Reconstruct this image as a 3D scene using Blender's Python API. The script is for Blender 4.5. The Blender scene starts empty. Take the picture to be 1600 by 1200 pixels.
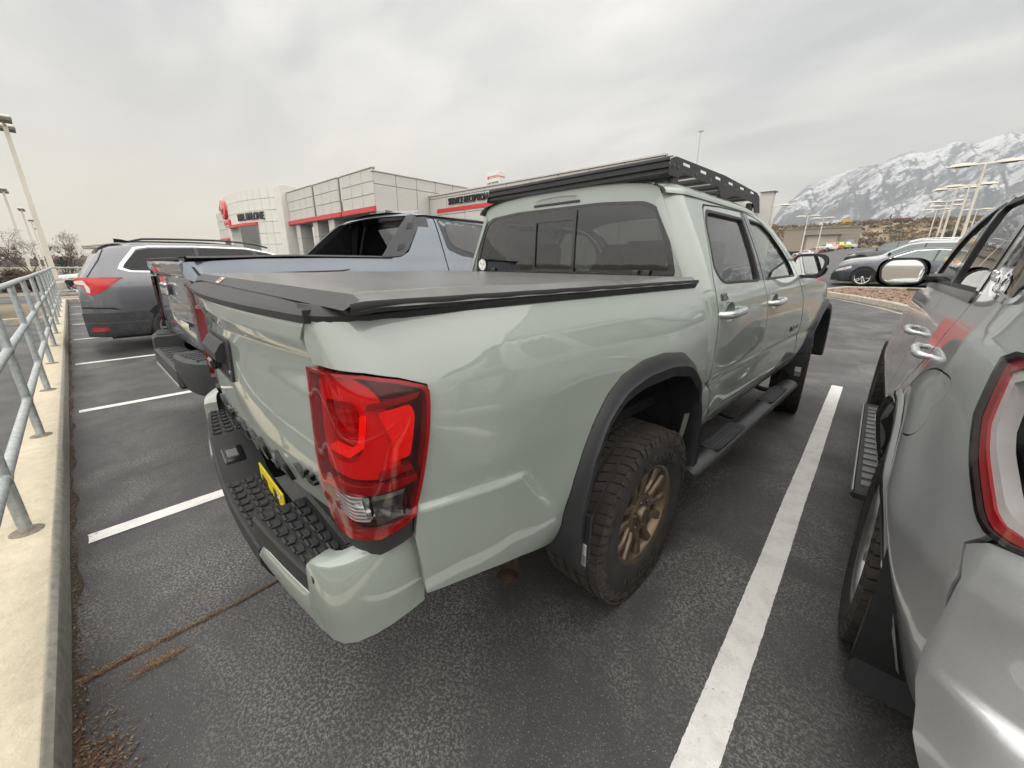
import bpy, bmesh, math, random
from bisect import bisect_right
from mathutils import Vector, Matrix
from mathutils.geometry import delaunay_2d_cdt
R = math.radians
random.seed(7)
scene = bpy.context.scene
COL = scene.collection

# ------------------------------------------------------------------ camera, sky, sun, exposure
CAM_YAW, CAM_PITCH, CAM_ROLL, CAM_H = -0.7394, -0.3014, 0.0048, 1.4268
_f = Vector((math.sin(CAM_YAW)*math.cos(CAM_PITCH), math.cos(CAM_YAW)*math.cos(CAM_PITCH), math.sin(CAM_PITCH)))
_r = _f.cross(Vector((0, 0, 1))).normalized(); _u = _r.cross(_f)
_r2 = _r*math.cos(CAM_ROLL) + _u*math.sin(CAM_ROLL); _u2 = _u*math.cos(CAM_ROLL) - _r*math.sin(CAM_ROLL)
cam_d = bpy.data.cameras.new('camera'); cam = bpy.data.objects.new('camera', cam_d); COL.objects.link(cam)
cam.matrix_world = Matrix(((_r2.x, _u2.x, -_f.x, 0), (_r2.y, _u2.y, -_f.y, 0), (_r2.z, _u2.z, -_f.z, CAM_H), (0, 0, 0, 1)))
cam_d.sensor_width = 36; cam_d.lens = 605.555/1600*36; cam_d.clip_start = 0.02; cam_d.clip_end = 20000
scene.camera = cam
scene.render.engine = 'CYCLES'
scene.cycles.use_denoising = True
scene.cycles.max_bounces = 6; scene.cycles.transparent_max_bounces = 10; scene.cycles.adaptive_threshold = .015; scene.cycles.volume_bounces = 0
scene.cycles.sample_clamp_indirect = 6
scene.cycles.caustics_reflective = False; scene.cycles.caustics_refractive = False

SUN_EL, SUN_AZ = R(48), R(152)        # azimuth clockwise from +Y: behind the camera and a little to its right, veiled by cloud
world = bpy.data.worlds.new('World'); scene.world = world; world.use_nodes = True
def build_world():
    nt = world.node_tree; N = nt.nodes; L = nt.links; N.clear()
    out = N.new('ShaderNodeOutputWorld'); bg = N.new('ShaderNodeBackground'); bg.inputs[1].default_value = 0.1
    L.new(bg.outputs[0], out.inputs[0])
    sky = N.new('ShaderNodeTexSky'); sky.sky_type = 'NISHITA'; sky.sun_disc = False
    sky.sun_elevation = SUN_EL; sky.sun_rotation = SUN_AZ; sky.air_density = 1.2; sky.dust_density = 3
    tc = N.new('ShaderNodeTexCoord'); sep = N.new('ShaderNodeSeparateXYZ'); L.new(tc.outputs['Generated'], sep.inputs[0])
    def math_(op, a, b=None, c=None):
        n = N.new('ShaderNodeMath'); n.operation = op
        for i, v in enumerate((a, b, c)):
            if v is None: continue
            if isinstance(v, (int, float)): n.inputs[i].default_value = v
            else: L.new(v, n.inputs[i])
        return n.outputs[0]
    zc = math_('MAXIMUM', sep.outputs[2], 0.0); zd = math_('ADD', zc, 0.16)
    comb = N.new('ShaderNodeCombineXYZ')
    L.new(math_('DIVIDE', sep.outputs[0], zd), comb.inputs[0]); L.new(math_('DIVIDE', sep.outputs[1], zd), comb.inputs[1])
    mp = N.new('ShaderNodeMapping'); mp.inputs['Rotation'].default_value = (0, 0, R(40)); mp.inputs['Scale'].default_value = (0.6, 1.3, 1)
    L.new(comb.outputs[0], mp.inputs[0])
    n1 = N.new('ShaderNodeTexNoise'); n1.inputs['Scale'].default_value = 0.9; n1.inputs['Detail'].default_value = 4; n1.inputs['Roughness'].default_value = .5; n1.inputs['Distortion'].default_value = .5
    L.new(mp.outputs[0], n1.inputs[0])
    n2 = N.new('ShaderNodeTexNoise'); n2.inputs['Scale'].default_value = 3.1; n2.inputs['Detail'].default_value = 4; n2.inputs['Roughness'].default_value = .55; n2.inputs['Distortion'].default_value = .3
    L.new(mp.outputs[0], n2.inputs[0])
    m = math_('ADD', math_('MULTIPLY', n1.outputs[0], .72), math_('MULTIPLY', n2.outputs[0], .28))
    ramp = N.new('ShaderNodeValToRGB'); e = ramp.color_ramp.elements
    e[0].position = .33; e[0].color = (.38, .38, .385, 1); e[1].position = .64; e[1].color = (1.20, 1.13, 1.0, 1)
    c = ramp.color_ramp.elements.new(.47); c.color = (.67, .65, .62, 1)
    L.new(m, ramp.inputs[0])
    # thinner, warmer cloud low over the horizon all the way round
    hz = N.new('ShaderNodeMapRange'); hz.inputs[1].default_value = 0.0; hz.inputs[2].default_value = .42; hz.inputs[3].default_value = 1; hz.inputs[4].default_value = 0; hz.interpolation_type = 'SMOOTHSTEP'
    L.new(sep.outputs[2], hz.inputs[0])
    # the cloud deck thins towards the west, where the low sun lies behind it
    gl = N.new('ShaderNodeVectorMath'); gl.operation = 'DOT_PRODUCT'; gl.inputs[1].default_value = (-.97, .22, .10); L.new(tc.outputs['Generated'], gl.inputs[0])
    gr = N.new('ShaderNodeMapRange'); gr.inputs[1].default_value = .35; gr.inputs[2].default_value = 1.0; gr.inputs[3].default_value = .42; gr.inputs[4].default_value = .95; gr.interpolation_type = 'SMOOTHSTEP'; L.new(gl.outputs['Value'], gr.inputs[0])
    mixh = N.new('ShaderNodeMix'); mixh.data_type = 'RGBA'; L.new(math_('MULTIPLY', hz.outputs[0], gr.outputs[0]), mixh.inputs[0])
    L.new(ramp.outputs[0], mixh.inputs[6]); mixh.inputs[7].default_value = (1.36, 1.14, .80, 1)
    sc = N.new('ShaderNodeVectorMath'); sc.operation = 'SCALE'; sc.inputs['Scale'].default_value = 2.4; L.new(mixh.outputs[2], sc.inputs[0])
    mix = N.new('ShaderNodeMix'); mix.data_type = 'RGBA'; mix.inputs[0].default_value = .94
    L.new(sky.outputs[0], mix.inputs[6]); L.new(sc.outputs[0], mix.inputs[7]); L.new(mix.outputs[2], bg.inputs[0])
build_world()
sun_d = bpy.data.lights.new('sun', 'SUN'); sun_d.energy = 1.5; sun_d.angle = R(165); sun_d.color = (1, .965, .91)
sun = bpy.data.objects.new('sun', sun_d); COL.objects.link(sun); sun.location = (-20, -40, 60)
_sd = Vector((math.sin(SUN_AZ)*math.cos(SUN_EL), math.cos(SUN_AZ)*math.cos(SUN_EL), math.sin(SUN_EL)))
sun.rotation_euler = _sd.to_track_quat('Z', 'Y').to_euler()
scene.view_settings.view_transform = 'Standard'; scene.view_settings.look = 'None'
scene.view_settings.exposure = 1.95; scene.view_settings.gamma = 1

# ------------------------------------------------------------------ materials
MATS = {}
def mat(name, color=(.5, .5, .5), rough=.5, metal=0, coat=0, coat_rough=.03, spec=.5, noise=None, bump=None, emit=None, trans=0, ior=1.5):
    """noise=(scale, amount[, detail]) varies the base colour; bump=(scale, strength[, distance])"""
    if name in MATS: return MATS[name]
    m = bpy.data.materials.new(name); m.use_nodes = True; MATS[name] = m
    nt = m.node_tree; N = nt.nodes; L = nt.links; b = N['Principled BSDF']
    c4 = tuple(color)+(1,) if len(color) == 3 else color
    b.inputs['Base Color'].default_value = c4; b.inputs['Roughness'].default_value = rough; b.inputs['Metallic'].default_value = metal
    b.inputs['Coat Weight'].default_value = coat; b.inputs['Coat IOR'].default_value = 1.5; b.inputs['Coat Roughness'].default_value = coat_rough
    b.inputs['Specular IOR Level'].default_value = spec; b.inputs['IOR'].default_value = ior
    b.inputs['Transmission Weight'].default_value = trans
    if emit: b.inputs['Emission Color'].default_value = tuple(emit[:3])+(1,); b.inputs['Emission Strength'].default_value = emit[3]
    if noise or bump:
        tc = N.new('ShaderNodeTexCoord')
    if noise:
        n = N.new('ShaderNodeTexNoise'); n.inputs['Scale'].default_value = noise[0]; n.inputs['Detail'].default_value = noise[2] if len(noise) > 2 else 4
        n.inputs['Roughness'].default_value = .6
        L.new(tc.outputs['Object'], n.inputs[0])
        mr = N.new('ShaderNodeMapRange'); mr.inputs[1].default_value = .3; mr.inputs[2].default_value = .7; mr.inputs[3].default_value = 1-noise[1]; mr.inputs[4].default_value = 1+noise[1]
        L.new(n.outputs[0], mr.inputs[0])
        v = N.new('ShaderNodeVectorMath'); v.operation = 'SCALE'; v.inputs[0].default_value = c4[:3]; L.new(mr.outputs[0], v.inputs['Scale'])
        L.new(v.outputs[0], b.inputs['Base Color'])
    if bump:
        n2 = N.new('ShaderNodeTexNoise'); n2.inputs['Scale'].default_value = bump[0]; n2.inputs['Detail'].default_value = 3
        L.new(tc.outputs['Object'], n2.inputs[0])
        bp = N.new('ShaderNodeBump'); bp.inputs['Strength'].default_value = bump[1]; bp.inputs['Distance'].default_value = bump[2] if len(bump) > 2 else .002
        L.new(n2.outputs[0], bp.inputs['Height']); L.new(bp.outputs[0], b.inputs['Normal'])
    return m
def glass(name, tint, rough=.0, ior=1.5):
    """thin tinted pane: clear tint straight through, Fresnel reflection on top"""
    if name in MATS: return MATS[name]
    m = bpy.data.materials.new(name); m.use_nodes = True; MATS[name] = m
    nt = m.node_tree; N = nt.nodes; L = nt.links; N.clear()
    o = N.new('ShaderNodeOutputMaterial'); t = N.new('ShaderNodeBsdfTransparent'); t.inputs[0].default_value = tuple(tint)+(1,)
    g = N.new('ShaderNodeBsdfGlossy'); g.inputs['Roughness'].default_value = rough; g.inputs[0].default_value = (1, 1, 1, 1)
    fr = N.new('ShaderNodeFresnel'); ge = N.new('ShaderNodeNewGeometry'); mi = N.new('ShaderNodeMapRange'); mi.inputs[3].default_value = ior; mi.inputs[4].default_value = 1/ior
    L.new(ge.outputs['Backfacing'], mi.inputs[0]); L.new(mi.outputs[0], fr.inputs[0])      # a thin pane reflects alike from both sides
    mx = N.new('ShaderNodeMixShader'); L.new(fr.outputs[0], mx.inputs[0]); L.new(t.outputs[0], mx.inputs[1]); L.new(g.outputs[0], mx.inputs[2]); L.new(mx.outputs[0], o.inputs[0])
    return m
def paint(name, color, metal=0, rough=.35, flake=0.0, dust=.06):
    """clear-coated body paint with faint orange peel, optional metallic flake and a thin uneven film of dust"""
    if name in MATS: return MATS[name]
    m = mat(name, color, rough=rough, metal=metal, coat=1, coat_rough=.035)
    nt = m.node_tree; N = nt.nodes; L = nt.links; b = N['Principled BSDF']; b.inputs['Coat IOR'].default_value = 1.75
    tc = N.new('ShaderNodeTexCoord')
    n = N.new('ShaderNodeTexNoise'); n.inputs['Scale'].default_value = 2.2; n.inputs['Detail'].default_value = 6; L.new(tc.outputs['Object'], n.inputs[0])
    mr = N.new('ShaderNodeMapRange'); mr.inputs[1].default_value = .35; mr.inputs[2].default_value = .75; mr.inputs[3].default_value = 0; mr.inputs[4].default_value = dust*2
    L.new(n.outputs[0], mr.inputs[0])
    mx = N.new('ShaderNodeMix'); mx.data_type = 'RGBA'; L.new(mr.outputs[0], mx.inputs[0]); mx.inputs[6].default_value = tuple(color)+(1,); mx.inputs[7].default_value = (.35, .33, .30, 1)
    src = mx.outputs[2]
    if flake:
        w = N.new('ShaderNodeTexWhiteNoise'); w.noise_dimensions = '3D'
        sn = N.new('ShaderNodeVectorMath'); sn.operation = 'SNAP'; sn.inputs[1].default_value = (.0012, .0012, .0012); L.new(tc.outputs['Object'], sn.inputs[0]); L.new(sn.outputs[0], w.inputs[0])
        r2 = N.new('ShaderNodeMapRange'); r2.inputs[3].default_value = 1-flake; r2.inputs[4].default_value = 1+flake; L.new(w.outputs[0], r2.inputs[0])
        vs = N.new('ShaderNodeVectorMath'); vs.operation = 'SCALE'; L.new(src, vs.inputs[0]); L.new(r2.outputs[0], vs.inputs['Scale']); src = vs.outputs[0]
    L.new(src, b.inputs['Base Color'])
    r3 = N.new('ShaderNodeMapRange'); r3.inputs[1].default_value = .35; r3.inputs[2].default_value = .75; r3.inputs[3].default_value = .004; r3.inputs[4].default_value = .006+dust*.35
    L.new(n.outputs[0], r3.inputs[0]); L.new(r3.outputs[0], b.inputs['Coat Roughness'])
    op = N.new('ShaderNodeTexNoise'); op.inputs['Scale'].default_value = 260; op.inputs['Detail'].default_value = 1; L.new(tc.outputs['Object'], op.inputs[0])
    bp = N.new('ShaderNodeBump'); bp.inputs['Strength'].default_value = .012; bp.inputs['Distance'].default_value = .001; L.new(op.outputs[0], bp.inputs['Height'])
    L.new(bp.outputs[0], b.inputs['Coat Normal'])
    return m

# ------------------------------------------------------------------ mesh helpers
def tag(o, label=None, cat=None, group=None, kind=None):
    if label: o['label'] = label
    if cat: o['category'] = cat
    if group: o['group'] = group
    if kind: o['kind'] = kind
    return o
def empty(name, loc=(0, 0, 0), rz=0, label=None, cat=None, group=None):
    o = bpy.data.objects.new(name, None); COL.objects.link(o); o.location = loc; o.rotation_euler = (0, 0, rz); o.empty_display_size = .2
    return tag(o, label, cat, group)
def link(name, me, parent=None, loc=None):
    o = bpy.data.objects.new(name, me); COL.objects.link(o)
    if parent: o.parent = parent
    if loc: o.location = loc
    return o
def copy_tree(o, parent=None):
    c = o.copy(); COL.objects.link(c); c.parent = parent
    for ch in o.children: copy_tree(ch, c)
    return c
class MB:
    def __init__(s): s.v = []; s.f = []; s.m = []; s.cur = 0
    def add(s, vs, fs):
        o = len(s.v); s.v += [tuple(p) for p in vs]
        for f in fs: s.f.append(tuple(i+o for i in f)); s.m.append(s.cur)
        return s
    def box(s, c, d, rz=0, bev=0.0, M=None):
        """box with centre c, full sizes d, optional chamfer"""
        hx, hy, hz = d[0]/2, d[1]/2, d[2]/2; b = min(bev, hx*.9, hy*.9, hz*.9)
        vs = []; fs = []
        if b <= 0:
            vs = [(x, y, z) for z in (-hz, hz) for y in (-hy, hy) for x in (-hx, hx)]
            fs = [(0, 2, 3, 1), (4, 5, 7, 6), (0, 1, 5, 4), (2, 6, 7, 3), (0, 4, 6, 2), (1, 3, 7, 5)]
        else:
            idx = {}
            for sx in (-1, 1):
                for sy in (-1, 1):
                    for sz in (-1, 1):
                        for k, p in enumerate(((hx, hy-b, hz-b), (hx-b, hy, hz-b), (hx-b, hy-b, hz))):
                            idx[sx, sy, sz, k] = len(vs); vs.append((sx*p[0], sy*p[1], sz*p[2]))
            def F(*ks):
                ids = [idx[k] for k in ks]; P = [Vector(vs[i]) for i in ids]
                n = (P[1]-P[0]).cross(P[2]-P[0]); cc = sum(P, Vector())/len(P)
                fs.append(tuple(ids if n.dot(cc) > 0 else ids[::-1]))
            for a in (-1, 1):
                F((a, -1, -1, 0), (a, 1, -1, 0), (a, 1, 1, 0), (a, -1, 1, 0)); F((-1, a, -1, 1), (1, a, -1, 1), (1, a, 1, 1), (-1, a, 1, 1)); F((-1, -1, a, 2), (1, -1, a, 2), (1, 1, a, 2), (-1, 1, a, 2))
                for c2 in (-1, 1):
                    F((a, c2, -1, 0), (a, c2, 1, 0), (a, c2, 1, 1), (a, c2, -1, 1)); F((a, -1, c2, 0), (a, 1, c2, 0), (a, 1, c2, 2), (a, -1, c2, 2)); F((-1, a, c2, 1), (1, a, c2, 1), (1, a, c2, 2), (-1, a, c2, 2))
                    for e in (-1, 1): F((a, c2, e, 0), (a, c2, e, 1), (a, c2, e, 2))
        if M is None: M = Matrix.Rotation(rz, 3, 'Z')
        C = Vector(c); return s.add([M@Vector(p)+C for p in vs], fs)
    def tube(s, path, r, n=10, caps=True):
        P = [Vector(p) for p in path]; rr = r if isinstance(r, (list, tuple)) else [r]*len(P); vs = []; up0 = None
        for i, p in enumerate(P):
            t = (P[min(i+1, len(P)-1)]-P[max(i-1, 0)]).normalized()
            if up0 is None: up0 = Vector((0, 0, 1)) if abs(t.z) < .9 else Vector((1, 0, 0))
            a = t.cross(up0).normalized(); b = a.cross(t).normalized(); up0 = b
            for k in range(n): vs.append(p+(a*math.cos(2*math.pi*k/n)+b*math.sin(2*math.pi*k/n))*rr[i])
        fs = [(i*n+k, i*n+(k+1) % n, (i+1)*n+(k+1) % n, (i+1)*n+k) for i in range(len(P)-1) for k in range(n)]
        if caps: fs += [tuple(range(n))[::-1], tuple(range((len(P)-1)*n, len(P)*n))]
        return s.add(vs, fs)
    def lathe(s, prof, n=32, axis='x', c=(0, 0, 0), closed=False, a0=0, a1=2*math.pi):
        """prof: (axial, radius) list turned round the axis through c"""
        full = abs(a1-a0-2*math.pi) < 1e-6; cols = n if full else n+1; vs = []
        for k in range(cols):
            a = a0+(a1-a0)*k/n; ca, sa = math.cos(a), math.sin(a)
            for (h, r) in prof:
                if axis == 'x': vs.append((c[0]+h, c[1]+r*ca, c[2]+r*sa))
                elif axis == 'z': vs.append((c[0]+r*ca, c[1]+r*sa, c[2]+h))
                else: vs.append((c[0]+r*ca, c[1]+h, c[2]+r*sa))
        m = len(prof); fs = []
        for k in range(n):
            k2 = (k+1) % cols
            for i in range(m if closed else m-1):
                j = (i+1) % m; fs.append((k*m+i, k*m+j, k2*m+j, k2*m+i))
        return s.add(vs, fs)
    def grid(s, fn, nu, nv, flip=False):
        vs = [fn(i/nu, j/nv) for i in range(nu+1) for j in range(nv+1)]; w = nv+1
        fs = [((i*w+j), ((i+1)*w+j), ((i+1)*w+j+1), (i*w+j+1)) for i in range(nu) for j in range(nv)]
        if flip: fs = [f[::-1] for f in fs]
        return s.add(vs, fs)
    def prism(s, poly, fn0, fn1):
        """polygon of 2-D points, mapped by fn0 (one face) and fn1 (the other), joined by walls"""
        n = len(poly); vs = [fn0(*p) for p in poly]+[fn1(*p) for p in poly]
        return s.add(vs, [tuple(range(n))[::-1], tuple(range(n, 2*n))]+[(i, (i+1) % n, n+(i+1) % n, n+i) for i in range(n)])
    def mesh(s, name, mats, smooth=None, fix=False):
        me = bpy.data.meshes.new(name); me.from_pydata(s.v, [], s.f)
        for m in (mats if isinstance(mats, (list, tuple)) else [mats]): me.materials.append(m)
        if any(s.m): me.polygons.foreach_set('material_index', s.m)
        if fix:
            bm = bmesh.new(); bm.from_mesh(me); bmesh.ops.recalc_face_normals(bm, faces=bm.faces); bm.to_mesh(me); bm.free()
        if smooth is not None:
            me.polygons.foreach_set('use_smooth', [True]*len(me.polygons))
            if smooth < 179: me.set_sharp_from_angle(angle=R(smooth))
        me.update(); return me
    def obj(s, name, mats, parent=None, smooth=None, loc=None, fix=False):
        return link(name, s.mesh(name, mats, smooth, fix), parent, loc)
def box(name, c, d, m, parent=None, bev=.004, rz=0):
    return MB().box(c, d, rz, bev).obj(name, m, parent)
def pchip(xs, ys):
    n = len(xs); h = [xs[i+1]-xs[i] for i in range(n-1)]; d = [(ys[i+1]-ys[i])/h[i] for i in range(n-1)]
    m = [0]*n; m[0] = d[0]; m[-1] = d[-1]
    for i in range(1, n-1):
        if d[i-1]*d[i] > 0:
            a = 2*h[i]+h[i-1]; b = h[i]+2*h[i-1]; m[i] = (a+b)/(a/d[i-1]+b/d[i])
    def f(x):
        if x < xs[0]: return ys[0]+m[0]*(x-xs[0])
        if x > xs[-1]: return ys[-1]+m[-1]*(x-xs[-1])
        i = min(max(bisect_right(xs, x)-1, 0), n-2); t = (x-xs[i])/h[i]; t2 = t*t; t3 = t2*t
        return (2*t3-3*t2+1)*ys[i]+(t3-2*t2+t)*h[i]*m[i]+(-2*t3+3*t2)*ys[i+1]+(t3-t2)*h[i]*m[i+1]
    return f
def lerp(a, b, t): return a+(b-a)*t
def sm(a, b, x):
    t = min(max((x-a)/(b-a), 0), 1); return t*t*(3-2*t)
def dens(poly, res, closed=True):
    out = []; n = len(poly)
    for i in range(n if closed else n-1):
        a, b = poly[i], poly[(i+1) % n]; k = max(1, int(math.ceil(math.hypot(b[0]-a[0], b[1]-a[1])/res)))
        out += [(a[0]+(b[0]-a[0])*j/k, a[1]+(b[1]-a[1])*j/k) for j in range(k)]
    if not closed: out.append(poly[-1])
    return out
def rnd(poly, r, n=4, keep=()):
    """round the corners of a polygon"""
    out = []; m = len(poly)
    for i, p in enumerate(poly):
        if i in keep: out.append(p); continue
        P = Vector(p); A = Vector(poly[i-1])-P; B = Vector(poly[(i+1) % m])-P
        rr = min(r, A.length*.45, B.length*.45); a = P+A.normalized()*rr; b = P+B.normalized()*rr
        for k in range(n+1):
            t = k/n; q = a*(1-t)**2+P*2*t*(1-t)+b*t*t; out.append((q.x, q.y))
    return out
def inside(p, poly):
    x, y = p; c = False; j = len(poly)-1
    for i in range(len(poly)):
        xi, yi = poly[i]; xj, yj = poly[j]
        if (yi > y) != (yj > y) and x < (xj-xi)*(y-yi)/(yj-yi)+xi: c = not c
        j = i
    return c
def resample(poly, n):
    L = [0]
    for a, b in zip(poly, poly[1:]): L.append(L[-1]+math.hypot(b[0]-a[0], b[1]-a[1]))
    out = []
    for k in range(n):
        t = L[-1]*k/(n-1); i = min(max(bisect_right(L, t)-1, 0), len(poly)-2); w = (t-L[i])/max(L[i+1]-L[i], 1e-9)
        out.append((lerp(poly[i][0], poly[i+1][0], w), lerp(poly[i][1], poly[i+1][1], w)))
    return out
def spl(pts, n):
    """smooth open curve through points, n samples"""
    L = [0]
    for a, b in zip(pts, pts[1:]): L.append(L[-1]+math.dist(a, b))
    fs = [pchip(L, [p[k] for p in pts]) for k in range(len(pts[0]))]
    return [tuple(f(L[-1]*i/(n-1)) for f in fs) for i in range(n)]
def panel(name, fn, outline, m, parent=None, holes=(), res=.03, flange=.018, side=1, off=0.0, smooth_n=True, sx=1, lines=()):
    """sheet on the surface fn(u, v) -> (x, y, z) cut to an outline with holes; edges turned in by a flange.
    side = +1/-1 picks which way the surface faces; sx = -1 mirrors it across the thing's middle plane"""
    ol = dens(outline, res); hs = [dens(h, res) for h in holes]
    pts = list(ol); edges = [(i, (i+1) % len(ol)) for i in range(len(ol))]
    for h in hs:
        b = len(pts); pts += h; edges += [(b+i, b+(i+1) % len(h)) for i in range(len(h))]
    for ln in lines:
        for q in dens(ln, res*.6, False):
            if inside(q, ol) and not any(inside(q, h) for h in hs): pts.append(q)
    nb = len(pts)
    us = [p[0] for p in ol]; vs_ = [p[1] for p in ol]
    bnd = pts[:]; cell = {}
    for p in bnd: cell.setdefault((int(p[0]//res), int(p[1]//res)), []).append(p)
    u = min(us)+res*.5; row = 0
    while u < max(us):
        v = min(vs_)+res*(.5 if row % 2 else 1.0)
        while v < max(vs_):
            if inside((u, v), ol) and not any(inside((u, v), h) for h in hs):
                ci, cj = int(u//res), int(v//res); near = False
                for a in (-1, 0, 1):
                    for b in (-1, 0, 1):
                        for q in cell.get((ci+a, cj+b), ()):
                            if (q[0]-u)**2+(q[1]-v)**2 < (res*.45)**2: near = True
                if not near: pts.append((u, v))
            v += res
        u += res*.9; row += 1
    rv, re, rf, ov, oe, of = delaunay_2d_cdt([Vector(p) for p in pts], edges, [], 0, 1e-6)
    uv = [(p.x, p.y) for p in rv]
    def nrm(u, v):
        e = 1e-3; a = Vector(fn(u+e, v))-Vector(fn(u-e, v)); b = Vector(fn(u, v+e))-Vector(fn(u, v-e)); n = a.cross(b)*side
        return n.normalized() if n.length > 1e-12 else Vector((1, 0, 0))
    NN = [nrm(*p) for p in uv]
    V = [Vector(fn(*p))+n*off for p, n in zip(uv, NN)]
    F = []
    for f in rf:
        c = (sum(uv[i][0] for i in f)/3, sum(uv[i][1] for i in f)/3)
        if inside(c, ol) and not any(inside(c, h) for h in hs):
            a, b, d = (V[i] for i in f[:3]); n = (b-a).cross(d-a)
            F.append(tuple(f) if n.dot(NN[f[0]]) > 0 else tuple(f[::-1]))
    # boundary edges -> flange
    cnt = {}
    for f in F:
        for i in range(len(f)):
            k = (f[i], f[(i+1) % len(f)]); cnt[k] = cnt.get(k, 0)+1
    be = [k for k in cnt if (k[1], k[0]) not in cnt]
    n0 = len(V); normals = list(NN)
    if flange > 0:
        mp = {}
        # rounded edge: a short turned-over step, then the flange proper
        def ring(i, key, depth):
            kk = (i, key)
            if kk not in mp:
                mp[kk] = len(V); V.append(V[i]-NN[i]*depth); normals.append(NN[i])
            return mp[kk]
        adj = {}
        for a, b in be:
            t = (V[b]-V[a]); o = t.cross(NN[a]).normalized()
            adj.setdefault(a, Vector()); adj.setdefault(b, Vector()); adj[a] += o; adj[b] += o
        for a, b in be:
            A0 = ring(a, 'a', 0); B0 = ring(b, 'a', 0); A1 = ring(a, 'b', flange); B1 = ring(b, 'b', flange)
            for i, src in ((A0, a), (B0, b), (A1, a), (B1, b)): normals[i] = adj[src].normalized() if adj[src].length > 1e-9 else NN[src]
            F.append((b, a, A1, B1)[::1] if False else (B0, A0, A1, B1))
    if sx < 0:
        V = [Vector((-p.x, p.y, p.z)) for p in V]; normals = [Vector((-p.x, p.y, p.z)) for p in normals]; F = [f[::-1] for f in F]
    used = sorted({i for f in F for i in f}); rm = {o: k for k, o in enumerate(used)}
    me = bpy.data.meshes.new(name); me.from_pydata([V[i] for i in used], [], [tuple(rm[i] for i in f) for f in F])
    for q in (m if isinstance(m, (list, tuple)) else [m]): me.materials.append(q)
    me.polygons.foreach_set('use_smooth', [True]*len(me.polygons))
    if smooth_n: me.normals_split_custom_set_from_vertices([normals[i] for i in used])
    me.update()
    return link(name, me, parent)
def text_mesh(s, size=1, depth=0, bold=0.0, align='CENTER', spacing=1.0):
    c = bpy.data.curves.new('t', 'FONT'); c.body = s; c.size = size; c.extrude = depth; c.offset = bold; c.align_x = align; c.space_character = spacing; c.resolution_u = 3
    o = bpy.data.objects.new('t', c); COL.objects.link(o)
    dg = bpy.context.evaluated_depsgraph_get(); me = bpy.data.meshes.new_from_object(o.evaluated_get(dg))
    bpy.data.objects.remove(o); bpy.data.curves.remove(c)
    return me
def text_on(name, s, fn, m, parent, size, depth=.004, bold=0.0, spacing=1.0, sxc=1.0):
    """raised lettering: fn maps flat text coordinates (x, y, h) onto the thing"""
    me = text_mesh(s, size, depth, bold, spacing=spacing)
    for v in me.vertices: v.co = fn(v.co.x*sxc, v.co.y, v.co.z+depth)
    me.materials.clear(); me.materials.append(m); me.name = name; me.update()
    return link(name, me, parent)

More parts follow.
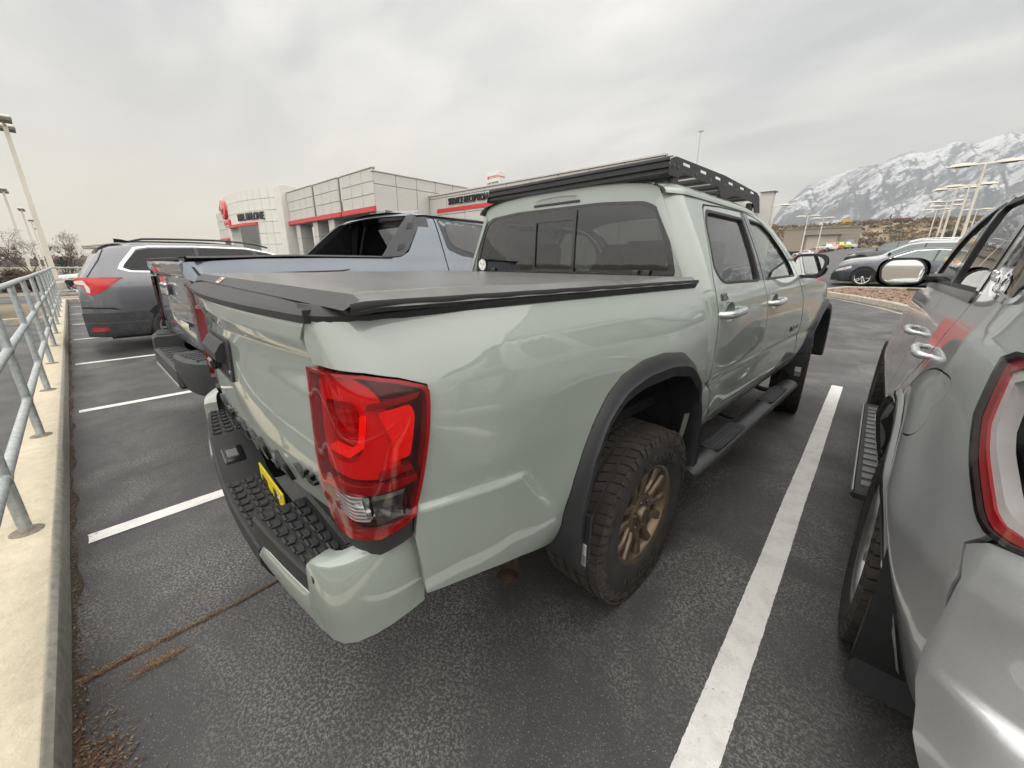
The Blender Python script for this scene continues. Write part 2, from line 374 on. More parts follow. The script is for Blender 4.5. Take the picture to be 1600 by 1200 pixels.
# ------------------------------------------------------------------ site: ground, lot, wall, stripes
def glot(x, y):
    t = y-7; s = .042*(t+math.sqrt(t*t+9))/2 if t > -30 else 0
    s = max(0, s-.016)
    return min(s, 6.2)*sm(-24, -7, x)
def asphalt_mat(name, base=(.052, .051, .051), light=.55, patch=.5, wear=1.0):
    m = bpy.data.materials.new(name); m.use_nodes = True; nt = m.node_tree; N = nt.nodes; L = nt.links; b = N['Principled BSDF']
    tc = N.new('ShaderNodeTexCoord')
    def noise(sc, det=4, rough=.6, dist=0):
        n = N.new('ShaderNodeTexNoise'); n.inputs['Scale'].default_value = sc; n.inputs['Detail'].default_value = det; n.inputs['Roughness'].default_value = rough; n.inputs['Distortion'].default_value = dist
        L.new(tc.outputs['Object'], n.inputs[0]); return n.outputs[0]
    def mr(i, a, b_, c, d):
        n = N.new('ShaderNodeMapRange'); n.inputs[1].default_value = a; n.inputs[2].default_value = b_; n.inputs[3].default_value = c; n.inputs[4].default_value = d; L.new(i, n.inputs[0]); return n.outputs[0]
    def mul(a, b_):
        n = N.new('ShaderNodeMath'); n.operation = 'MULTIPLY'
        for k, q in enumerate((a, b_)):
            if isinstance(q, float): n.inputs[k].default_value = q
            else: L.new(q, n.inputs[k])
        return n.outputs[0]
    def mix(f, a, c):
        n = N.new('ShaderNodeMix'); n.data_type = 'RGBA'
        L.new(f, n.inputs[0])
        for k, q in ((6, a), (7, c)):
            if isinstance(q, tuple): n.inputs[k].default_value = q+(1,)
            else: L.new(q, n.inputs[k])
        return n.outputs[2]
    vo = N.new('ShaderNodeTexVoronoi'); vo.inputs['Scale'].default_value = 185; L.new(tc.outputs['Object'], vo.inputs[0])
    sepc = N.new('ShaderNodeSeparateColor'); L.new(vo.outputs['Color'], sepc.inputs[0])
    tone = mix(mr(noise(.55, 5, .6, .4), .35, .68, 0, 1), base, tuple(c*1.55 for c in base))
    grit = mix(mr(noise(210, 2), .42, .62, 0, 1), tuple(c*.7 for c in base), tuple(c*1.35 for c in base))
    mx1 = N.new('ShaderNodeMix'); mx1.data_type = 'RGBA'; mx1.inputs[0].default_value = .5; L.new(tone, mx1.inputs[6]); L.new(grit, mx1.inputs[7])
    stones = mul(mr(sepc.outputs[0], .80, .90, 0, 1), mr(vo.outputs['Distance'], .42, .25, 0, 1))
    c1 = mix(mul(stones, light), mx1.outputs[2], (.24, .235, .225))
    # salt bloom and worn binder: pale flecks that gather in drifts
    drift = mul(mr(noise(1.15, 6, .62, .7), .44, .66, 0, 1), mr(noise(95, 3, .7), .48, .58, 0, 1))
    c2 = mix(mul(drift, patch), c1, (.36, .355, .335))
    film = mul(mr(noise(.9, 5, .65, .5), .52, .8, 0, 1), .22*wear)
    c3 = mix(film, c2, (.17, .165, .16))
    oil = mul(mr(noise(.33, 4), .60, .72, 0, 1), .45)
    c4 = mix(oil, c3, tuple(c*.5 for c in base))
    L.new(c4, b.inputs['Base Color'])
    L.new(mr(noise(1.3, 5), .3, .7, .42, .72), b.inputs['Roughness']); b.inputs['Specular IOR Level'].default_value = .5
    hgt = N.new('ShaderNodeMath'); hgt.operation = 'ADD'; L.new(mul(vo.outputs['Distance'], -.8), hgt.inputs[0]); L.new(noise(150, 3), hgt.inputs[1])
    bp = N.new('ShaderNodeBump'); bp.inputs['Strength'].default_value = .45; bp.inputs['Distance'].default_value = .0025; L.new(hgt.outputs[0], bp.inputs['Height']); L.new(bp.outputs[0], b.inputs['Normal'])
    return m
M_ASPH = asphalt_mat('asphalt', patch=.62, light=.8)
M_ROAD = asphalt_mat('asphalt_lower', base=(.05, .049, .049), patch=.25)
M_SOIL = mat('dry_soil', (.20, .165, .12), .95, noise=(.35, .35, 8), bump=(30, .6, .02))
M_CONC = mat('concrete', (.50, .455, .37), .85, noise=(7, .16, 8), bump=(55, .5, .006))
M_CONC2 = mat('concrete_kerb', (.42, .385, .32), .88, noise=(9, .22, 8), bump=(60, .6, .006))
M_MULCH = mat('bark_mulch', (.25, .165, .115), .95, noise=(55, .5, 5), bump=(40, 1, .03))
M_STEEL = mat('galvanised_steel', (.46, .49, .485), .48, metal=.35, noise=(28, .28, 6), bump=(120, .15, .001))

def sheet(name, xs, ys, zf, m, kind='structure'):
    b = MB(); w = len(ys)
    b.add([(x, y, zf(x, y)) for x in xs for y in ys], [(i*w+j, (i+1)*w+j, (i+1)*w+j+1, i*w+j+1) for i in range(len(xs)-1) for j in range(w-1)])
    return tag(b.obj(name, m, smooth=180), kind=kind)
def rng(a, b, st):
    n = max(1, int(round((b-a)/st))); return [a+(b-a)*i/n for i in range(n+1)]
def gz(x, y):
    if y < -.44 and x > -21.3: return -.55-.25*sm(-3, -30, y)
    if x < -21.3: return -.25-.35*sm(-30, -70, x)-.2*sm(0, -20, y)
    return glot(x, y)-.12
sheet('ground', [-9000, -3000, -900, -300, -120]+rng(-80, -24, 8)+[-21.4, -21.2, -18, -14, -10, -6, 0, 10, 30, 60, 120, 300, 900, 3000, 9000],
      [-9000, -3000, -900, -300, -120, -60, -30, -15, -6, -2, -.50, -.42, 0, 4, 7, 10, 14, 20, 30, 45, 60, 80, 100, 130, 160, 200, 300, 900, 3000, 9000], gz, M_SOIL)
sheet('parking_lot', rng(-21.3, -7, 1.6)+rng(-5, 60, 5), [-.40, 0, 3]+rng(5, 14, 1.2)+rng(18, 150, 8), glot, M_ASPH)
# lower drive outside the wall, and the cross street at the far end of the lot
sheet('lower_drive', [-20.2, -14, -8, 0, 12, 60], [-60, -30, -12, -4, -.50], lambda x, y: gz(x, min(y, -.5))+.02, M_ROAD)
sheet('cross_street', [-31.5, -26.3], [-80, -20, -5, 5, 20, 60], lambda x, y: gz(x, y)+.03, M_ROAD)
sheet('far_drive', [-80, -60, -40.5], [-80, -20, -5, 5, 12], lambda x, y: gz(x, y)+.03, M_ROAD)
sheet('building_apron', [-80, -50, -31.5, -22], [2.0, 6, 12, 40], lambda x, y: gz(x, y)+.05 if x < -21.3 else glot(x, y)+.004, M_ASPH)

# low retaining wall / kerb along the stalls
def wall_prof(x0, x1):
    pr = [(-.31, -.6), (-.312, .118), (-.318, .135), (-.340, .150), (-.545, .150), (-.553, .143), (-.555, -.6)]
    n = 90; b = MB(); rr = random.Random(3)
    rows = []
    for i in range(n+1):
        x = lerp(x0, x1, i/n); j = rr.uniform(-.0022, .0022)
        rows.append([(x, y+(j if k in (1, 2, 3) else 0)+rr.uniform(-.001, .001), z+rr.uniform(-.0012, .0012)) for k, (y, z) in enumerate(pr)])
    m = len(pr)
    b.add([p for r in rows for p in r], [(i*m+k, i*m+k+1, (i+1)*m+k+1, (i+1)*m+k) for i in range(n) for k in range(m-1)])
    return b
def weathered_concrete(name, top, side):
    """pale warm top, greyer face below the arris, blotches and hairline cracks"""
    m = mat(name, top, .85, bump=(70, .55, .004)); nt = m.node_tree; N = nt.nodes; L = nt.links; b = N['Principled BSDF']
    tc = N.new('ShaderNodeTexCoord')
    def noise(sc, det=6, dist=0.0):
        n = N.new('ShaderNodeTexNoise'); n.inputs['Scale'].default_value = sc; n.inputs['Detail'].default_value = det; n.inputs['Roughness'].default_value = .65; n.inputs['Distortion'].default_value = dist; L.new(tc.outputs['Object'], n.inputs[0]); return n.outputs[0]
    def mix(f, a, c):
        n = N.new('ShaderNodeMix'); n.data_type = 'RGBA'; L.new(f, n.inputs[0])
        for k, q in ((6, a), (7, c)):
            if isinstance(q, tuple): n.inputs[k].default_value = q+(1,)
            else: L.new(q, n.inputs[k])
        return n.outputs[2]
    def mr(i, a, b_, c=0., d=1.):
        n = N.new('ShaderNodeMapRange'); n.inputs[1].default_value = a; n.inputs[2].default_value = b_; n.inputs[3].default_value = c; n.inputs[4].default_value = d; L.new(i, n.inputs[0]); return n.outputs[0]
    sep = N.new('ShaderNodeSeparateXYZ'); L.new(tc.outputs['Object'], sep.inputs[0])
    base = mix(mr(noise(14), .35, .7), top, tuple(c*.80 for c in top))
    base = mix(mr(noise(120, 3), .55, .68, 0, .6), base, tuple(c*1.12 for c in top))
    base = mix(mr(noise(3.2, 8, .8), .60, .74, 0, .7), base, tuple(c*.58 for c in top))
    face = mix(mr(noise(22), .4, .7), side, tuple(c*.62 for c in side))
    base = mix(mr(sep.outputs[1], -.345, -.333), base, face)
    L.new(base, b.inputs['Base Color']); return m
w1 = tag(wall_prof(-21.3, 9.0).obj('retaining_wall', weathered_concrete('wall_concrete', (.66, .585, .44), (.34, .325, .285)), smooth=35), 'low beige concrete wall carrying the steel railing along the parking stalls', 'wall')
# end kerb of the lot, turning away from the wall
tag(MB().box((-21.42, 10, -.15), (.24, 20.8, .58), bev=.02).obj('end_kerb', M_CONC2), 'beige concrete kerb closing the far end of the stalls beside the lamp post', 'kerb')
# planting strips beyond the end of the wall
def bed(name, poly, z, label, m=None, kerb=True, cat='planting bed'):
    t = empty(name, (0, 0, 0), label=label, cat=cat)
    MB().prism(poly, lambda x, y: (x, y, z-.25), lambda x, y: (x, y, z+.02)).obj('mulch', m or M_MULCH, t, fix=True)
    if kerb:
        b = MB(); n = len(poly)
        cx = sum(p[0] for p in poly)/n; cy = sum(p[1] for p in poly)/n
        for i in range(n):
            a, c = Vector(poly[i]), Vector(poly[(i+1) % n]); d = c-a; mid = (a+c)/2; nn = Vector((mid.x-cx, mid.y-cy)); per = Vector((-d.y, d.x)).normalized(); per = per if per.dot(nn) > 0 else -per
            mid = mid+per*.075
            b.box((mid.x, mid.y, z-.085), (d.length+.15, .15, .33), rz=math.atan2(d.y, d.x), bev=.02)
        b.obj('kerb_stone', M_CONC2, t)
    return t
bed('planting_bed', [(-26.0, -60), (-20.4, -60), (-20.4, -1.0), (-26.0, -1.0)], -.42, 'mulched strip with pale kerb seen through the railing beside the lower drive')
bed('planting_bed', [(-40.5, -60), (-31.8, -60), (-31.8, 1.2), (-40.5, 1.2)], -.50, 'mulched bed with dense bare bushes beyond the cross street')
bed('lamp_island', [(-26.0, -.75), (-21.9, -.75), (-21.9, 1.8), (-26.0, 1.8)], -.12, 'gravel island with kerb holding the nearest lamp post behind the railing', mat('pale_gravel', (.33, .27, .21), .95, noise=(40, .4), bump=(50, 1, .02)))

# painted stall lines
def stripe_mat():
    m = mat('stripe_paint', (.72, .71, .68), .7); nt = m.node_tree; N = nt.nodes; L = nt.links; b = N['Principled BSDF']
    tc = N.new('ShaderNodeTexCoord')
    def nz(sc, a, b_, d=5):
        n = N.new('ShaderNodeTexNoise'); n.inputs['Scale'].default_value = sc; n.inputs['Detail'].default_value = d; n.inputs['Roughness'].default_value = .7; L.new(tc.outputs['Object'], n.inputs[0])
        r = N.new('ShaderNodeMapRange'); r.inputs[1].default_value = a; r.inputs[2].default_value = b_; L.new(n.outputs[0], r.inputs[0]); return r.outputs[0], n.outputs[0]
    a, ra = nz(120, .60, .72); c, rc = nz(9, .45, .75)
    mx = N.new('ShaderNodeMix'); mx.data_type = 'RGBA'; L.new(c, mx.inputs[0]); mx.inputs[6].default_value = (.80, .79, .76, 1); mx.inputs[7].default_value = (.64, .62, .58, 1)
    m2 = N.new('ShaderNodeMix'); m2.data_type = 'RGBA'; mm = N.new('ShaderNodeMath'); mm.operation = 'MULTIPLY'; L.new(a, mm.inputs[0]); mm.inputs[1].default_value = .75; L.new(mm.outputs[0], m2.inputs[0]); L.new(mx.outputs[2], m2.inputs[6]); m2.inputs[7].default_value = (.16, .155, .15, 1)
    L.new(m2.outputs[2], b.inputs['Base Color'])
    bp = N.new('ShaderNodeBump'); bp.inputs['Strength'].default_value = .5; bp.inputs['Distance'].default_value = .003; L.new(ra, bp.inputs['Height']); L.new(bp.outputs[0], b.inputs['Normal'])
    return m
M_STRIPE = stripe_mat()
def stripe(x, y0, y1, w, label, seed=0, fine=.02):
    rr = random.Random(seed); n = max(8, int((y1-y0)/fine)); vs = []; fs = []; wob = 0
    for i in range(n+1):
        y = lerp(y0, y1, i/n); wob = wob*.97+rr.uniform(-.0004, .0004); e0 = rr.uniform(-.0014, .0007); e1 = rr.uniform(-.0007, .0014)
        z = glot(x, y)+.004
        yy = y+(rr.uniform(-.006, .006) if i in (0, n) else 0)
        vs += [(x-w/2+wob+e0, yy, z), (x-w/4+wob, y, z+.0006), (x+w/4+wob, y, z+.0006), (x+w/2+wob+e1, yy, z)]
        if i:
            b = (i-1)*4
            fs += [(b+k, b+k+1, b+k+5, b+k+4) for k in range(3)]
    o = MB().add(vs, fs).obj('parking_stripe', M_STRIPE)
    return tag(o, label, 'road marking', 'painted stall lines', 'thing')
stripe(-.108, -.22, 5.95, .107, 'long white stall line on the asphalt right of the sage pickup', 1, .012)
ST = ['white stall line running under the left side of the sage pickup from the wall', 'white stall line running under the dark blue pickup beside its bumper', 'white stall line second beyond the dark pickup, before the grey SUV', 'white stall line passing under the grey SUV bumper', 'short faint stall line just beyond the grey SUV', 'second faint stall line beyond the grey SUV', 'third faint stall line beyond the grey SUV near the lot end']
for i in range(7):
    stripe(-2.848-2.74*i, -.245, 5.95, .10, ST[i], 10+i, .02 if i < 2 else .06)

# steel pipe railing on the wall
def railing():
    t = empty('pipe_railing', (-6, -.425, .15), label='grey galvanised pipe railing with three rails along the concrete wall', cat='railing')
    O = Vector((-6, -.425, .15)); rr = random.Random(5)
    xs = []; x = -1.2
    while x > -20.9: xs.append(x); x -= 1.655
    xs = [-2.86+1.66*k for k in (3, 2, 1)]+[-2.86-1.64*k for k in range(11)]
    ends = (xs[0]+.5, -20.9)
    for x in xs:
        p = MB().tube([(x-O.x, 0, 0), (x-O.x, rr.uniform(-.003, .003), 1.05)], .0245, 14)
        po = p.obj('post', M_STEEL, t, smooth=40)
        MB().lathe([(0.0, .062), (.006, .055), (.010, .034), (.012, .0245)], 16, 'z', (x-O.x, 0, -.001)).obj('grout_collar', mat('stained_grout', (.22, .19, .15), .9, noise=(40, .4)), po, smooth=60)
    for name, z in (('top_rail', 1.065), ('middle_rail', .665), ('lower_rail', .29)):
        if name == 'top_rail':
            path = [(ends[0]-O.x, 0, z)]+[(lerp(ends[0], ends[1], k/30)-O.x, rr.uniform(-.002, .002), z+rr.uniform(-.003, .003)) for k in range(1, 30)]+[(ends[1]-O.x, 0, z), (ends[1]-.15-O.x, .04, z), (ends[1]-.25-O.x, .2, z), (ends[1]-.25-O.x, 9, z)]
            MB().tube(path, .0245, 14).obj(name, M_STEEL, t, smooth=60)
        else:
            xx = [ends[0]]+xs+[ends[1]]
            for a, b in zip(xx, xx[1:]):
                dz = rr.uniform(-.004, .004)
                MB().tube([(a-O.x, 0, z+dz), (b-O.x, 0, z+dz)], .0245, 12).obj(name, M_STEEL, t, smooth=40)
                # weld collar where the rail meets the post
                if b in xs: MB().lathe([(-.034, .0262), (-.03, .0285), (.03, .0285), (.034, .0262)], 14, 'x', (b-O.x, 0, z)).obj('weld_collar', M_STEEL, t, smooth=60)
            MB().tube([(ends[1]-O.x, 0, z), (ends[1]-.25-O.x, .12, z), (ends[1]-.25-O.x, 9, z)], .0245, 10).obj(name, M_STEEL, t, smooth=60)
    for y in (2, 4, 6, 8): MB().tube([(ends[1]-.25-O.x, y, -.1), (ends[1]-.25-O.x, y, 1.06)], .0245, 10).obj('post', M_STEEL, t, smooth=40)
railing()

# debris: leaf litter against the wall, needles in the pavement joint
def litter():
    rr = random.Random(11); b = MB()
    def leaf(x, y, s, z=.004):
        a = rr.uniform(0, 6.28); ca, sa = math.cos(a), math.sin(a); w = rr.uniform(.25, .5); cur = rr.uniform(.0, .35)*s
        P = [(-s, 0, 0), (-.3*s, w*s, cur*.5), (s, .1*s, cur), (-.2*s, -w*s, cur*.3)]
        b.add([(x+px*ca-py*sa, y+px*sa+py*ca, z+pz) for px, py, pz in P], [(0, 3, 2, 1)])
    def twig(x, y, l, a, z=.006):
        dx, dy = math.cos(a)*l/2, math.sin(a)*l/2; w = .0006; c = rr.uniform(-.25, .25)*l
        pts = [(x-dx, y-dy), (x-dy*c, y+dx*c), (x+dx, y+dy)]
        b.tube([(p[0], p[1], z+rr.uniform(0, .004)) for p in pts], w, 4, caps=False)
    for k in range(3800):                                      # along the foot of the wall
        x = -.6-rr.random()**1.7*17; d = abs(rr.gauss(0, .016)) if rr.random() < .85 else rr.random()*.12
        b.cur = rr.choice((0, 0, 1, 2)); leaf(x, -.309+d, rr.uniform(.003, .009)*(1 if x > -6 else 1.8), .003+rr.random()*.008)
    for k in range(1500):                                      # brown drift in the corner nearest the camera
        b.cur = rr.choice((0, 0, 1, 2)); x = -1.35+rr.gauss(0, .10); y = -.305+abs(rr.gauss(0, .055))
        leaf(x, y, rr.uniform(.003, .009), .004+rr.random()*.005)
    for k in range(2600):                                      # joint running out from the wall
        t = rr.random()**1.5; y = -.30+t*.85; x = -1.79+.006*math.sin(y*9)+rr.gauss(0, .007*(1-.75*t)+.0012)
        b.cur = rr.choice((0, 0, 1)); leaf(x, y, rr.uniform(.002, .006)*(1-.4*t), .0045+rr.random()*.004)
    for k in range(600):                                       # clump beside the joint
        b.cur = rr.choice((0, 1)); leaf(-1.69+rr.gauss(0, .012), -.09+rr.gauss(0, .04), rr.uniform(.002, .006), .005+rr.random()*.004)
    for k in range(70):
        b.cur = rr.choice((1, 2)); y = -.28+rr.random()**1.5*.5; twig(-1.76+rr.gauss(0, .09), y, rr.uniform(.03, .12), rr.uniform(0, 3.14))
    for k in range(200):                                       # strays on the open asphalt
        b.cur = rr.choice((0, 2, 3)); leaf(rr.uniform(-2.8, .4), rr.uniform(-.2, 4.5), rr.uniform(.003, .007), .006)
    cols = [mat('leaf_litter_brown', (.13, .062, .035), .9), mat('leaf_litter_tan', (.27, .185, .105), .9), mat('leaf_litter_grey', (.16, .13, .10), .9), mat('leaf_litter_red', (.16, .04, .03), .9)]
    tag(b.obj('leaf_litter', cols), 'brown leaf litter and pine needles along the wall and pavement joint', 'leaf litter', kind='stuff')
    # moss and dirt line at the foot of the wall, and the open joint itself
    tag(MB().grid(lambda u, v: (lerp(-20, 2, u), -.312+v*(.022+.012*math.sin(u*160)+.008*math.sin(u*411)), .006-v*.0015), 500, 1, True).obj('dirt_line', mat('dirt_line', (.055, .045, .035), .95, noise=(60, .5), bump=(90, .8, .004)), smooth=180), kind='structure')
    tag(MB().grid(lambda u, v: (-1.79+.006*math.sin((-.31+u*1.7)*9)+(v-.5)*(.010+.006*math.sin(u*90))*(1-.4*u), -.31+u*1.7, .0042), 200, 1, True).obj('pavement_joint', mat('pavement_joint', (.016, .014, .013), .95), smooth=180), kind='structure')
litter()

# ------------------------------------------------------------------ shared vehicle materials
M_BLKP = mat('black_textured_plastic', (.026, .026, .028), .55, noise=(6, .18), bump=(420, .35, .0012))
M_BLKG = mat('black_gloss_plastic', (.012, .012, .013), .18, coat=.6)
M_FLARE = mat('flare_plastic', (.019, .019, .021), .45, noise=(3, .2), bump=(380, .25, .001))
M_RUB = mat('tyre_rubber', (.030, .027, .025), .82, noise=(9, .35, 6), bump=(160, .35, .0015))
M_RUBD = mat('tyre_rubber_dusty', (.042, .036, .031), .88, noise=(11, .35, 6), bump=(160, .3, .0015))
M_DARK = mat('underbody', (.010, .010, .011), .8)
M_CHROME = mat('chrome', (.86, .86, .87), .07, metal=1)
M_ALU = mat('wheel_alloy', (.55, .55, .56), .28, metal=.9)
M_BRONZE = mat('bronze_wheel', (.135, .097, .062), .34, metal=.55, noise=(18, .15), coat=.25, coat_rough=.2)
M_BRZD = mat('bronze_wheel_dark', (.055, .040, .028), .5, metal=.4)
M_GLASS_D = glass('privacy_glass', (.13, .13, .135), ior=1.75)
M_GLASS_M = glass('door_glass', (.50, .56, .52))
M_SEAL = mat('rubber_seal', (.014, .014, .015), .6)
M_INT = mat('cabin_trim', (.018, .018, .019), .8, noise=(20, .2))
M_REDP = mat('red_lamp_plate', (.50, .008, .010), .25, coat=.6, bump=(400, .12, .001))
M_REDR = mat('red_reflector', (.72, .014, .014), .25, coat=1, bump=(900, .6, .002))
M_REDD = mat('dark_red_housing', (.05, .004, .005), .35, coat=.5)
M_SILV = mat('lamp_reflector', (.86, .86, .86), .16, metal=.7)
M_LENS_R = glass('red_lens', (1.0, .30, .28))
M_LENS_C = glass('clear_lens', (.92, .92, .92))
M_WHITE = mat('white_print', (.80, .80, .79), .5)
M_SAGE = paint('sage_grey_paint', (.285, .320, .285), rough=.45, dust=.02)

def wheel(name, parent, loc, r=.389, w=.265, rim=.222, style='plain', rz=0, face=1, m_rim=None, tread=True, lettering=False, seg=48):
    """wheel turned about its own x axis; +x is the outer face. Parts: tyre, rim (with spokes and nuts as sub-parts)"""
    t = bpy.data.objects.new(name, None); COL.objects.link(t); t.parent = parent; t.location = loc; t.rotation_euler = (0, 0, rz + (math.pi if face < 0 else 0))
    hw = w/2; m_rim = m_rim or M_ALU
    prof = [(-hw*.72, rim-.004), (-hw*.86, rim+.012), (-hw*1.0, rim+(r-rim)*.45), (-hw*.97, rim+(r-rim)*.75), (-hw*.84, r-.012), (-hw*.78, r-.006),
            (hw*.78, r-.006), (hw*.84, r-.012), (hw*.97, rim+(r-rim)*.75), (hw*1.0, rim+(r-rim)*.45), (hw*.90, rim+.016), (hw*.84, rim+.006), (hw*.72, rim-.006)]
    b = MB().lathe(prof, seg, 'x')
    ty = b.obj('tyre', M_RUB, t, smooth=50)
    if tread:
        tb = MB(); n = int(2*math.pi*r/.040); rr = random.Random(4)
        rows = [(-.80, .30), (-.42, .26), (-.01, .24), (.41, .26), (.80, .30)]
        for k in range(n):
            for q, (cx, cw) in enumerate(rows):
                a0 = 2*math.pi*(k+(.5 if q % 2 else 0)+.08)/n; a1 = a0+2*math.pi*.84/n; sk = (.35 if q in (1, 3) else .15)*(1 if q < 2 else -1)*2*math.pi/n
                x0, x1 = (cx-cw/2)*hw, (cx+cw/2)*hw; rt = r+.003 if q in (1, 2, 3) else r-.001; rb = r-.012
                P = []
                for (x, e) in ((x0, 0), (x1, sk)):
                    for a in (a0, a0+(a1-a0)*.45, a0+(a1-a0)*.55, a1):
                        jog = .012*(1 if a > a0+(a1-a0)*.5 else 0)*(1 if q in (1, 2, 3) else 0)
                        for rad in (rb, rt): P.append((x+jog*hw*4*.12, rad*math.cos(a+e), rad*math.sin(a+e)))
                # 8 angular columns (4 per side), top at odd index
                F = []
                for s in range(3): F += [(s*2+1, s*2+3, 8+s*2+3, 8+s*2+1), (s*2, s*2+1, 8+s*2+1, 8+s*2)][:1]
                for s in range(3): F += [(s*2, s*2+2, s*2+3, s*2+1), (8+s*2, 8+s*2+1, 8+s*2+3, 8+s*2+2)]
                F += [(0, 1, 9, 8), (6, 14, 15, 7)]
                tb.add(P, F)
            for sgn in (-1, 1):                                  # shoulder lugs running down the sidewall
                a0 = 2*math.pi*(k+.12)/n; a1 = a0+2*math.pi*(.72 if k % 2 else .55)/n; ln = .045 if k % 2 else .030
                P = []
                for a in (a0, a1):
                    for (x, rad) in ((sgn*hw*.86, r-.004), (sgn*hw*.98, r-.004-ln*.5), (sgn*hw*1.012, r-.010-ln), (sgn*hw*.95, r-.010-ln), (sgn*hw*.80, r-.02)):
                        P.append((x, rad*math.cos(a), rad*math.sin(a)))
                tb.add(P, [(i, i+1, 6+i, 5+i) for i in range(4)]+[(0, 1, 2, 3, 4), (9, 8, 7, 6, 5)])
        tb.obj('tread', M_RUBD, ty, fix=True)
        # raised ring and rib on the sidewall
        MB().lathe([(hw*1.0, rim+(r-rim)*.62), (hw*1.012, rim+(r-rim)*.60), (hw*1.004, rim+(r-rim)*.57)], seg, 'x').obj('sidewall_rib', M_RUB, ty, smooth=60)
    if lettering:
        for s, mid in (('WRANGLER', math.pi/2-.25), ('GOODYEAR', -math.pi/2-.1)):
            rad = rim+(r-rim)*.33; size = .056
            def fn(x, y, h, mid=mid, rad=rad):
                a = mid+x/rad; q = rad+y-.012; return Vector((hw*(.985-.10*abs(q-rad-.012)/.03)+h+.0015, -q*math.cos(a)*-1, q*math.sin(a)))
            # read clockwise seen from outside: +y is to the right there
            def fn2(x, y, h, mid=mid, rad=rad):
                a = mid-x/rad; q = rad+y-.02; dx = (q-(rim+(r-rim)*.45))/(r-rim); return Vector((hw*(1.0-.35*dx*dx)+h+.0012, q*math.cos(a)*1.0, q*math.sin(a)))
            text_on('sidewall_lettering', s, fn2, M_RUBD, ty, size, .0012, .001, 1.12)
    rm = MB(); rm.cur = 0
    rm.lathe([(-hw*.80, rim-.002), (-hw*.78, rim-.018), (-hw*.2, rim-.032), (hw*.52, rim-.026), (hw*.70, rim-.016), (hw*.80, rim-.010), (hw*.86, rim-.002), (hw*.865, rim+.007), (hw*.82, rim+.008)], seg, 'x')
    if style == 'trd': rm.m = [1 if i % 8 < 3 else 0 for i in range(len(rm.m))]
    ro = rm.obj('rim', m_rim if style != 'trd' else [m_rim, M_BRZD], t, smooth=45)
    MB().lathe([(-.02, rim-.03), (-.02, .001)], 24, 'x', (0, 0, 0)).obj('brake_backplate', M_DARK, ro)
    MB().lathe([(-.005, .155), (.004, .155), (.004, .06), (.02, .06)], 32, 'x').obj('brake_disc', mat('brake_disc', (.16, .15, .14), .4, metal=.8), ro, smooth=40)
    xo = hw*.76
    if style == 'trd':
        hb = MB().lathe([(xo-.07, .098), (xo-.012, .092), (xo-.004, .082), (xo-.008, .040), (xo+.010, .037), (xo+.016, .030), (xo+.017, .001)], 36, 'x'); hb.obj('hub', m_rim, ro, smooth=40)
        for k in range(6):
            a = 2*math.pi*k/6+.26
            sp = MB()
            for sgn in (-1, 1):
                path = [(xo-.016, .060, sgn*.012), (xo-.008, .105, sgn*.024), (xo-.003, .150, sgn*.046), (xo+.002, rim-.010, sgn*.062)]
                wd = [.044, .040, .036, .050]
                P = []
                for (x, rad, off), wq in zip(path, wd):
                    for (dx, dw) in ((-.05, 1.1), (-.010, 1.0), (0, .62)):
                        P.append((x+dx, rad, off+sgn*wq/2*dw)); P.append((x+dx, rad, off-sgn*wq/2*dw))
                F = []
                for s in range(3):
                    o = s*6; n_ = o+6
                    F += [(o+4, n_+4, n_+5, o+5), (o+2, n_+2, n_+4, o+4), (o+5, n_+5, n_+3, o+3), (o, n_, n_+2, o+2), (o+3, n_+3, n_+1, o+1)]
                F += [(18, 20, 22, 23, 21, 19)]
                M = Matrix.Rotation(a, 3, 'X'); sp.add([M@Vector(p) for p in P], F)
            # web between the prongs, set back
            M = Matrix.Rotation(a, 3, 'X')
            sp.add([M@Vector(p) for p in [(xo-.018, .07, -.028), (xo-.018, .07, .028), (xo-.016, .125, .035), (xo-.016, .125, -.035)]], [(0, 1, 2, 3)])
            so = sp.obj('spoke', m_rim, ro, fix=True)
            an = a+math.pi/6; MB().lathe([(xo-.02, .019), (xo-.006, .019), (xo-.006, .014), (xo-.026, .013), (xo-.026, .001)], 14, 'x', (0, .064*math.cos(an), .064*math.sin(an))).obj('lug_pocket', M_BRZD, ro, smooth=40)
            MB().lathe([(xo-.028, .011), (xo-.004, .0105), (xo+.001, .006), (xo+.001, .0005)], 6, 'x', (0, .064*math.cos(an), .064*math.sin(an))).obj('lug_nut', mat('lug_nut', (.10, .09, .08), .35, metal=.9), ro)
            # bead-lock style bolts
        MB().lathe([(xo+.0165, .027), (xo+.0185, .025), (xo+.0185, .001)], 24, 'x').obj('centre_cap', M_BRZD, ro, smooth=40)
    else:
        n = 5 if style == 'five' else 10
        MB().lathe([(xo-.05, .07), (xo-.01, .062), (xo, .045), (xo+.006, .03), (xo+.008, .001)], 24, 'x').obj('hub', m_rim, ro, smooth=40)
        for k in range(n):
            a = 2*math.pi*k/n; M = Matrix.Rotation(a, 3, 'X'); sp = MB(); w0, w1 = (.055, .050) if n == 5 else (.026, .034)
            prs = ((0, 0),) if n > 5 else ((-.022, -.040), (.022, .040))
            for (o0, o1) in prs:
                if n == 5: w0, w1 = .028, .034
                P = [(xo-.01, .04, o0-w0/2), (xo-.01, .04, o0+w0/2), (xo-.006, rim-.018, o1+w1/2), (xo-.006, rim-.018, o1-w1/2)]
                Q = [(p[0]-.03, p[1], p[2]*1.0) for p in P]
                sp.add([M@Vector(p) for p in P+Q], [(0, 1, 2, 3), (0, 4, 5, 1), (1, 5, 6, 2), (3, 2, 6, 7), (0, 3, 7, 4)])
            sp.obj('spoke', m_rim, ro, fix=True)
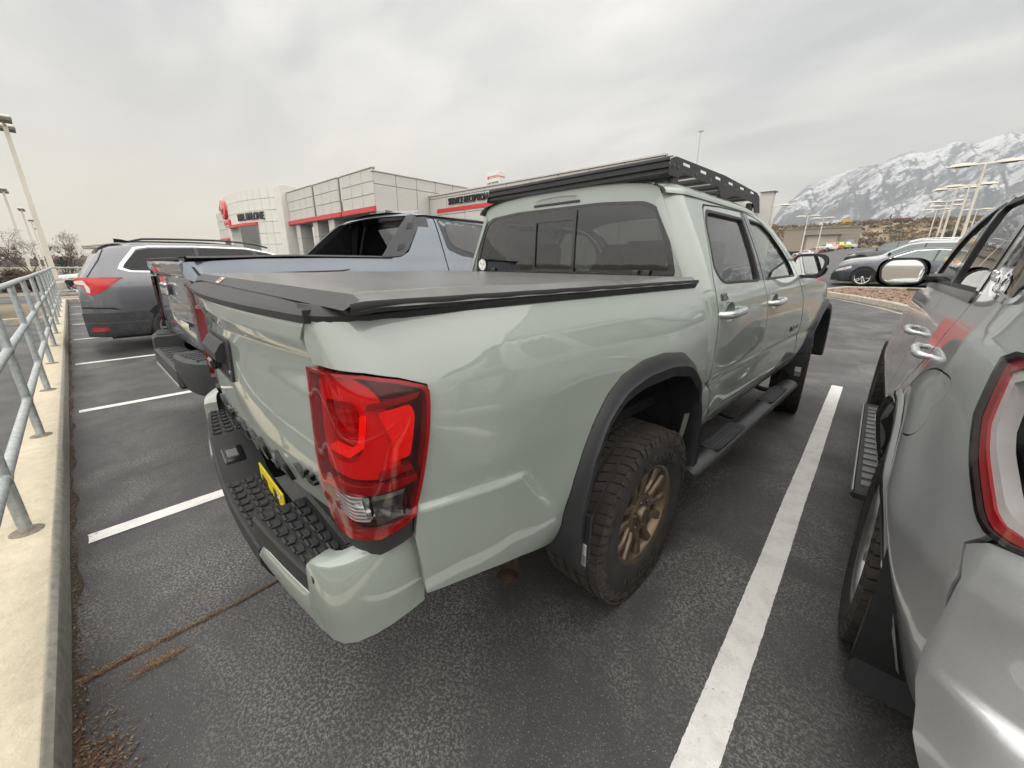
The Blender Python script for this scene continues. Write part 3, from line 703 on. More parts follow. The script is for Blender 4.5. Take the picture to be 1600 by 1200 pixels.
    return t

# ------------------------------------------------------------------ sage pickup, the main subject
TRUCK_LOC, TRUCK_YAW = (-1.516, .256, 0), R(-3.075)
WB = pchip([.45, .55, .62, .70, .80, .90, 1.0, 1.1, 1.18, 1.25, 1.30, 1.34], [.80, .855, .885, .902, .912, .918, .924, .925, .916, .895, .872, .848])
WC = pchip([.45, .55, .62, .70, .78, .84, .875, .90, 1.0, 1.1, 1.18, 1.25, 1.31, 1.36, 1.45, 1.55, 1.65, 1.72, 1.78], [.80, .85, .88, .90, .909, .910, .904, .914, .924, .927, .921, .905, .883, .862, .825, .778, .728, .692, .655])
INS = pchip([-.08, -.05, 0, .05, .1, .15, .2, .3, .45, 6], [.235, .205, .160, .110, .066, .036, .021, .010, 0, 0])
YU = pchip([-.08, -.05, 0, .05, .1, .15, .2, .3, .45, 6], [.055, .056, .062, .070, .095, .136, .184, .283, .432, 5.982])
def bedS(u, z):
    y = YU(u); x = WB(z)-INS(u)
    r = math.hypot((y-1.25)/1.08, z-.42); x += .022*math.exp(-((r-.60)/.13)**2)*sm(.5, .8, z)
    zl = .955-.10*(y-.1); k = sm(.03, -.03, (y-.47)-(.908-z)*.75); x += k*.011*sm(zl+.006, zl-.014, z)
    return (x, y, z)
def cabS(y, z):
    x = WC(z)
    r = math.hypot((y-4.486)/1.08, z-.42); x += .022*math.exp(-((r-.60)/.13)**2)*sm(.5, .8, z)
    r = math.hypot((y-1.25)/1.08, z-.42); x += .018*math.exp(-((r-.60)/.13)**2)*sm(.5, .8, z)
    if y > 4.6: x -= .30*((y-4.6)/.8)**2.2
    if z > 1.3: x -= .05*sm(1.3, 1.7, z)*max(0, (y-2.6)/1.4)**2+.02*sm(1.3, 1.7, z)*max(0, (2.0-y)/.4)**2
    if y < 1.778:                                        # rounded rear corner of the cab
        a = min((1.778-y)/.11, 1.57); return (x-.11*(1-math.cos(a)), 1.778-.11*math.sin(a), z)
    return (x, y, z)
GPR = pchip([.80, .86, .90, .945, .98, 1.05, 1.14, 1.20, 1.235, 1.262, 1.285, 1.305, 1.32], [.036, .026, .018, .008, .005, .006, .011, .014, .012, .003, -.003, -.003, .004])
def gateS(x, z): return (x, .066-.058*(1-(x/.75)**2)+GPR(z), z)

def build_truck():
    T = empty('pickup_truck', TRUCK_LOC, TRUCK_YAW, 'sage grey four-door pickup with black flares, bronze wheels and roof rack', 'pickup truck')
    rev = {}
    # --- bed sides
    LIGHT = [(-.005, 1.236), (.06, 1.234), (.123, 1.229), (.18, 1.216), (.222, 1.200), (.229, 1.190), (.226, 1.16), (.216, 1.10), (.203, 1.033), (.190, .975), (.178, .938), (.114, .898), (.05, .888), (.015, .890), (-.012, .912), (-.034, .96), (-.040, 1.03), (-.037, 1.10), (-.022, 1.18)]
    ARCH_I = [(.70, .50), (.715, .68), (.755, .84), (.815, .95), (.90, 1.005), (1.02, 1.028), (1.22, 1.030), (1.38, 1.0), (1.50, .91), (1.575, .77), (1.605, .62), (1.61, .50)]
    ARCH_O = [(.645, .535), (.640, .64), (.650, .73), (.675, .815), (.71, .895), (.755, .975), (.82, 1.045), (.90, 1.092), (1.03, 1.120), (1.18, 1.122), (1.34, 1.100), (1.455, 1.035), (1.545, .94), (1.605, .82), (1.640, .68), (1.648, .535)]
    side = [(.012, 1.323), (.2, 1.327), (.6, 1.332), (1.1, 1.335), (1.615, 1.335), (1.622, 1.27), (1.640, 1.14), (1.655, .95), (1.66, .535)]
    arch_cut = [(1.25+(p[0]-1.25)*1.045, .6+(p[1]-.6)*1.07) for p in ARCH_I][::-1]; arch_cut = [(1.635, .535)]+[q for q in arch_cut if q[1] > .58]+[(.668, .57)]
    side += arch_cut+[(.60, .60), (.50, .636), (.365, .673), (.198, .708), (.186, .806), (.176, .875), (.182, .935)]
    side += [(.195, .975), (.208, 1.033), (.221, 1.10), (.229, 1.16), (.233, 1.201), (.18, 1.221), (.123, 1.234), (.06, 1.239), (-.004, 1.241), (-.003, 1.25), (-.013, 1.266), (-.010, 1.284), (.004, 1.305)]
    for sx in (1, -1):
        sw = [[(q, .955-.10*(q-.1)+d) for q in (.18, .30, .50)] for d in (.007, .002, -.004, -.010, -.016)]+[[(.47+.018+d, .915), (.47+.018+d+.11, .765), (.47+.018+d+.22, .62)] for d in (-.035, -.015, 0, .015, .035)]
        bs = panel('bed_side', bedS, side, M_SAGE, T, res=.022, side=1, sx=sx, flange=.02, lines=sw)
        # tail lamp: housing, lit plates, reflector, reversing lamp, outer lens
        base = lambda u, z: bedS(u, z)
        CELL = rnd([(-.034, .982), (.049, .989), (.100, .991), (.168, 1.006), (.157, .936), (.100, .914), (.033, .908), (-.012, .921)], .006, 2)
        P_ = lambda n, ol, m, par, of, fl=.012, res=.018, holes=(): panel(n, bedS, ol, m, par, holes=holes, res=res, side=1, sx=sx, off=of, flange=fl)
        tl = P_('tail_light', LIGHT, M_LENS_R, T, .014, 0, .014, [CELL])
        P_('clear_lens', CELL, M_LENS_C, tl, .0135, .003)
        P_('lamp_housing', LIGHT, M_REDD, tl, -.030, 0, .03)
        cc = (.085, 1.065); ins = lambda ol, f, g: [(lerp(cc[0], p[0], f), lerp(cc[1], p[1], g)) for p in ol]
        P_('lamp_rim', LIGHT, mat('lamp_rim_red', (.22, .008, .012), .2, coat=1), tl, .0128, .03, .016, [ins(LIGHT, .945, .962)])
        RB = mat('red_lamp_bright', (.34, .008, .010), .18, coat=1); FN_ = mat('lamp_fin_red', (.16, .012, .016), .15, coat=1)
        big = rnd([(.000, 1.218), (.093, 1.226), (.123, 1.209), (.141, 1.178), (.154, 1.146), (.162, 1.086), (.162, 1.037), (.128, 1.022), (.077, 1.017), (-.003, 1.017), (-.022, 1.03), (-.024, 1.10), (-.012, 1.18)], .018, 4)
        hole = rnd([(.010, 1.176), (.088, 1.180), (.098, 1.15), (.094, 1.085), (.072, 1.052), (.004, 1.046), (-.010, 1.08), (-.006, 1.14)], .014, 4)
        bg = P_('brake_lamp', big, M_REDP, tl, -.004, .026, .014, [hole])
        P_('lamp_cell', ins(hole, 1.0, 1.0), RB, bg, -.020, 0, .02)
        for k in range(5): P_('cell_rib', [(.0+.002*k, 1.155-.020*k), (.086, 1.158-.020*k), (.086, 1.154-.020*k), (.0+.002*k, 1.151-.020*k)], RB, bg, -.014, .006, .03)
        P_('light_bar', rnd([(-.004, 1.066), (.062, 1.064), (.096, 1.089), (.110, 1.155), (.096, 1.155), (.084, 1.097), (.059, 1.080), (.004, 1.082)], .004, 2), mat('red_lamp_pale', (.92, .09, .07), .15, coat=1), bg, -.002, .014)
        for (u0, u1, z0, z1) in ((-.030, -.018, 1.12, 1.19), (-.034, -.022, 1.04, 1.10)): P_('lamp_chip', rnd([(u0, z0), (u1, z0+.004), (u1+.004, z1), (u0+.006, z1-.006)], .003, 2), mat('lamp_chip', (.20, .15, .15), .2, metal=.6, coat=1), tl, -.012, .01)
        P_('side_reflector', rnd([(.131, 1.161), (.190, 1.171), (.196, 1.151), (.179, 1.068), (.140, 1.060), (.150, 1.10)], .008, 3), M_REDR, tl, .005, .02)
        P_('lamp_fin', [(.112, 1.166), (.160, 1.172), (.205, 1.181), (.212, 1.191), (.160, 1.184), (.118, 1.178)], FN_, tl, .009, .02)
        P_('lamp_fin', [(.121, 1.038), (.178, 1.054), (.184, 1.042), (.122, 1.024)], FN_, tl, .009, .02)
        P_('lamp_divider', [(-.036, 1.008), (.020, 1.010), (.092, 1.010), (.186, 1.032), (.188, 1.016), (.104, .994), (.029, .996), (-.034, .990)], FN_, tl, .0125, .03)
        rl = P_('reversing_lamp', rnd([(-.030, .976), (.049, .984), (.096, .986), (.092, .926), (.033, .914), (-.008, .925)], .006, 2), M_SILV, tl, -.018, .004)
        for k in range(7): P_('lamp_flute', spl([(-.026+.003*k, .974-.0085*k), (.03, .968-.0085*k), (.086, .978-.0085*k)], 8)+spl([(.086, .974-.0085*k), (.03, .964-.0085*k), (-.026+.003*k, .970-.0085*k)], 8), M_SILV, rl, -.006, .010, .02)
        P_('lamp_bulb_shield', rnd([(.078, .978), (.094, .980), (.092, .935), (.082, .932)], .004, 2), mat('bulb_shield', (.5, .5, .5), .15, metal=1), rl, -.002, .012)
        P_('smoked_cell', rnd([(.102, .988), (.166, 1.001), (.155, .940), (.102, .920)], .004, 2), M_BLKG, tl, -.001, .02)
        P_('cell_bevel', [(.104, .986), (.164, .998), (.160, .988), (.106, .976)], mat('smoked_edge', (.10, .10, .10), .2, coat=1), tl, .003, .006)
        # black lower trim between lamp and bumper
        panel('lamp_base_trim', bedS, [(-.02, .905), (.0, .892), (.05, .884), (.114, .894), (.176, .934), (.172, .872), (.10, .835), (.0, .83)], M_BLKP, T, res=.03, side=1, sx=sx, off=-.012, flange=.03)
        # bed rail cap
        pr = [(.0, .0), (.006, .014), (-.004, .026), (-.03, .032), (-.10, .032), (-.125, .026), (-.125, -.03)]
        cap = MB(); us = [-.01, .01, .03, .06, .09, .12, .16, .22, .3, .45, .7, 1.0, 1.3, 1.5, 1.612]
        rows = []
        for i, u in enumerate(us):
            x, y, _ = bedS(u, 1.325); 
            nx, ny = (1, 0)
            a = Vector(bedS(u+.003, 1.325)[:2])-Vector(bedS(u-.003, 1.325)[:2]); n2 = Vector((a.y, -a.x)).normalized() if a.length > 0 else Vector((1, 0))
            n2 = n2.lerp(Vector((1, 0)), sm(.0, .25, u)*.0)
            rows.append([(x+n2.x*px-(0 if px > -.05 else 0), y+n2.y*px*(1 if px > -.02 else .15)+(0), 1.318+.014*sm(0, .5, u)+pz) for px, pz in pr])
        m_ = len(pr)
        cap.add([((p[0] if sx > 0 else -p[0]), p[1], p[2]) for r_ in rows for p in r_], [((i*m_+k, (i+1)*m_+k, (i+1)*m_+k+1, i*m_+k+1) if sx > 0 else (i*m_+k+1, (i+1)*m_+k+1, (i+1)*m_+k, i*m_+k)) for i in range(len(us)-1) for k in range(m_-1)]+[tuple(range(m_)), tuple(range((len(us)-1)*m_, len(us)*m_))[::-1]])
        cap.obj('bed_rail_cap', M_BLKP, T, smooth=45)
        # wheel-arch flares, liners
        for nm, AO, AI, S, dy in (('rear', ARCH_O, ARCH_I, bedS, 0), ('front', None, None, cabS, 0)):
            if nm == 'front':
                AO = [(2*2.868-p[0]-.0, p[1]) for p in ARCH_O][::-1]; AI = [(2*2.868-p[0], p[1]) for p in ARCH_I][::-1]
                AO = [(y+.012, z) for y, z in AO]; AI = [(y+.012, z) for y, z in AI]
            n = 64; o_ = resample(AO, n); i_ = resample(AI, n); fl = MB(); rows = []
            for (yo, zo), (yi, zi) in zip(o_, i_):
                xb = S(yo+.018 if S is bedS else yo, zo)[0]; xm = S(lerp(yo, yi, .3)+(.018 if S is bedS else 0), lerp(zo, zi, .3))[0]
                xin = max(xm+.020, .955)
                rows.append([(xb-.004, yo, zo), (xb+.005, yo, zo), (xb+.009, lerp(yo, yi, .05), lerp(zo, zi, .05)), (lerp(xm, xin, .72)+.006, lerp(yo, yi, .36), lerp(zo, zi, .36)), (xin+.004, lerp(yo, yi, .46), lerp(zo, zi, .46)),
                             (xin+.010, lerp(yo, yi, .54), lerp(zo, zi, .54)), (xin+.006, lerp(yo, yi, .92), lerp(zo, zi, .92)), (xin+.001, lerp(yo, yi, 1.0), lerp(zo, zi, 1.0)), (xin-.03, lerp(yo, yi, 1.03), lerp(zo, zi, 1.03)), (.84, lerp(yo, yi, 1.02), lerp(zo, zi, 1.02))])
            m_ = len(rows[0])
            fl.add([((p[0] if sx > 0 else -p[0]), p[1], p[2]) for r_ in rows for p in r_], [((i*m_+k, i*m_+k+1, (i+1)*m_+k+1, (i+1)*m_+k) if sx < 0 else (i*m_+k+1, i*m_+k, (i+1)*m_+k, (i+1)*m_+k+1)) for i in range(n-1) for k in range(m_-1)])
            fl.obj('fender_flare', M_FLARE, T, smooth=38)
            yc = 1.25 if nm == 'rear' else 4.486
            ln = MB(); sxx = sx; lp = resample([(y_, min(z_, 1.04)) for y_, z_ in AI], 28)
            ln.grid(lambda u, v: (sxx*lerp(.46, .935, v), yc+(lp[int(u*27+.5)][0]-yc)*1.015, lp[int(u*27+.5)][1]+.012), 27, 3)
            ln.add([(sxx*.46, yc-.60, .3), (sxx*.46, yc+.60, .3), (sxx*.46, yc+.60, 1.08), (sxx*.46, yc-.60, 1.08)], [(0, 1, 2, 3)])
            ln.box((sxx*.685, yc+(.395 if nm == 'rear' else .52), .78), (.47, .012, .50)); ln.obj('wheel_liner', M_DARK, T)
        # mud flap with its two-tone badge plate
        for yb, tag_ in ((.722, 1), (3.93, 1)):
            mf = MB().prism([(.74, .64), (.972, .68), (.974, .53), (.958, .450), (.935, .450), (.78, .58)], lambda q, z: (sx*q, yb+.005, z), lambda q, z: (sx*q, yb-.005, z)).obj('mud_flap', M_BLKP, T, fix=True)
            box('badge_plate', (sx*.944, yb-.008, .552), (.044, .004, .042), mat('brushed_plate', (.78, .77, .74), .3, metal=.5), mf, .001)
            box('badge_plate', (sx*.946, yb-.008, .510), (.044, .004, .040), mat('grey_plate', (.22, .22, .23), .4), mf, .001)
    # --- tailgate
    GR = [(.716, 1.318), (.714, 1.305), (.702, 1.284), (.706, 1.266), (.724, 1.250), (.729, 1.236), (.730, 1.18), (.727, 1.10), (.725, 1.03), (.729, .97), (.741, .915), (.744, .872), (.70, .862)]
    GO = [(-p[0], p[1]) for p in GR[::-1]][::1]; GO = GR+GO
    HND = rnd([(-.20, 1.205), (.135, 1.205), (.135, 1.075), (-.20, 1.075)], .018, 4)
    tg = panel('tailgate', gateS, GO, M_SAGE, T, res=.024, side=1, flange=.015, lines=[[(-.75, z), (.75, z)] for z in (.875, .90, .92, .945, .962, .98, 1.22, 1.235, 1.248, 1.262, 1.274, 1.285, 1.295, 1.305)])
    panel('tailgate_seal', gateS, [(p[0]*1.03, p[1]) for p in GO], M_SEAL, tg, res=.08, side=1, off=-.016, flange=0)
    MB().grid(lambda u, v: (lerp(-.74, .74, u), gateS(lerp(-.74, .74, u), 1.30)[1]+[-.004, -.006, .004, .055, .13][int(v*4+.5)], 1.3185+[-.001, .014, .022, .030, .030][int(v*4+.5)]), 30, 4).obj('tailgate_cap', M_BLKP, tg, smooth=50)
    for s in (-1, 1): box('tailgate_cap_end', (s*.7405, .115, 1.330), (.003, .12, .026), M_SEAL, tg, .001)
    gy = gateS(0, 1.14)[1]
    MB().prism(HND, lambda a, c: (a, gateS(a, c)[1]+.01, c), lambda a, c: (a, gateS(a, c)[1]-.007, c)).obj('handle_bezel', M_BLKP, tg, smooth=30, fix=True)
    MB().prism(rnd([(-.10, 1.128), (.10, 1.128), (.10, 1.088), (-.10, 1.088)], .012, 3), lambda a, c: (a, gateS(a, c)[1]-.0055, c), lambda a, c: (a, gateS(a, c)[1]-.0085, c)).obj('handle_recess', M_DARK, tg, fix=True)
    hb = MB()
    hb.add([(x, y_, z_) for x in (-.155, .085) for y_, z_ in ((gy-.004, 1.194), (gy-.014, 1.190), (gy-.032, 1.162), (gy-.032, 1.140), (gy-.024, 1.132), (gy-.004, 1.142))], [(0, 1, 2, 3, 4, 5), (11, 10, 9, 8, 7, 6)]+[(k, (k+1) % 6, 6+(k+1) % 6, 6+k) for k in range(6)])
    hd = hb.obj('tailgate_handle', M_BLKP, tg, fix=True)
    box('camera_pod', (-.04, gy-.022, 1.112), (.065, .03, .034), M_BLKG, hd, .006)
    MB().lathe([(0, .008), (-.004, .007), (-.004, .0)], 14, 'y', (.112, gy-.006, 1.105)).obj('key_lock', mat('lock_metal', (.3, .3, .3), .3, metal=.9), hd, smooth=40)
    # stamped name along the bottom and engine badge
    xs = [-.395+.165*i for i in range(6)]
    for ch, x in zip('TACOMA', xs):
        def fn(px, py, h, x=x): 
            X = x+px; Z = .884+py; q = gateS(X, Z); return Vector((X, q[1]-h-.001, Z))
        text_on('letter', ch, fn, mat('letter_dark', (.018, .020, .019), .3, coat=.5), tg, .094, .005, .003, sxc=1.6)
    def fnv(px, py, h): X = .612+px; Z = .934+py; return Vector((X, gateS(X, Z)[1]-h-.001, Z))
    text_on('engine_badge', 'V6', fnv, M_BLKG, tg, .040, .005, .0016, sxc=2.1)
    # --- rear bumper
    def by(x): return -.055+.062*(abs(x)/.75)**2.2
    BM = M_BLKP; bu = MB()
    def slab(x0, x1, z1, z0, n=10, yf=.10, zt=None):
        """stretch of bumper between x0 and x1: flat top at z1, rear face down to z0"""
        rows = []
        for i in range(n+1):
            x = lerp(x0, x1, i/n); y = by(x); za = z1 if zt is None else lerp(z1, zt, i/n)
            rows.append([(x, yf, za), (x, y+.006, za), (x, y, za-.006), (x, y-.002, lerp(za, z0, .5)), (x, y+.02, z0), (x, yf, z0)])
        bu.add([p for r_ in rows for p in r_], [(i*6+k, i*6+k+1, (i+1)*6+k+1, (i+1)*6+k) for i in range(n) for k in range(5)]+[(0, 1, 2, 3, 4, 5)[::-1], tuple(range(n*6, n*6+6))])
    slab(.355, .735, .745, .58); slab(-.735, -.36, .745, .58); slab(-.135, .350, .635, .52); slab(-.36, -.135, .745, .54, zt=.635)
    bp_ = bu.obj('rear_bumper', BM, T, smooth=35)
    def pad(x0, x1, z, nx, ny):
        """anti-slip cells: raised bars with gaps on a step"""
        b = MB(); dx = (x1-x0)/nx
        for i in range(nx):
            xc = x0+dx*(i+.5); y0 = by(xc)+.012; y1 = .092; dy = (y1-y0)/ny
            for j in range(ny):
                yc = y0+dy*(j+.5)
                b.box((xc-dx*.12, yc-dy*.36, z+.003), (dx*.62, dy*.20, .009), bev=.0025)
                b.box((xc+dx*.30, yc-dy*.05, z+.003), (dx*.14, dy*.62, .008), bev=.0025)
                b.box((xc-dx*.1, yc+dy*.12, z+.001), (dx*.5, dy*.5, .005), bev=.002)
        b.obj('step_pad', mat('step_rubber', (.034, .034, .036), .6, noise=(30, .3), bump=(300, .3, .001)), bp_)
    pad(.365, .715, .746, 7, 3); pad(-.72, -.37, .746, 7, 3); pad(-.12, .34, .636, 9, 3)
    sl = Matrix.Rotation(math.atan2(-.11, .225)*-1, 3, 'Y')
    pn = MB().box((-.25, .012, .692), (.085, .07, .012), bev=.004, M=sl).obj('trailer_socket_frame', M_BLKG, bp_)
    MB().box((-.249, .010, .698), (.042, .038, .012), bev=.003, M=sl).obj('trailer_socket_cover', mat('socket_grey', (.16, .16, .165), .4), pn)
    for s in (-1, 1):                                            # body-coloured corner running into a lower blade
        st = [(.395, .655, .632), (.42, .684, .606), (.47, .694, .592), (.58, .696, .582), (.66, .697, .577), (.690, .698, .576), (.700, .712, .576), (.706, .790, .576), (.722, .802, .576), (.752, .808, .575)]
        pth = [(x, by(x)-.007 if x < .70 else by(x)-.007+.02*(x-.70), a_, b_) for x, a_, b_ in st]+[(.785, .016, .816, .577), (.812, .042, .826, .584), (.832, .080, .838, .594), (.846, .118, .848, .607), (.855, .158, .854, .620), (.860, .197, .857, .632)]
        rows = []
        for i, (x, y, zt, zb_) in enumerate(pth):
            p0 = Vector(pth[max(i-1, 0)][:2]); p1 = Vector(pth[min(i+1, len(pth)-1)][:2]); tg_ = (p1-p0).normalized(); d = Vector((tg_.y, -tg_.x)); r1 = min(.012, (zt-zb_)*.2)
            dp = .030 if x < .70 else .05
            rows.append([(x-d.x*dp, y-d.y*dp, zt+.001), (x-d.x*r1, y-d.y*r1, zt), (x-d.x*r1*.3, y-d.y*r1*.3, zt-r1*.4), (x, y, zt-r1*1.1), (x+d.x*.003, y+d.y*.003, lerp(zt, zb_, .55)), (x-d.x*.002, y-d.y*.002, lerp(zt, zb_, .66)), (x-d.x*.012, y-d.y*.012, lerp(zt, zb_, .95)), (x-d.x*.024, y-d.y*.024, zb_), (x-d.x*.06, y-d.y*.06, zb_+.002)])
        m_ = 9; n_ = len(rows); cr = MB()
        cr.add([(s*p[0], p[1], p[2]) for r_ in rows for p in r_], [(i*m_+k, i*m_+k+1, (i+1)*m_+k+1, (i+1)*m_+k) for i in range(n_-1) for k in range(m_-1)]+[tuple(range(m_)), tuple(range((n_-1)*m_, n_*m_))[::-1]])
        ec = cr.obj('bumper_end_cap', M_SAGE, bp_, smooth=32, fix=True)
        MB().lathe([(.006, .0115), (-.003, .0115), (-.0045, .010), (-.0045, 0)], 18, 'y', (s*.726, .000, .757)).obj('parking_sensor', M_BLKG, ec, smooth=40)
    # number plate: dealer frame in yellow and black
    pl_ = box('licence_plate', (.07, .066, .625), (.305, .006, .155), mat('plate_yellow', (.80, .62, .02), .45, noise=(30, .06)), T, .002)
    box('plate_band', (.07, .0618, .566), (.305, .003, .040), mat('plate_black', (.012, .012, .014), .4), pl_, .001)
    box('plate_emblem', (-.015, .0622, .640), (.07, .002, .055), mat('plate_print', (.06, .045, .02), .5, noise=(60, .5)), pl_, .0005)
    box('plate_emblem', (.13, .0622, .655), (.05, .002, .05), mat('plate_print', (.06, .045, .02), .5), pl_, .0005)
    def fpl(s, px, pz): return lambda x, y, h: Vector((px+x, .0595-h, pz+y))
    text_on('plate_lettering', 'KARL MALONE', fpl(0, .07, .556), M_WHITE, pl_, .026, .0006, .0006)
    text_on('plate_lettering', '24', fpl(0, .185, .672), M_WHITE, pl_, .032, .0006, .0006)
    # --- tonneau cover
    cv = MB(); ny, nx = 40, 24
    def cov(u, v):
        x = lerp(-.868, .868, u); y = lerp(.112, 1.60, v); e = 1-sm(.84, .868, abs(x)); r_ = sm(.105, .135, y)
        bow = .006*math.sin(v*math.pi*3)**2*.4
        return (x-math.copysign(.010*sm(.2, 0, y), x), y, 1.355+.020*(e*.6+.4)*1+bow*e-.006*(1-r_)-.012*(1-e)+.002*math.sin(x*40+y*13)*0)
    cv.grid(cov, nx*2, ny)
    cvo = cv.obj('tonneau_cover', mat('vinyl_cover', (.13, .128, .125), .26, noise=(7, .18, 8), bump=(330, .08, .0006)), T, smooth=70)
    for s in (-1, 1):                                            # stitched side skirt and the rail under it
        MB().grid(lambda u, v: (s*(.864+.012*v-.02*v*v+.002*math.sin(u*60)), lerp(.095, 1.60, u), 1.364-.022*v-.004*sm(.02, 0, u)), 60, 3, s < 0).obj('cover_skirt', mat('vinyl_skirt', (.028, .028, .03), .5, bump=(330, .4, .0015)), cvo, smooth=70)
        box('cover_rail', (s*.835, .85, 1.352), (.035, 1.49, .018), M_BLKG, cvo, .003)
        box('rail_clamp', (s*.80, .122, 1.346), (.10, .05, .016), M_BLKP, cvo, .008)
    MB().grid(lambda u, v: (lerp(-.862, .862, u), (.114-.030*v), 1.374-.024*v-.008*sm(.83, .865, abs(lerp(-.862, .862, u)))*(1-v)+.0015*(1 if int(u*180) % 2 else 0)*v*(1-v)*4), 180, 3, True).obj('cover_tail_strip', mat('vinyl_skirt_ribbed', (.036, .035, .036), .48, bump=(200, .3, .001)), cvo, smooth=70)
    for nm, x0, x1, v0, v1, mm, o in (('cover_tag', -.335, -.265, .15, .9, mat('cover_tag', (.6, .58, .54), .5, noise=(70, .5)), .0025), ('cover_tag_stripe', -.318, -.292, .3, .7, mat('cover_tag_red', (.55, .05, .04), .5), .0035)):
        MB().grid(lambda u, v: (lerp(x0, x1, u), .114-.030*lerp(v0, v1, v)-o*.7, 1.374-.024*lerp(v0, v1, v)+o*.7), 1, 1, True).obj(nm, mm, cvo)
    # bed floor so nothing is hollow
    box('bed_floor', (0, .85, .80), (1.50, 1.5, .05), M_DARK, T, .0)
    box('frame_rail', (.50, 2.6, .50), (.09, 5.0, .14), M_DARK, T, .0); box('frame_rail', (-.50, 2.6, .50), (.09, 5.0, .14), M_DARK, T, .0)
    box('underbody_pan', (0, 3.2, .56), (1.5, 3.2, .10), M_DARK, T, .0)
    MB().tube([(-.70, 1.25, .39), (.70, 1.25, .39)], .055, 12).obj('rear_axle', M_DARK, T, smooth=50)
    # --- cab sides
    rear_q = [(1.66, .60), (1.70, .60), (1.715, .86), (1.735, .90), (1.745, 1.0), (1.748, 1.14), (1.752, 1.25), (1.765, 1.34), (1.80, 1.44), (1.875, 1.60), (1.925, 1.690), (1.955, 1.712), (2.2, 1.724), (2.56, 1.730), (2.60, 1.730), (2.60, 1.737), (1.80, 1.737), (1.66, 1.737), (1.622, 1.70), (1.622, 1.5), (1.622, 1.3)]
    RWIN = rnd([(1.815, 1.415), (1.862, 1.352), (1.925, 1.336), (2.49, 1.334), (2.515, 1.50), (2.535, 1.690), (1.965, 1.688), (1.90, 1.62)], .03, 4)
    FWIN = rnd([(2.61, 1.336), (3.42, 1.345), (3.385, 1.42), (3.27, 1.53), (3.10, 1.635), (2.93, 1.690), (2.64, 1.696)], .03, 4)
    RD = [(1.75, .885), (1.757, 1.0), (1.76, 1.14), (1.764, 1.25), (1.777, 1.34), (1.812, 1.44), (1.885, 1.60), (1.938, 1.683), (1.967, 1.703), (2.2, 1.716), (2.565, 1.722), (2.568, 1.5), (2.575, 1.2), (2.60, 1.0), (2.60, .69), (1.86, .69), (1.81, .74), (1.775, .84)]
    FD = [(2.610, .69), (2.612, 1.0), (2.586, 1.2), (2.578, 1.5), (2.575, 1.722), (2.80, 1.714), (2.98, 1.685), (3.16, 1.622), (3.34, 1.528), (3.47, 1.43), (3.52, 1.345), (3.535, 1.28), (3.60, 1.13), (3.70, .98), (3.745, .84), (3.755, .69)]
    RK = [(1.70, .60), (3.80, .60), (3.80, .678), (1.86, .678), (1.80, .725), (1.762, .84), (1.735, .875), (1.712, .84)]
    FN = [(3.766, .60), (3.768, .84), (3.722, .985), (3.622, 1.135), (3.556, 1.285), (3.54, 1.352), (3.9, 1.335), (4.5, 1.285), (4.85, 1.235), (4.86, .98)]
    fa = [(2*2.868-p[0]+.012, p[1]) for p in ARCH_I]; fa = [q for q in fa if q[1] > .6]
    FN += [(5.05, .80), (5.06, .60)]+[(5.05, .62)]+[q for q in fa]
    for sx in (1, -1):
        panel('cab_quarter', cabS, rear_q, M_SAGE, T, res=.024, sx=sx, flange=.03)
        CUP = lambda yc: [(yc+.005+.07*math.cos(a), 1.207+.048*math.sin(a)) for a in [2*math.pi*k/28 for k in range(28)]]
        d1 = panel('rear_door', cabS, RD, M_SAGE, T, holes=[RWIN, CUP(1.90)], res=.022, sx=sx, flange=.016)
        d2 = panel('front_door', cabS, FD, M_SAGE, T, holes=[FWIN, CUP(2.735)], res=.022, sx=sx, flange=.016)
        panel('rocker_panel', cabS, RK, M_SAGE, T, res=.03, sx=sx, flange=.03)
        panel('front_fender', cabS, FN, M_SAGE, T, res=.03, sx=sx, flange=.03)
        rail = [(2.605, 1.729), (2.8, 1.722), (2.985, 1.694), (3.168, 1.630), (3.35, 1.536), (3.485, 1.435), (3.535, 1.352), (3.66, 1.352), (3.60, 1.44), (3.44, 1.575), (3.25, 1.668), (3.04, 1.722), (2.80, 1.735), (2.605, 1.737)]
        panel('a_pillar', cabS, rail, M_SAGE, T, res=.03, sx=sx, flange=.02)
        for d, W, gm, Z0 in ((d1, RWIN, M_GLASS_D, 0), (d2, FWIN, M_GLASS_M, 0)):
            cx = sum(p[0] for p in W)/len(W); cz = sum(p[1] for p in W)/len(W)
            inn = [(lerp(cx, p[0], .955), lerp(cz, p[1], .925)) for p in W]
            panel('window_seal', cabS, W, M_SEAL, d, holes=[inn], res=.03, sx=sx, off=.002, flange=.018)
            panel('window_glass', cabS, [(lerp(cx, p[0], .985), lerp(cz, p[1], .985)) for p in W], gm, d, res=.06, sx=sx, off=-.012, flange=0)
        panel('pillar_trim', cabS, [(2.50, 1.34), (2.566, 1.34), (2.562, 1.72), (2.545, 1.72)], M_BLKG, d1, res=.05, sx=sx, off=.0035, flange=.003)
        panel('pillar_trim', cabS, [(2.580, 1.34), (2.625, 1.34), (2.655, 1.72), (2.578, 1.72)], M_BLKG, d2, res=.05, sx=sx, off=.0035, flange=.003)
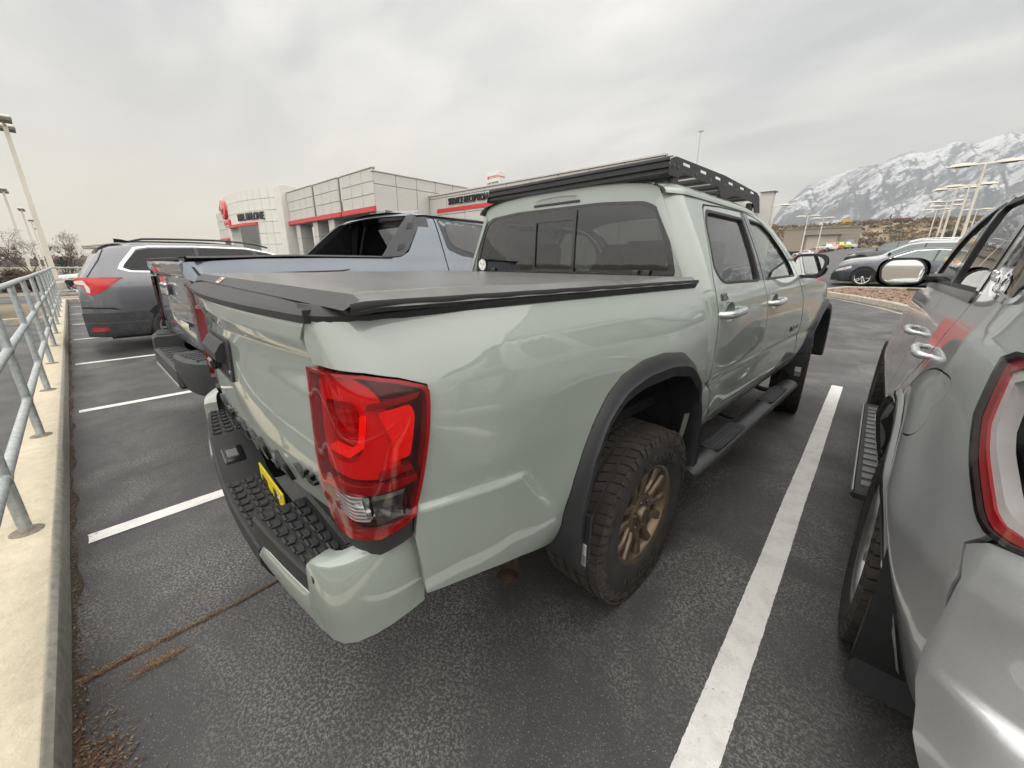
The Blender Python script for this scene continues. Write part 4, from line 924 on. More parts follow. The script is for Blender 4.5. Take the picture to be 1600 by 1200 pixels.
        for d, yc in ((d1, 1.90), (d2, 2.735)):                  # bar handle over a scooped cup
            xh, _, _ = cabS(yc, 1.205)
            cup = MB().lathe([(0, 1), (-.012, .93), (-.024, .70), (-.030, .35), (-.031, 0)], 28, 'x')
            co = link('handle_cup', cup.mesh('handle_cup', M_SAGE, 60), d, (sx*(xh-.0005), yc+.005, 1.207)); co.scale = (sx, .0705, .0485)
            pth = [(xh-.01, yc-.125, 1.203), (xh+.028, yc-.105, 1.203), (xh+.040, yc-.05, 1.205), (xh+.040, yc+.05, 1.209), (xh+.028, yc+.115, 1.213), (xh-.01, yc+.135, 1.214)]
            hb = MB().tube([(sx*p[0], p[1], p[2]) for p in spl(pth, 16)], [.016]*2+[.019]*12+[.016]*2, 12)
            hh = hb.obj('door_handle', mat('satin_handle', (.50, .52, .50), .22, metal=.7, coat=.5), d, smooth=60)
        # script badges
        def fb(y0, z0, st): 
            def f(px, py, h):
                y = y0+px; z = z0+py; q = cabS(y, z); return Vector((sx*(q[0]+h+.001), y, z))
            return f
        if sx > 0:
            text_on('door_badge', 'TRD', fb(3.42, .945, 1), M_BLKG, d2, .050, .003, .002, sxc=1.25); text_on('door_badge', '4x4', fb(3.58, .955, 1), M_BLKG, d2, .034, .003, .0012)
            text_on('trim_badge', 'SR5', fb(1.855, 1.268, 1), M_BLKG, d1, .040, .003, .002, sxc=1.2)
        # running board
        rb = MB(); path = [(sx*.925, 1.60, .452), (sx*.930, 1.63, .455), (sx*.930, 1.9, .456), (sx*.930, 2.7, .456), (sx*.930, 3.5, .456), (sx*.930, 3.74, .455), (sx*.925, 3.77, .452)]
        prf = [(math.cos(a)*.066, math.sin(a)*.036+(.004 if math.sin(a) > .9 else 0)) for a in [2*math.pi*k/20 for k in range(20)]]
        rows = [[(x+px*f, y, z+pz*f) for px, pz in prf] for (x, y, z), f in zip(path, (.72, .95, 1, 1, 1, .95, .72))]
        rb.add([p for r_ in rows for p in r_], [(i*20+k, i*20+(k+1) % 20, (i+1)*20+(k+1) % 20, (i+1)*20+k) for i in range(6) for k in range(20)]+[tuple(range(20))[::-1], tuple(range(120, 140))])
        ro = rb.obj('running_board', mat('board_black', (.028, .028, .030), .42, noise=(8, .25), bump=(200, .2, .001)), T, smooth=50, fix=True)
        for yc in (2.12, 3.18):
            sp = MB().prism(rnd([(-.05, -.24), (.05, -.24), (.05, .24), (-.05, .24)], .04, 4), lambda a, c: (sx*.930+a, yc+c, .486), lambda a, c: (sx*.930+a, yc+c, .497)).obj('tread_pad', M_BLKP, ro, fix=True)
            g = MB()
            for k in (-.03, -.01, .01, .03): g.box((sx*.930+k, yc, .4975), (.006, .40, .004), bev=.001)
            for k in (-.20, -.18, -.16, .16, .18, .20): g.box((sx*.930, yc+k, .498), (.085, .005, .004), bev=.001)
            g.obj('pad_ribs', mat('rib_rubber', (.05, .05, .052), .6), sp)
        for yc in (1.78, 2.65, 3.52): MB().tube(spl([(sx*.58, yc-.02, .55), (sx*.68, yc, .46), (sx*.80, yc, .425), (sx*.90, yc, .44)], 10), .019, 10).obj('board_bracket', M_BLKP, ro, smooth=60)
        # mirrors
        mr_ = MB(); X0 = MIRX
        mr_.grid(lambda u, v: mirror_pt(sx, u, v), 26, 14)
        mo = mr_.obj('side_mirror', M_SAGE, T, smooth=70, fix=True)
        fc = rnd([(-.096, -.075), (.050, -.082), (.098, -.035), (.108, .045), (.06, .082), (-.085, .078), (-.104, .04)], .03, 5)
        MB().prism([(a*1.06, c*1.08) for a, c in fc], lambda a, c: (sx*(X0+a), 3.632, 1.42+c), lambda a, c: (sx*(X0+a*.985), 3.612, 1.42+c*.985)).obj('mirror_surround', M_BLKP, mo, smooth=30, fix=True)
        MB().prism([(a*.86, c*.86) for a, c in fc], lambda a, c: (sx*(X0+a), 3.625, 1.42+c), lambda a, c: (sx*(X0+a), 3.6105-.003*(a*sx > 9), 1.42+c)).obj('mirror_glass', mat('mirror_silver', (.78, .80, .80), .02, metal=1), mo, fix=True)
        MB().prism([(-.10, -.055), (.06, -.060), (.06, -.02), (-.10, .02)], lambda a, c: (sx*(.80+a*.9), 3.55+.06*(a > 0), 1.385+c), lambda a, c: (sx*(.80+a*.9), 3.60+.05*(a > 0), 1.385+c)).obj('mirror_arm', M_BLKP, mo, fix=True)
        box('turn_repeater', (sx*1.020, 3.655, 1.415), (.012, .05, .022), mat('amber_clear', (.75, .72, .68), .15, coat=1), mo, .004)
    # --- roof, glass front and back
    RZ0 = pchip([1.5, 2.6, 2.8, 3.06], [1.735, 1.735, 1.732, 1.714]); RHW = pchip([1.5, 1.70, 1.80, 2.4, 2.8, 3.06], [.585, .660, .688, .690, .686, .668])
    def roofS(s, y):
        p = s*math.pi/2; c = max(math.cos(p), 0); sn = math.sin(p)
        return (RHW(y)*math.copysign(abs(sn)**.62, sn), y, RZ0(y)+(.097-.030*sm(2.6, 3.1, y)-.020*sm(1.80, 1.655, y))*c**.88)
    rs = [(-1+2*i/40) for i in range(41)]
    MB().grid(lambda u, v: roofS(-1+2*u, lerp(1.655, 3.05, v)-.02*(abs(-1+2*u)**4)*(1 if v > .9 else 0)), 48, 30).obj('roof', M_SAGE, T, smooth=60)
    for s in (-1, 1):
        MB().grid(lambda u, v: (s*(.575+.024*v), lerp(1.668, 2.98, u), roofS(s*.62, lerp(1.668, 2.98, u))[2]+[-.004, .006, .006, -.004][int(v*3+.5)]+(-.002)), 20, 3, s < 0).obj('roof_ditch_strip', M_BLKP, T, smooth=30)
    # back wall of the cab and rear window
    def backS(x, z): return (x, 1.660+.016*(abs(x)/.7)**3+.012*sm(1.45, 1.82, z), z)
    BW = [(-.815, 1.30), (.815, 1.30), (.792, 1.36), (.752, 1.45), (.702, 1.55), (.656, 1.65), (.622, 1.72), (.600, 1.762), (.56, 1.783), (.42, 1.805), (.2, 1.814), (-.2, 1.814), (-.42, 1.805), (-.56, 1.783), (-.600, 1.762), (-.622, 1.72), (-.656, 1.65), (-.702, 1.55), (-.752, 1.45), (-.792, 1.36)]
    RW = rnd([(-.728, 1.368), (.728, 1.368), (.705, 1.46), (.655, 1.60), (.615, 1.675), (.54, 1.712), (.3, 1.728), (-.3, 1.728), (-.54, 1.712), (-.615, 1.675), (-.655, 1.60), (-.705, 1.46)], .03, 4)
    panel('cab_back', backS, BW, M_SAGE, T, holes=[RW], res=.03, side=1, flange=.02)
    rw = panel('rear_window', backS, RW, M_GLASS_D, T, res=.06, side=1, off=-.002, flange=0)
    cz = 1.55
    panel('window_surround', backS, RW, M_BLKG, rw, holes=[[(p[0]*.955, lerp(cz, p[1], .93)) for p in RW]], res=.03, side=1, off=.0015, flange=.012)
    SLD = [(-.155, 1.385), (.155, 1.385), (.152, 1.705), (-.152, 1.705)]
    panel('slider_frame', backS, SLD, M_BLKG, rw, holes=[[(-.138, 1.397), (.138, 1.397), (.136, 1.655), (-.136, 1.655)]], res=.03, side=1, off=.006, flange=.01)
    MB().box((0, 1.685, .965), (1.62, .02, .72), bev=0).obj('cab_back_lower', M_SAGE, T)
    dec = MB().lathe([(0, .038), (-.001, .038), (-.001, 0)], 28, 'y', (-.640, 1.664, 1.418)); dec.obj('window_decal', mat('decal_white', (.72, .72, .70), .5, noise=(60, .5)), rw)
    for xx in (-.52, .53, .59): box('window_latch', (xx, 1.660, 1.383), (.035, .012, .03), M_BLKG, rw, .003)
    bl = MB(); bl.grid(lambda u, v: (lerp(-.15, .15, u)*(1-.14*v), 1.672-.016*(1-v)+.055*v*v, 1.757+.052*v+.008*math.sin(u*3.1416)), 14, 5)
    blo = bl.obj('high_brake_light', glass('brake_lamp_lens', (.80, .78, .77)), T, smooth=60)
    MB().grid(lambda u, v: (lerp(-.145, .145, u)*(1-.14*v), 1.690+.05*v*v+.004*(int(u*24) % 2), 1.759+.050*v+.007*math.sin(u*3.1416)), 24, 3).obj('lamp_reflector', mat('brake_reflector', (.52, .50, .49), .22, metal=.5), blo)
    for k in range(6): box('lamp_facet', (-.10+.04*k, 1.682, 1.785), (.016, .010, .016), M_SILV, blo, .003)
    MB().box((0, 1.675, 1.748), (.33, .022, .012), bev=.003).obj('brake_lamp_base', M_BLKG, blo)
    def windS(x, z):
        t = (z-1.33)/(1.79-1.33); return (x, lerp(3.98, 3.04, t)-.16*(x/.72)**2*(1-.3*t), z)
    panel('windscreen', windS, [(-.80, 1.34), (.80, 1.34), (.70, 1.62), (.645, 1.775), (-.645, 1.775), (-.70, 1.62)], glass('windscreen_glass', (.66, .72, .69)), T, res=.08, flange=0, side=-1)
    MB().grid(lambda u, v: (lerp(-.86, .86, u)*(1-.06*v*v), lerp(3.72, 5.28, v)+.10*(1-abs(2*u-1)**2)*(v > .5)*v, lerp(1.345, 1.19, v**1.6)+.035*(1-abs(2*u-1)**3)-.05*sm(.92, 1, v)), 24, 20).obj('hood', M_SAGE, T, smooth=60)
    nose = MB(); nose.grid(lambda u, v: (lerp(-.84, .84, u), 5.30-.25*abs(2*u-1)**3+[.0, .05, .07, .05, .0][int(v*4+.5)], [.45, .62, .80, 1.0, 1.16][int(v*4+.5)]), 20, 4, True); nose.obj('front_fascia', M_SAGE, T, smooth=50)
    box('grille', (0, 5.375, .98), (1.0, .04, .26), M_BLKP, T, .03)
    for s in (-1, 1):
        MB().grid(lambda u, v: (s*lerp(.56, .855, u), 5.385-.36*u*u, lerp(.95, 1.13, v)), 8, 3, s > 0).obj('headlight', mat('headlamp', (.6, .62, .63), .1, coat=1, metal=.4), T, smooth=60)
    # --- roof rack
    RKM = mat('rack_black', (.020, .020, .021), .5, noise=(10, .2), bump=(300, .2, .001))
    rk = empty('roof_rack'); rk.parent = T; rk.location = (0, 0, -.020); rk.scale = (.972, 1, 1)
    for s in (-1, 1):
        plate = [(1.70, 1.835), (1.72, 1.905), (1.76, 1.918), (2.4, 1.928), (3.02, 1.912), (3.10, 1.895), (3.17, 1.795), (3.06, 1.79), (2.98, 1.845), (2.55, 1.855), (2.48, 1.815), (2.38, 1.815), (2.32, 1.86), (1.85, 1.862), (1.80, 1.835)]
        holes = [rnd([(1.84+.21*k, 1.893), (1.93+.21*k, 1.893), (1.93+.21*k, 1.908), (1.84+.21*k, 1.908)], .005, 2) for k in range(6)]
        panel('side_plate', lambda y, z: (s*.645, y, z), plate, RKM, rk, holes=holes, res=.06, side=s, flange=.006, smooth_n=True)
        panel('side_plate', lambda y, z: (s*.639, y, z), plate, RKM, rk, holes=holes, res=.06, side=-s, flange=0)
        for yb in (1.745, 1.79, 2.0, 2.2, 2.42, 2.62, 2.83, 3.05): MB().lathe([(0, .008), (s*.004, .007), (s*.004, 0)], 8, 'x', (s*.645, yb, 1.877)).obj('rack_bolt', mat('bolt_steel', (.12, .12, .12), .35, metal=.9), rk)
        for yb in (1.80, 2.45, 3.0): MB().box((s*.62, yb, 1.822), (.03, .07, .045), bev=.006).obj('rack_foot', RKM, rk)
    for k, yb in enumerate((1.80, 2.02, 2.24, 2.46, 2.68, 2.90, 3.05)): box('cross_bar', (0, yb, 1.885), (1.27, .055, .028), RKM, rk, .006)
    rp = MB()
    prf = [(0, -.040), (-.014, -.038), (-.022, -.026), (-.022, -.016), (-.012, -.012), (-.012, -.006), (-.024, -.002), (-.024, .014), (-.013, .018), (-.013, .024), (-.020, .028), (-.018, .040), (-.004, .046), (.02, .046)]
    rp.add([(x, 1.735+a, 1.872+b_) for x in (-.638, .638) for a, b_ in prf], [(k, k+1, len(prf)+k+1, len(prf)+k) for k in range(len(prf)-1)]); rp.obj('rear_rail', RKM, rk)
    box('rack_slat', (.0, 1.80, 1.838), (1.2, .012, .020), mat('rack_alu', (.35, .35, .35), .4, metal=.8), rk, .003)
    # --- wheels, exhaust, cabin
    wheel('wheel', T, (.797, 1.25, .385), style='trd', m_rim=M_BRONZE, lettering=True, seg=72); wheel('wheel', T, (-.797, 1.25, .385), style='trd', m_rim=M_BRONZE, face=-1)
    wheel('wheel', T, (.80, 4.486, .385), style='trd', m_rim=M_BRONZE, rz=R(8)); wheel('wheel', T, (-.80, 4.486, .385), style='trd', m_rim=M_BRONZE, rz=R(8), face=-1)
    ex = MB().tube(spl([(.45, 1.0, .50), (.55, .80, .50), (.68, .64, .485), (.802, .525, .470)], 12), .034, 16, caps=False); ex.tube([(.802, .525, .470), (.73, .59, .48)], .030, 16, caps=False)
    exo = ex.obj('exhaust_pipe', mat('exhaust_steel', (.42, .30, .22), .3, metal=.85, noise=(30, .3)), T, smooth=60)
    MB().lathe([(0, .027), (0, 0)], 16, 'y', (.715, .61, .482)).obj('pipe_bore', M_DARK, exo)
    box('bed_skirt', (.80, .40, .655), (.012, .42, .03), mat('chrome_pinch', (.25, .26, .27), .25, metal=.8), T, .004)
    for xx in (-.38, .38):
        st = MB().box((xx, 2.05, 1.10), (.56, .14, .62), bev=.05).obj('rear_seat', M_INT, T); MB().box((xx, 2.03, 1.48), (.26, .09, .15), bev=.03).obj('headrest', M_INT, st)
        st = MB().box((xx, 2.98, 1.10), (.50, .16, .66), bev=.05).obj('front_seat', M_INT, T); MB().box((xx, 2.95, 1.50), (.25, .10, .17), bev=.03).obj('headrest', M_INT, st)
    box('dashboard', (0, 3.62, 1.20), (1.5, .4, .22), M_INT, T, .04); box('cabin_floor', (0, 2.6, .72), (1.5, 1.9, .05), M_INT, T, 0)
    MB().tube([(-.38+.18*math.cos(a), 3.32+.05*math.sin(a), 1.25+.17*math.sin(a)) for a in [2*math.pi*k/20 for k in range(21)]], .014, 8).obj('steering_wheel', M_INT, T, smooth=60)
    MB().box((0, 3.30, 1.66), (.24, .03, .07), bev=.012).obj('rear_view_mirror', M_BLKG, T)
    return T
MIRX = .908
def mirror_pt(sx, u, v):
    a = 2*math.pi*u; k = math.sin(v*math.pi/2); rr_ = 1-.10*(1-k) if v < .999 else 1
    e = abs(math.cos(a)); w = .118*math.copysign(abs(math.cos(a))**.62, math.cos(a)); h = .090*math.copysign(abs(math.sin(a))**.62, math.sin(a))
    t = 1-v
    return (sx*(MIRX+w*(1-t**3)**.5 if t < 1 else sx*.925) if False else sx*(MIRX+w*math.sqrt(max(0, 1-t**2.6))), 3.630+.085*t, 1.42+h*math.sqrt(max(0, 1-t**2.6)))
TRUCK = build_truck()

# ------------------------------------------------------------------ silver SUV at the right edge
def build_silver():
    OX, OY = 1.13, .93
    T = empty('silver_suv', (OX, OY, 0), 0, 'silver SUV cut off by the right edge, beside the white stall line', 'car')
    SIL = paint('silver_paint', (.60, .61, .62), metal=.6, rough=.36, flake=.06, dust=.02)
    Ws = pchip([.28, .42, .55, .68, .78, .84, .92, 1.0, 1.1, 1.2, 1.3, 1.36, 1.45, 1.6, 1.68, 1.75], [.86, .905, .94, .962, .978, .972, .960, .950, .935, .915, .885, .872, .855, .822, .79, .73])
    IN = pchip([-.25, -.1, 0, .1, .2, .3, .35, .375, .392, .41, .44, .5, .7, 1.0, 3.4, 4.2, 4.6, 4.75], [.70, .545, .445, .348, .252, .162, .119, .099, .088, .081, .070, .050, .017, 0, 0, .05, .16, .28])
    Y_ = pchip([-.25, -.1, 0, .1, .2, .3, .35, .375, .392, .41, .44, .5, .7, 1.0, 8], [.006, .022, .038, .060, .092, .135, .161, .176, .191, .208, .238, .297, .496, .794, 7.79])
    def S(u, z):
        x = Ws(z)-IN(u); y = Y_(u)
        r = math.hypot((y-.97)/1.05, z-.42); x += .020*math.exp(-((r-.56)/.10)**2)*sm(.45, .7, z)
        if u < .55: x += .018*sm(.012, -.012, z-.90-.12*(u-.36))*sm(.34, .42, u)*0
        return (x, y+.05*sm(.95, 1.6, z)*sm(.8, .1, u), z)
    def P(n, ol, m, par=T, **k): return panel(n, S, ol, m, par, sx=-1, **k)
    arc = lambda c, r, z0, a0, a1, n=26, sq=1.0: [(c+r*math.cos(a)*sq, z0+r*math.sin(a)) for a in [lerp(a0, a1, i/n) for i in range(n+1)]]
    RC = 1.175
    ar = arc(RC, .50, .43, math.radians(-20), math.radians(196), 30, 1.05)
    # arch traced point by point at the back, circular at the front
    ARC = [(1.70, .30), (1.71, .45), (1.69, .60), (1.62, .75), (1.50, .87), (1.37, .922), (1.23, .925), (1.107, .885), (1.0, .852), (.905, .800), (.835, .72), (.775, .63), (.715, .53), (.680, .42), (.70, .30)]
    q = [(.352, .40), (.37, .33), (.66, .305)]+ARC[::-1][1:-1]+[(1.72, .34), (1.72, .60), (1.66, .80), (1.52, .95), (1.36, 1.10), (1.31, 1.22), (1.30, 1.30), (1.285, 1.36), (1.25, 1.52), (1.22, 1.655), (1.22, 1.725), (.75, 1.715), (.60, 1.66), (.52, 1.45), (.585, 1.262), (.60, 1.249), (.632, 1.229), (.603, 1.169), (.575, 1.107), (.531, 1.060), (.456, .985), (.417, .947), (.383, .924), (.39, .905), (.412, .875), (.384, .81), (.388, .70), (.396, .60), (.385, .52), (.366, .46)]
    QW = rnd([(.82, 1.352), (.90, 1.345), (1.10, 1.356), (1.16, 1.40), (1.12, 1.60), (1.04, 1.655), (.88, 1.648), (.80, 1.58), (.79, 1.42)], .03, 4)
    FU = rnd([(1.187, 1.088), (1.10, 1.112), (1.013, 1.123), (.90, 1.130), (.854, 1.128), (.812, 1.104), (.820, 1.061), (.860, 1.035), (.845, 1.018), (.821, 1.001), (.83, .96), (.863, .936), (.94, .918), (1.017, .915), (1.13, .918), (1.221, .934), (1.28, .96), (1.292, .999), (1.25, 1.05)], .02, 3)
    P('rear_quarter', q, SIL, holes=[QW, FU], res=.026, flange=.02, lines=[[(u_, .36), (u_, 1.7)] for u_ in (.39, .40, .41, .425)])
    cu = sum(p[0] for p in FU)/len(FU); cz = sum(p[1] for p in FU)/len(FU)
    fd = P('fuel_door', [(lerp(cu, a, .968), lerp(cz, b, .945)) for a, b in FU], SIL, res=.025, off=-.0008, flange=.012)
    P('fuel_door_pocket', FU, M_DARK, fd, res=.05, off=-.014, flange=0)
    # quarter window with bright surround
    cw = (.98, 1.50); fr = [(lerp(cw[0], a, 1.10), lerp(cw[1], b, 1.09)) for a, b in QW]
    P('window_surround', fr, M_CHROME, T, holes=[QW], res=.03, off=.006, flange=.01)
    P('quarter_glass', QW, M_GLASS_D, T, res=.06, off=-.006, flange=0)
    # doors
    RD = [(1.735, .40), (1.735, .61), (1.675, .81), (1.535, .96), (1.375, 1.11), (1.325, 1.22), (1.315, 1.30), (1.30, 1.36), (1.265, 1.52), (1.235, 1.655), (1.235, 1.715), (2.02, 1.728), (2.03, 1.36), (2.06, .80), (2.06, .40)]
    FD = [(2.075, .40), (2.075, .80), (2.045, 1.36), (2.035, 1.728), (2.20, 1.722), (2.42, 1.655), (2.70, 1.545), (2.87, 1.46), (3.02, 1.35), (3.05, 1.28), (3.10, 1.0), (3.12, .40)]
    RWn = rnd([(1.335, 1.345), (1.99, 1.345), (1.98, 1.672), (1.31, 1.655)], .03, 4); FWn = rnd([(2.085, 1.345), (2.93, 1.335), (2.80, 1.455), (2.63, 1.545), (2.38, 1.635), (2.17, 1.675), (2.08, 1.675)], .03, 4)
    for nm, ol, w, gm in (('rear_door', RD, RWn, M_GLASS_D), ('front_door', FD, FWn, M_GLASS_M)):
        d = P(nm, ol, SIL, holes=[w], res=.03, flange=.02)
        cx = sum(p[0] for p in w)/len(w); c2 = sum(p[1] for p in w)/len(w)
        P('window_seal', [(lerp(cx, a, 1.06), lerp(c2, b, 1.10)) for a, b in w], M_SEAL, d, holes=[[(lerp(cx, a, .965), lerp(c2, b, .95)) for a, b in w]], res=.04, off=.003, flange=.012)
        P('window_glass', w, gm, d, res=.08, off=-.008, flange=0)
        uh = 1.40 if nm == 'rear_door' else 2.09; xh, yh, _ = S(uh, 1.115)
        hp = [(xh-.01, yh-.10, 1.112), (xh+.026, yh-.085, 1.113), (xh+.038, yh-.04, 1.115), (xh+.038, yh+.05, 1.118), (xh+.026, yh+.10, 1.12), (xh-.01, yh+.115, 1.12)]
        MB().tube([(-a, b, c) for a, b, c in spl(hp, 14)], [.010]*2+[.0145]*10+[.010]*2, 12).obj('door_handle', SIL, d, smooth=60)
    P('belt_moulding', [(1.31, 1.305), (3.00, 1.298), (3.02, 1.33), (1.30, 1.338)], mat('belt_rubber', (.10, .105, .105), .35), T, res=.05, off=.008, flange=.01)
    P('front_fender', [(3.135, .40), (3.115, 1.0), (3.065, 1.28), (3.6, 1.26), (4.3, 1.20), (4.62, 1.10), (4.68, .80), (4.55, .75), (4.50, .62), (4.40, .80), (4.2, .90), (3.97, .93), (3.72, .90), (3.52, .80), (3.42, .62), (3.40, .40)], SIL, res=.04, flange=.02)
    P('sill', [(1.735, .30), (3.40, .30), (3.40, .39), (1.735, .39)], M_BLKP, res=.06, flange=.02)
    P('d_pillar_trim', [(2.00, 1.345), (2.066, 1.345), (2.05, 1.70), (2.0, 1.70)], M_BLKG, T, res=.06, off=.004, flange=.004)
    P('c_pillar_trim', [(1.285, 1.345), (1.345, 1.345), (1.32, 1.68), (1.245, 1.68)], M_BLKG, T, res=.06, off=.004, flange=.004)
    P('cab_roof_rail', [(.75, 1.717), (2.20, 1.726), (2.44, 1.66), (2.72, 1.55), (2.89, 1.465), (3.04, 1.352), (3.14, 1.352), (2.98, 1.48), (2.78, 1.59), (2.50, 1.70), (2.24, 1.76), (.75, 1.75)], SIL, T, res=.05, flange=.02)
    # chrome badge on the pillar
    xe, ye, _ = S(1.17, 1.392)
    b = MB(); 
    for k, (dy, dz, w, h) in enumerate(((-.035, -.006, .02, .022), (-.012, .004, .018, .03), (.012, .0, .022, .02), (.034, .010, .016, .026))): b.box((-(xe+.004), ye+dy, 1.392+dz), (.010, w, h), bev=.004)
    b.obj('pillar_badge', M_CHROME, T)
    # wheel-arch lip: bright strip round the opening
    n = 46; o_ = resample(spl(ARC, 60), n); st = MB(); rows = []
    cx, cz_ = 1.19, .45
    for (u, z) in o_:
        x, y, _ = S(u, z); du, dz = u-cx, z-cz_; l = math.hypot(du, dz); du /= l; dz /= l
        rows.append([(-(x+.002), y+du*.050, z+dz*.050), (-(x+.014), y+du*.034, z+dz*.034), (-(x+.020), y+du*.018, z+dz*.018), (-(x+.016), y+du*.004, z+dz*.004), (-(x-.02), y-du*.004, z-dz*.004), (-(x-.16), y-du*.004, z-dz*.004)])
    st.cur = 0
    st.add([p for r_ in rows for p in r_], [(i*6+k, i*6+k+1, (i+1)*6+k+1, (i+1)*6+k) for i in range(n-1) for k in range(5)])
    st.m = [0 if k in (0, ) else 1 if k in (1, 2) else 2 for i in range(n-1) for k in range(5)]
    st.obj('wheel_arch_lip', [SIL, M_CHROME, M_BLKP], T, smooth=60, fix=True)
    MB().grid(lambda a, v: (-lerp(.50, .955, v), .955+.52*math.cos(math.pi*(1.15-1.3*a)), .43+.49*math.sin(math.pi*(1.15-1.3*a))), 24, 2).obj('wheel_liner', M_DARK, T)
    box('rear_splash_guard', (-.80, .50, .30), (.30, .05, .34), M_BLKP, T, .01)
    # tail lamp wrapped round the corner
    LT = [(.596, 1.249), (.632, 1.229), (.603, 1.169), (.575, 1.107), (.531, 1.060), (.456, .985), (.417, .947), (.383, .924), (.352, .916), (.25, .92), (.12, .93), (-.10, .95), (-.10, 1.25), (.12, 1.26), (.40, 1.258)]
    c0 = (.30, 1.09)
    sc = lambda f, g=None: [(lerp(c0[0], a, f), lerp(c0[1], b, g or f)) for a, b in LT]
    tl = P('tail_light', LT, glass('clear_lamp_cover', (.93, .92, .92)), T, res=.022, off=.014, flange=0)
    P('lamp_gasket', LT, M_BLKG, tl, holes=[sc(.957, .95)], res=.025, off=.013, flange=.03)
    P('lamp_housing', LT, mat('lamp_black', (.02, .018, .018), .3), tl, res=.05, off=-.05, flange=0)
    P('red_light_guide', sc(.95, .943), mat('red_guide', (.33, .010, .012), .3, coat=1, bump=(500, .3, .001)), tl, holes=[[(min(a, .60)-.005, b) for a, b in sc(.87, .855)]], res=.025, off=.002, flange=.03)
    P('white_light_ring', sc(.86, .845), mat('opal_ring', (.50, .49, .49), .35, coat=.6), tl, holes=[sc(.77, .74)], res=.03, off=-.004, flange=.03)
    for k in range(6): P('lamp_louvre', [(.05, 1.20-.030*k), (.50-.03*k, 1.205-.030*k), (.50-.03*k, 1.217-.030*k), (.05, 1.212-.030*k)], M_SILV, tl, res=.05, off=-.012, flange=.012)
    # tailgate, bumper
    def back(x, z): return (x, .0+.16*(abs(x)/.8)**6*.1+.30*sm(1.15, 1.75, z)+.02, z)
    panel('tailgate', back, [(-.56, .72), (.56, .72), (.50, 1.25), (.62, 1.66), (-.62, 1.66), (-.50, 1.25)], SIL, T, res=.08, flange=.02)
    panel('back_glass', back, [(-.52, 1.27), (.52, 1.27), (.58, 1.62), (-.58, 1.62)], M_GLASS_D, T, res=.1, off=.006, flange=0)
    bz = pchip([.30, .36, .42, .50, .56, .60, .66, .74, .80, .86, .92], [.03, .055, .066, .060, .050, .012, .008, .020, .030, .026, .008])
    def bumpS(u, z):
        x, y, _ = S(u, max(z, .8)); x2, y2, _ = S(u+.01, max(z, .8)); t = Vector((x2-x, y2-y)).normalized() if abs(x2-x)+abs(y2-y) > 0 else Vector((0, 1)); nn = Vector((t.y, -t.x)); d = bz(z)*sm(.40, .20, u)
        return (x+nn.x*d, y+nn.y*d, z)
    BO = [(-.55, .31), (.30, .31), (.345, .40), (.36, .47), (.378, .52), (.388, .60), (.38, .70), (.376, .81), (.405, .875), (.375, .905), (.30, .915), (-.55, .915)]
    for sx in (-1, 1):
        panel('rear_bumper', bumpS, BO, SIL, T, sx=sx, res=.026, flange=.03, lines=[[(-.5, z), (.6, z)] for z in (.54, .56, .58, .60, .62)]+[[(u_, .32), (u_, .91)] for u_ in (.34, .36, .375)])
    # roof, hood, screens, right flank
    MB().grid(lambda a, b: (lerp(-.73, .73, a), lerp(.33, 2.25, b), 1.748+.055*(1-abs(2*a-1)**2.4)-.03*sm(.8, 1, b)-.03*sm(.25, 0, b)), 20, 12).obj('roof', SIL, T, smooth=60)
    for s in (-1, 1): MB().tube(spl([(s*.66, .55, 1.76), (s*.665, .65, 1.81), (s*.665, 1.9, 1.82), (s*.66, 2.05, 1.77)], 16), .016, 8).obj('roof_rail', M_BLKG, T, smooth=60)
    MB().grid(lambda a, b: (lerp(-.80, .80, a)*lerp(1, .93, b), lerp(3.14, 2.24, b)-.10*abs(2*a-1)**2, lerp(1.29, 1.745, b)), 12, 6).obj('windscreen', glass('windscreen_glass', (.66, .72, .69)), T, smooth=60)
    MB().grid(lambda a, b: (lerp(-.86, .86, a)*lerp(1, .86, b*b), lerp(3.02, 4.72, b)-.12*abs(2*a-1)**3*b, lerp(1.285, 1.10, b*b)+.03*(1-abs(2*a-1)**3)), 16, 12).obj('hood', SIL, T, smooth=60)
    MB().grid(lambda a, b: (lerp(-.72, .72, a), 4.74-.2*abs(2*a-1)**3+.06*math.sin(b*3.14), lerp(.35, 1.10, b)), 12, 6, True).obj('front_fascia', SIL, T, smooth=60)
    panel('right_flank', S, [(.30, .33), (4.6, .33), (4.65, 1.1), (3.1, 1.27), (3.0, 1.36), (2.4, 1.66), (2.2, 1.74), (.6, 1.72), (.5, 1.4), (.31, 1.1)], SIL, T, res=.08, flange=.02)
    box('underbody_pan', (0, 2.3, .34), (1.5, 4.2, .16), M_DARK, T, 0)
    box('cabin_shell', (0, 1.6, .95), (1.3, 2.2, .7), M_INT, T, .1)
    for xx in (-.38, .38):
        st2 = MB().box((xx, 2.18, 1.12), (.5, .15, .66), bev=.05).obj('front_seat', M_INT, T); MB().box((xx, 2.15, 1.52), (.25, .1, .16), bev=.03).obj('headrest', M_INT, st2)
    # door mirror, running board
    mr_ = MB(); MX, MY, MZ = 1.035, 2.42, 1.388
    def mp(u, v):
        a = 2*math.pi*u; t = 1-v; k = math.sqrt(max(0, 1-t**2.6)); w = .115*math.copysign(abs(math.cos(a))**.62, math.cos(a)); h = .083*math.copysign(abs(math.sin(a))**.62, math.sin(a))
        return (-(MX+w*k), MY+.09*t, MZ+h*k)
    mr_.grid(mp, 26, 12); mo = mr_.obj('door_mirror', M_BLKG, T, smooth=70, fix=True)
    fc = rnd([(-.10, -.06), (.04, -.082), (.095, -.05), (.108, .03), (.07, .078), (-.06, .082), (-.106, .03)], .035, 5)
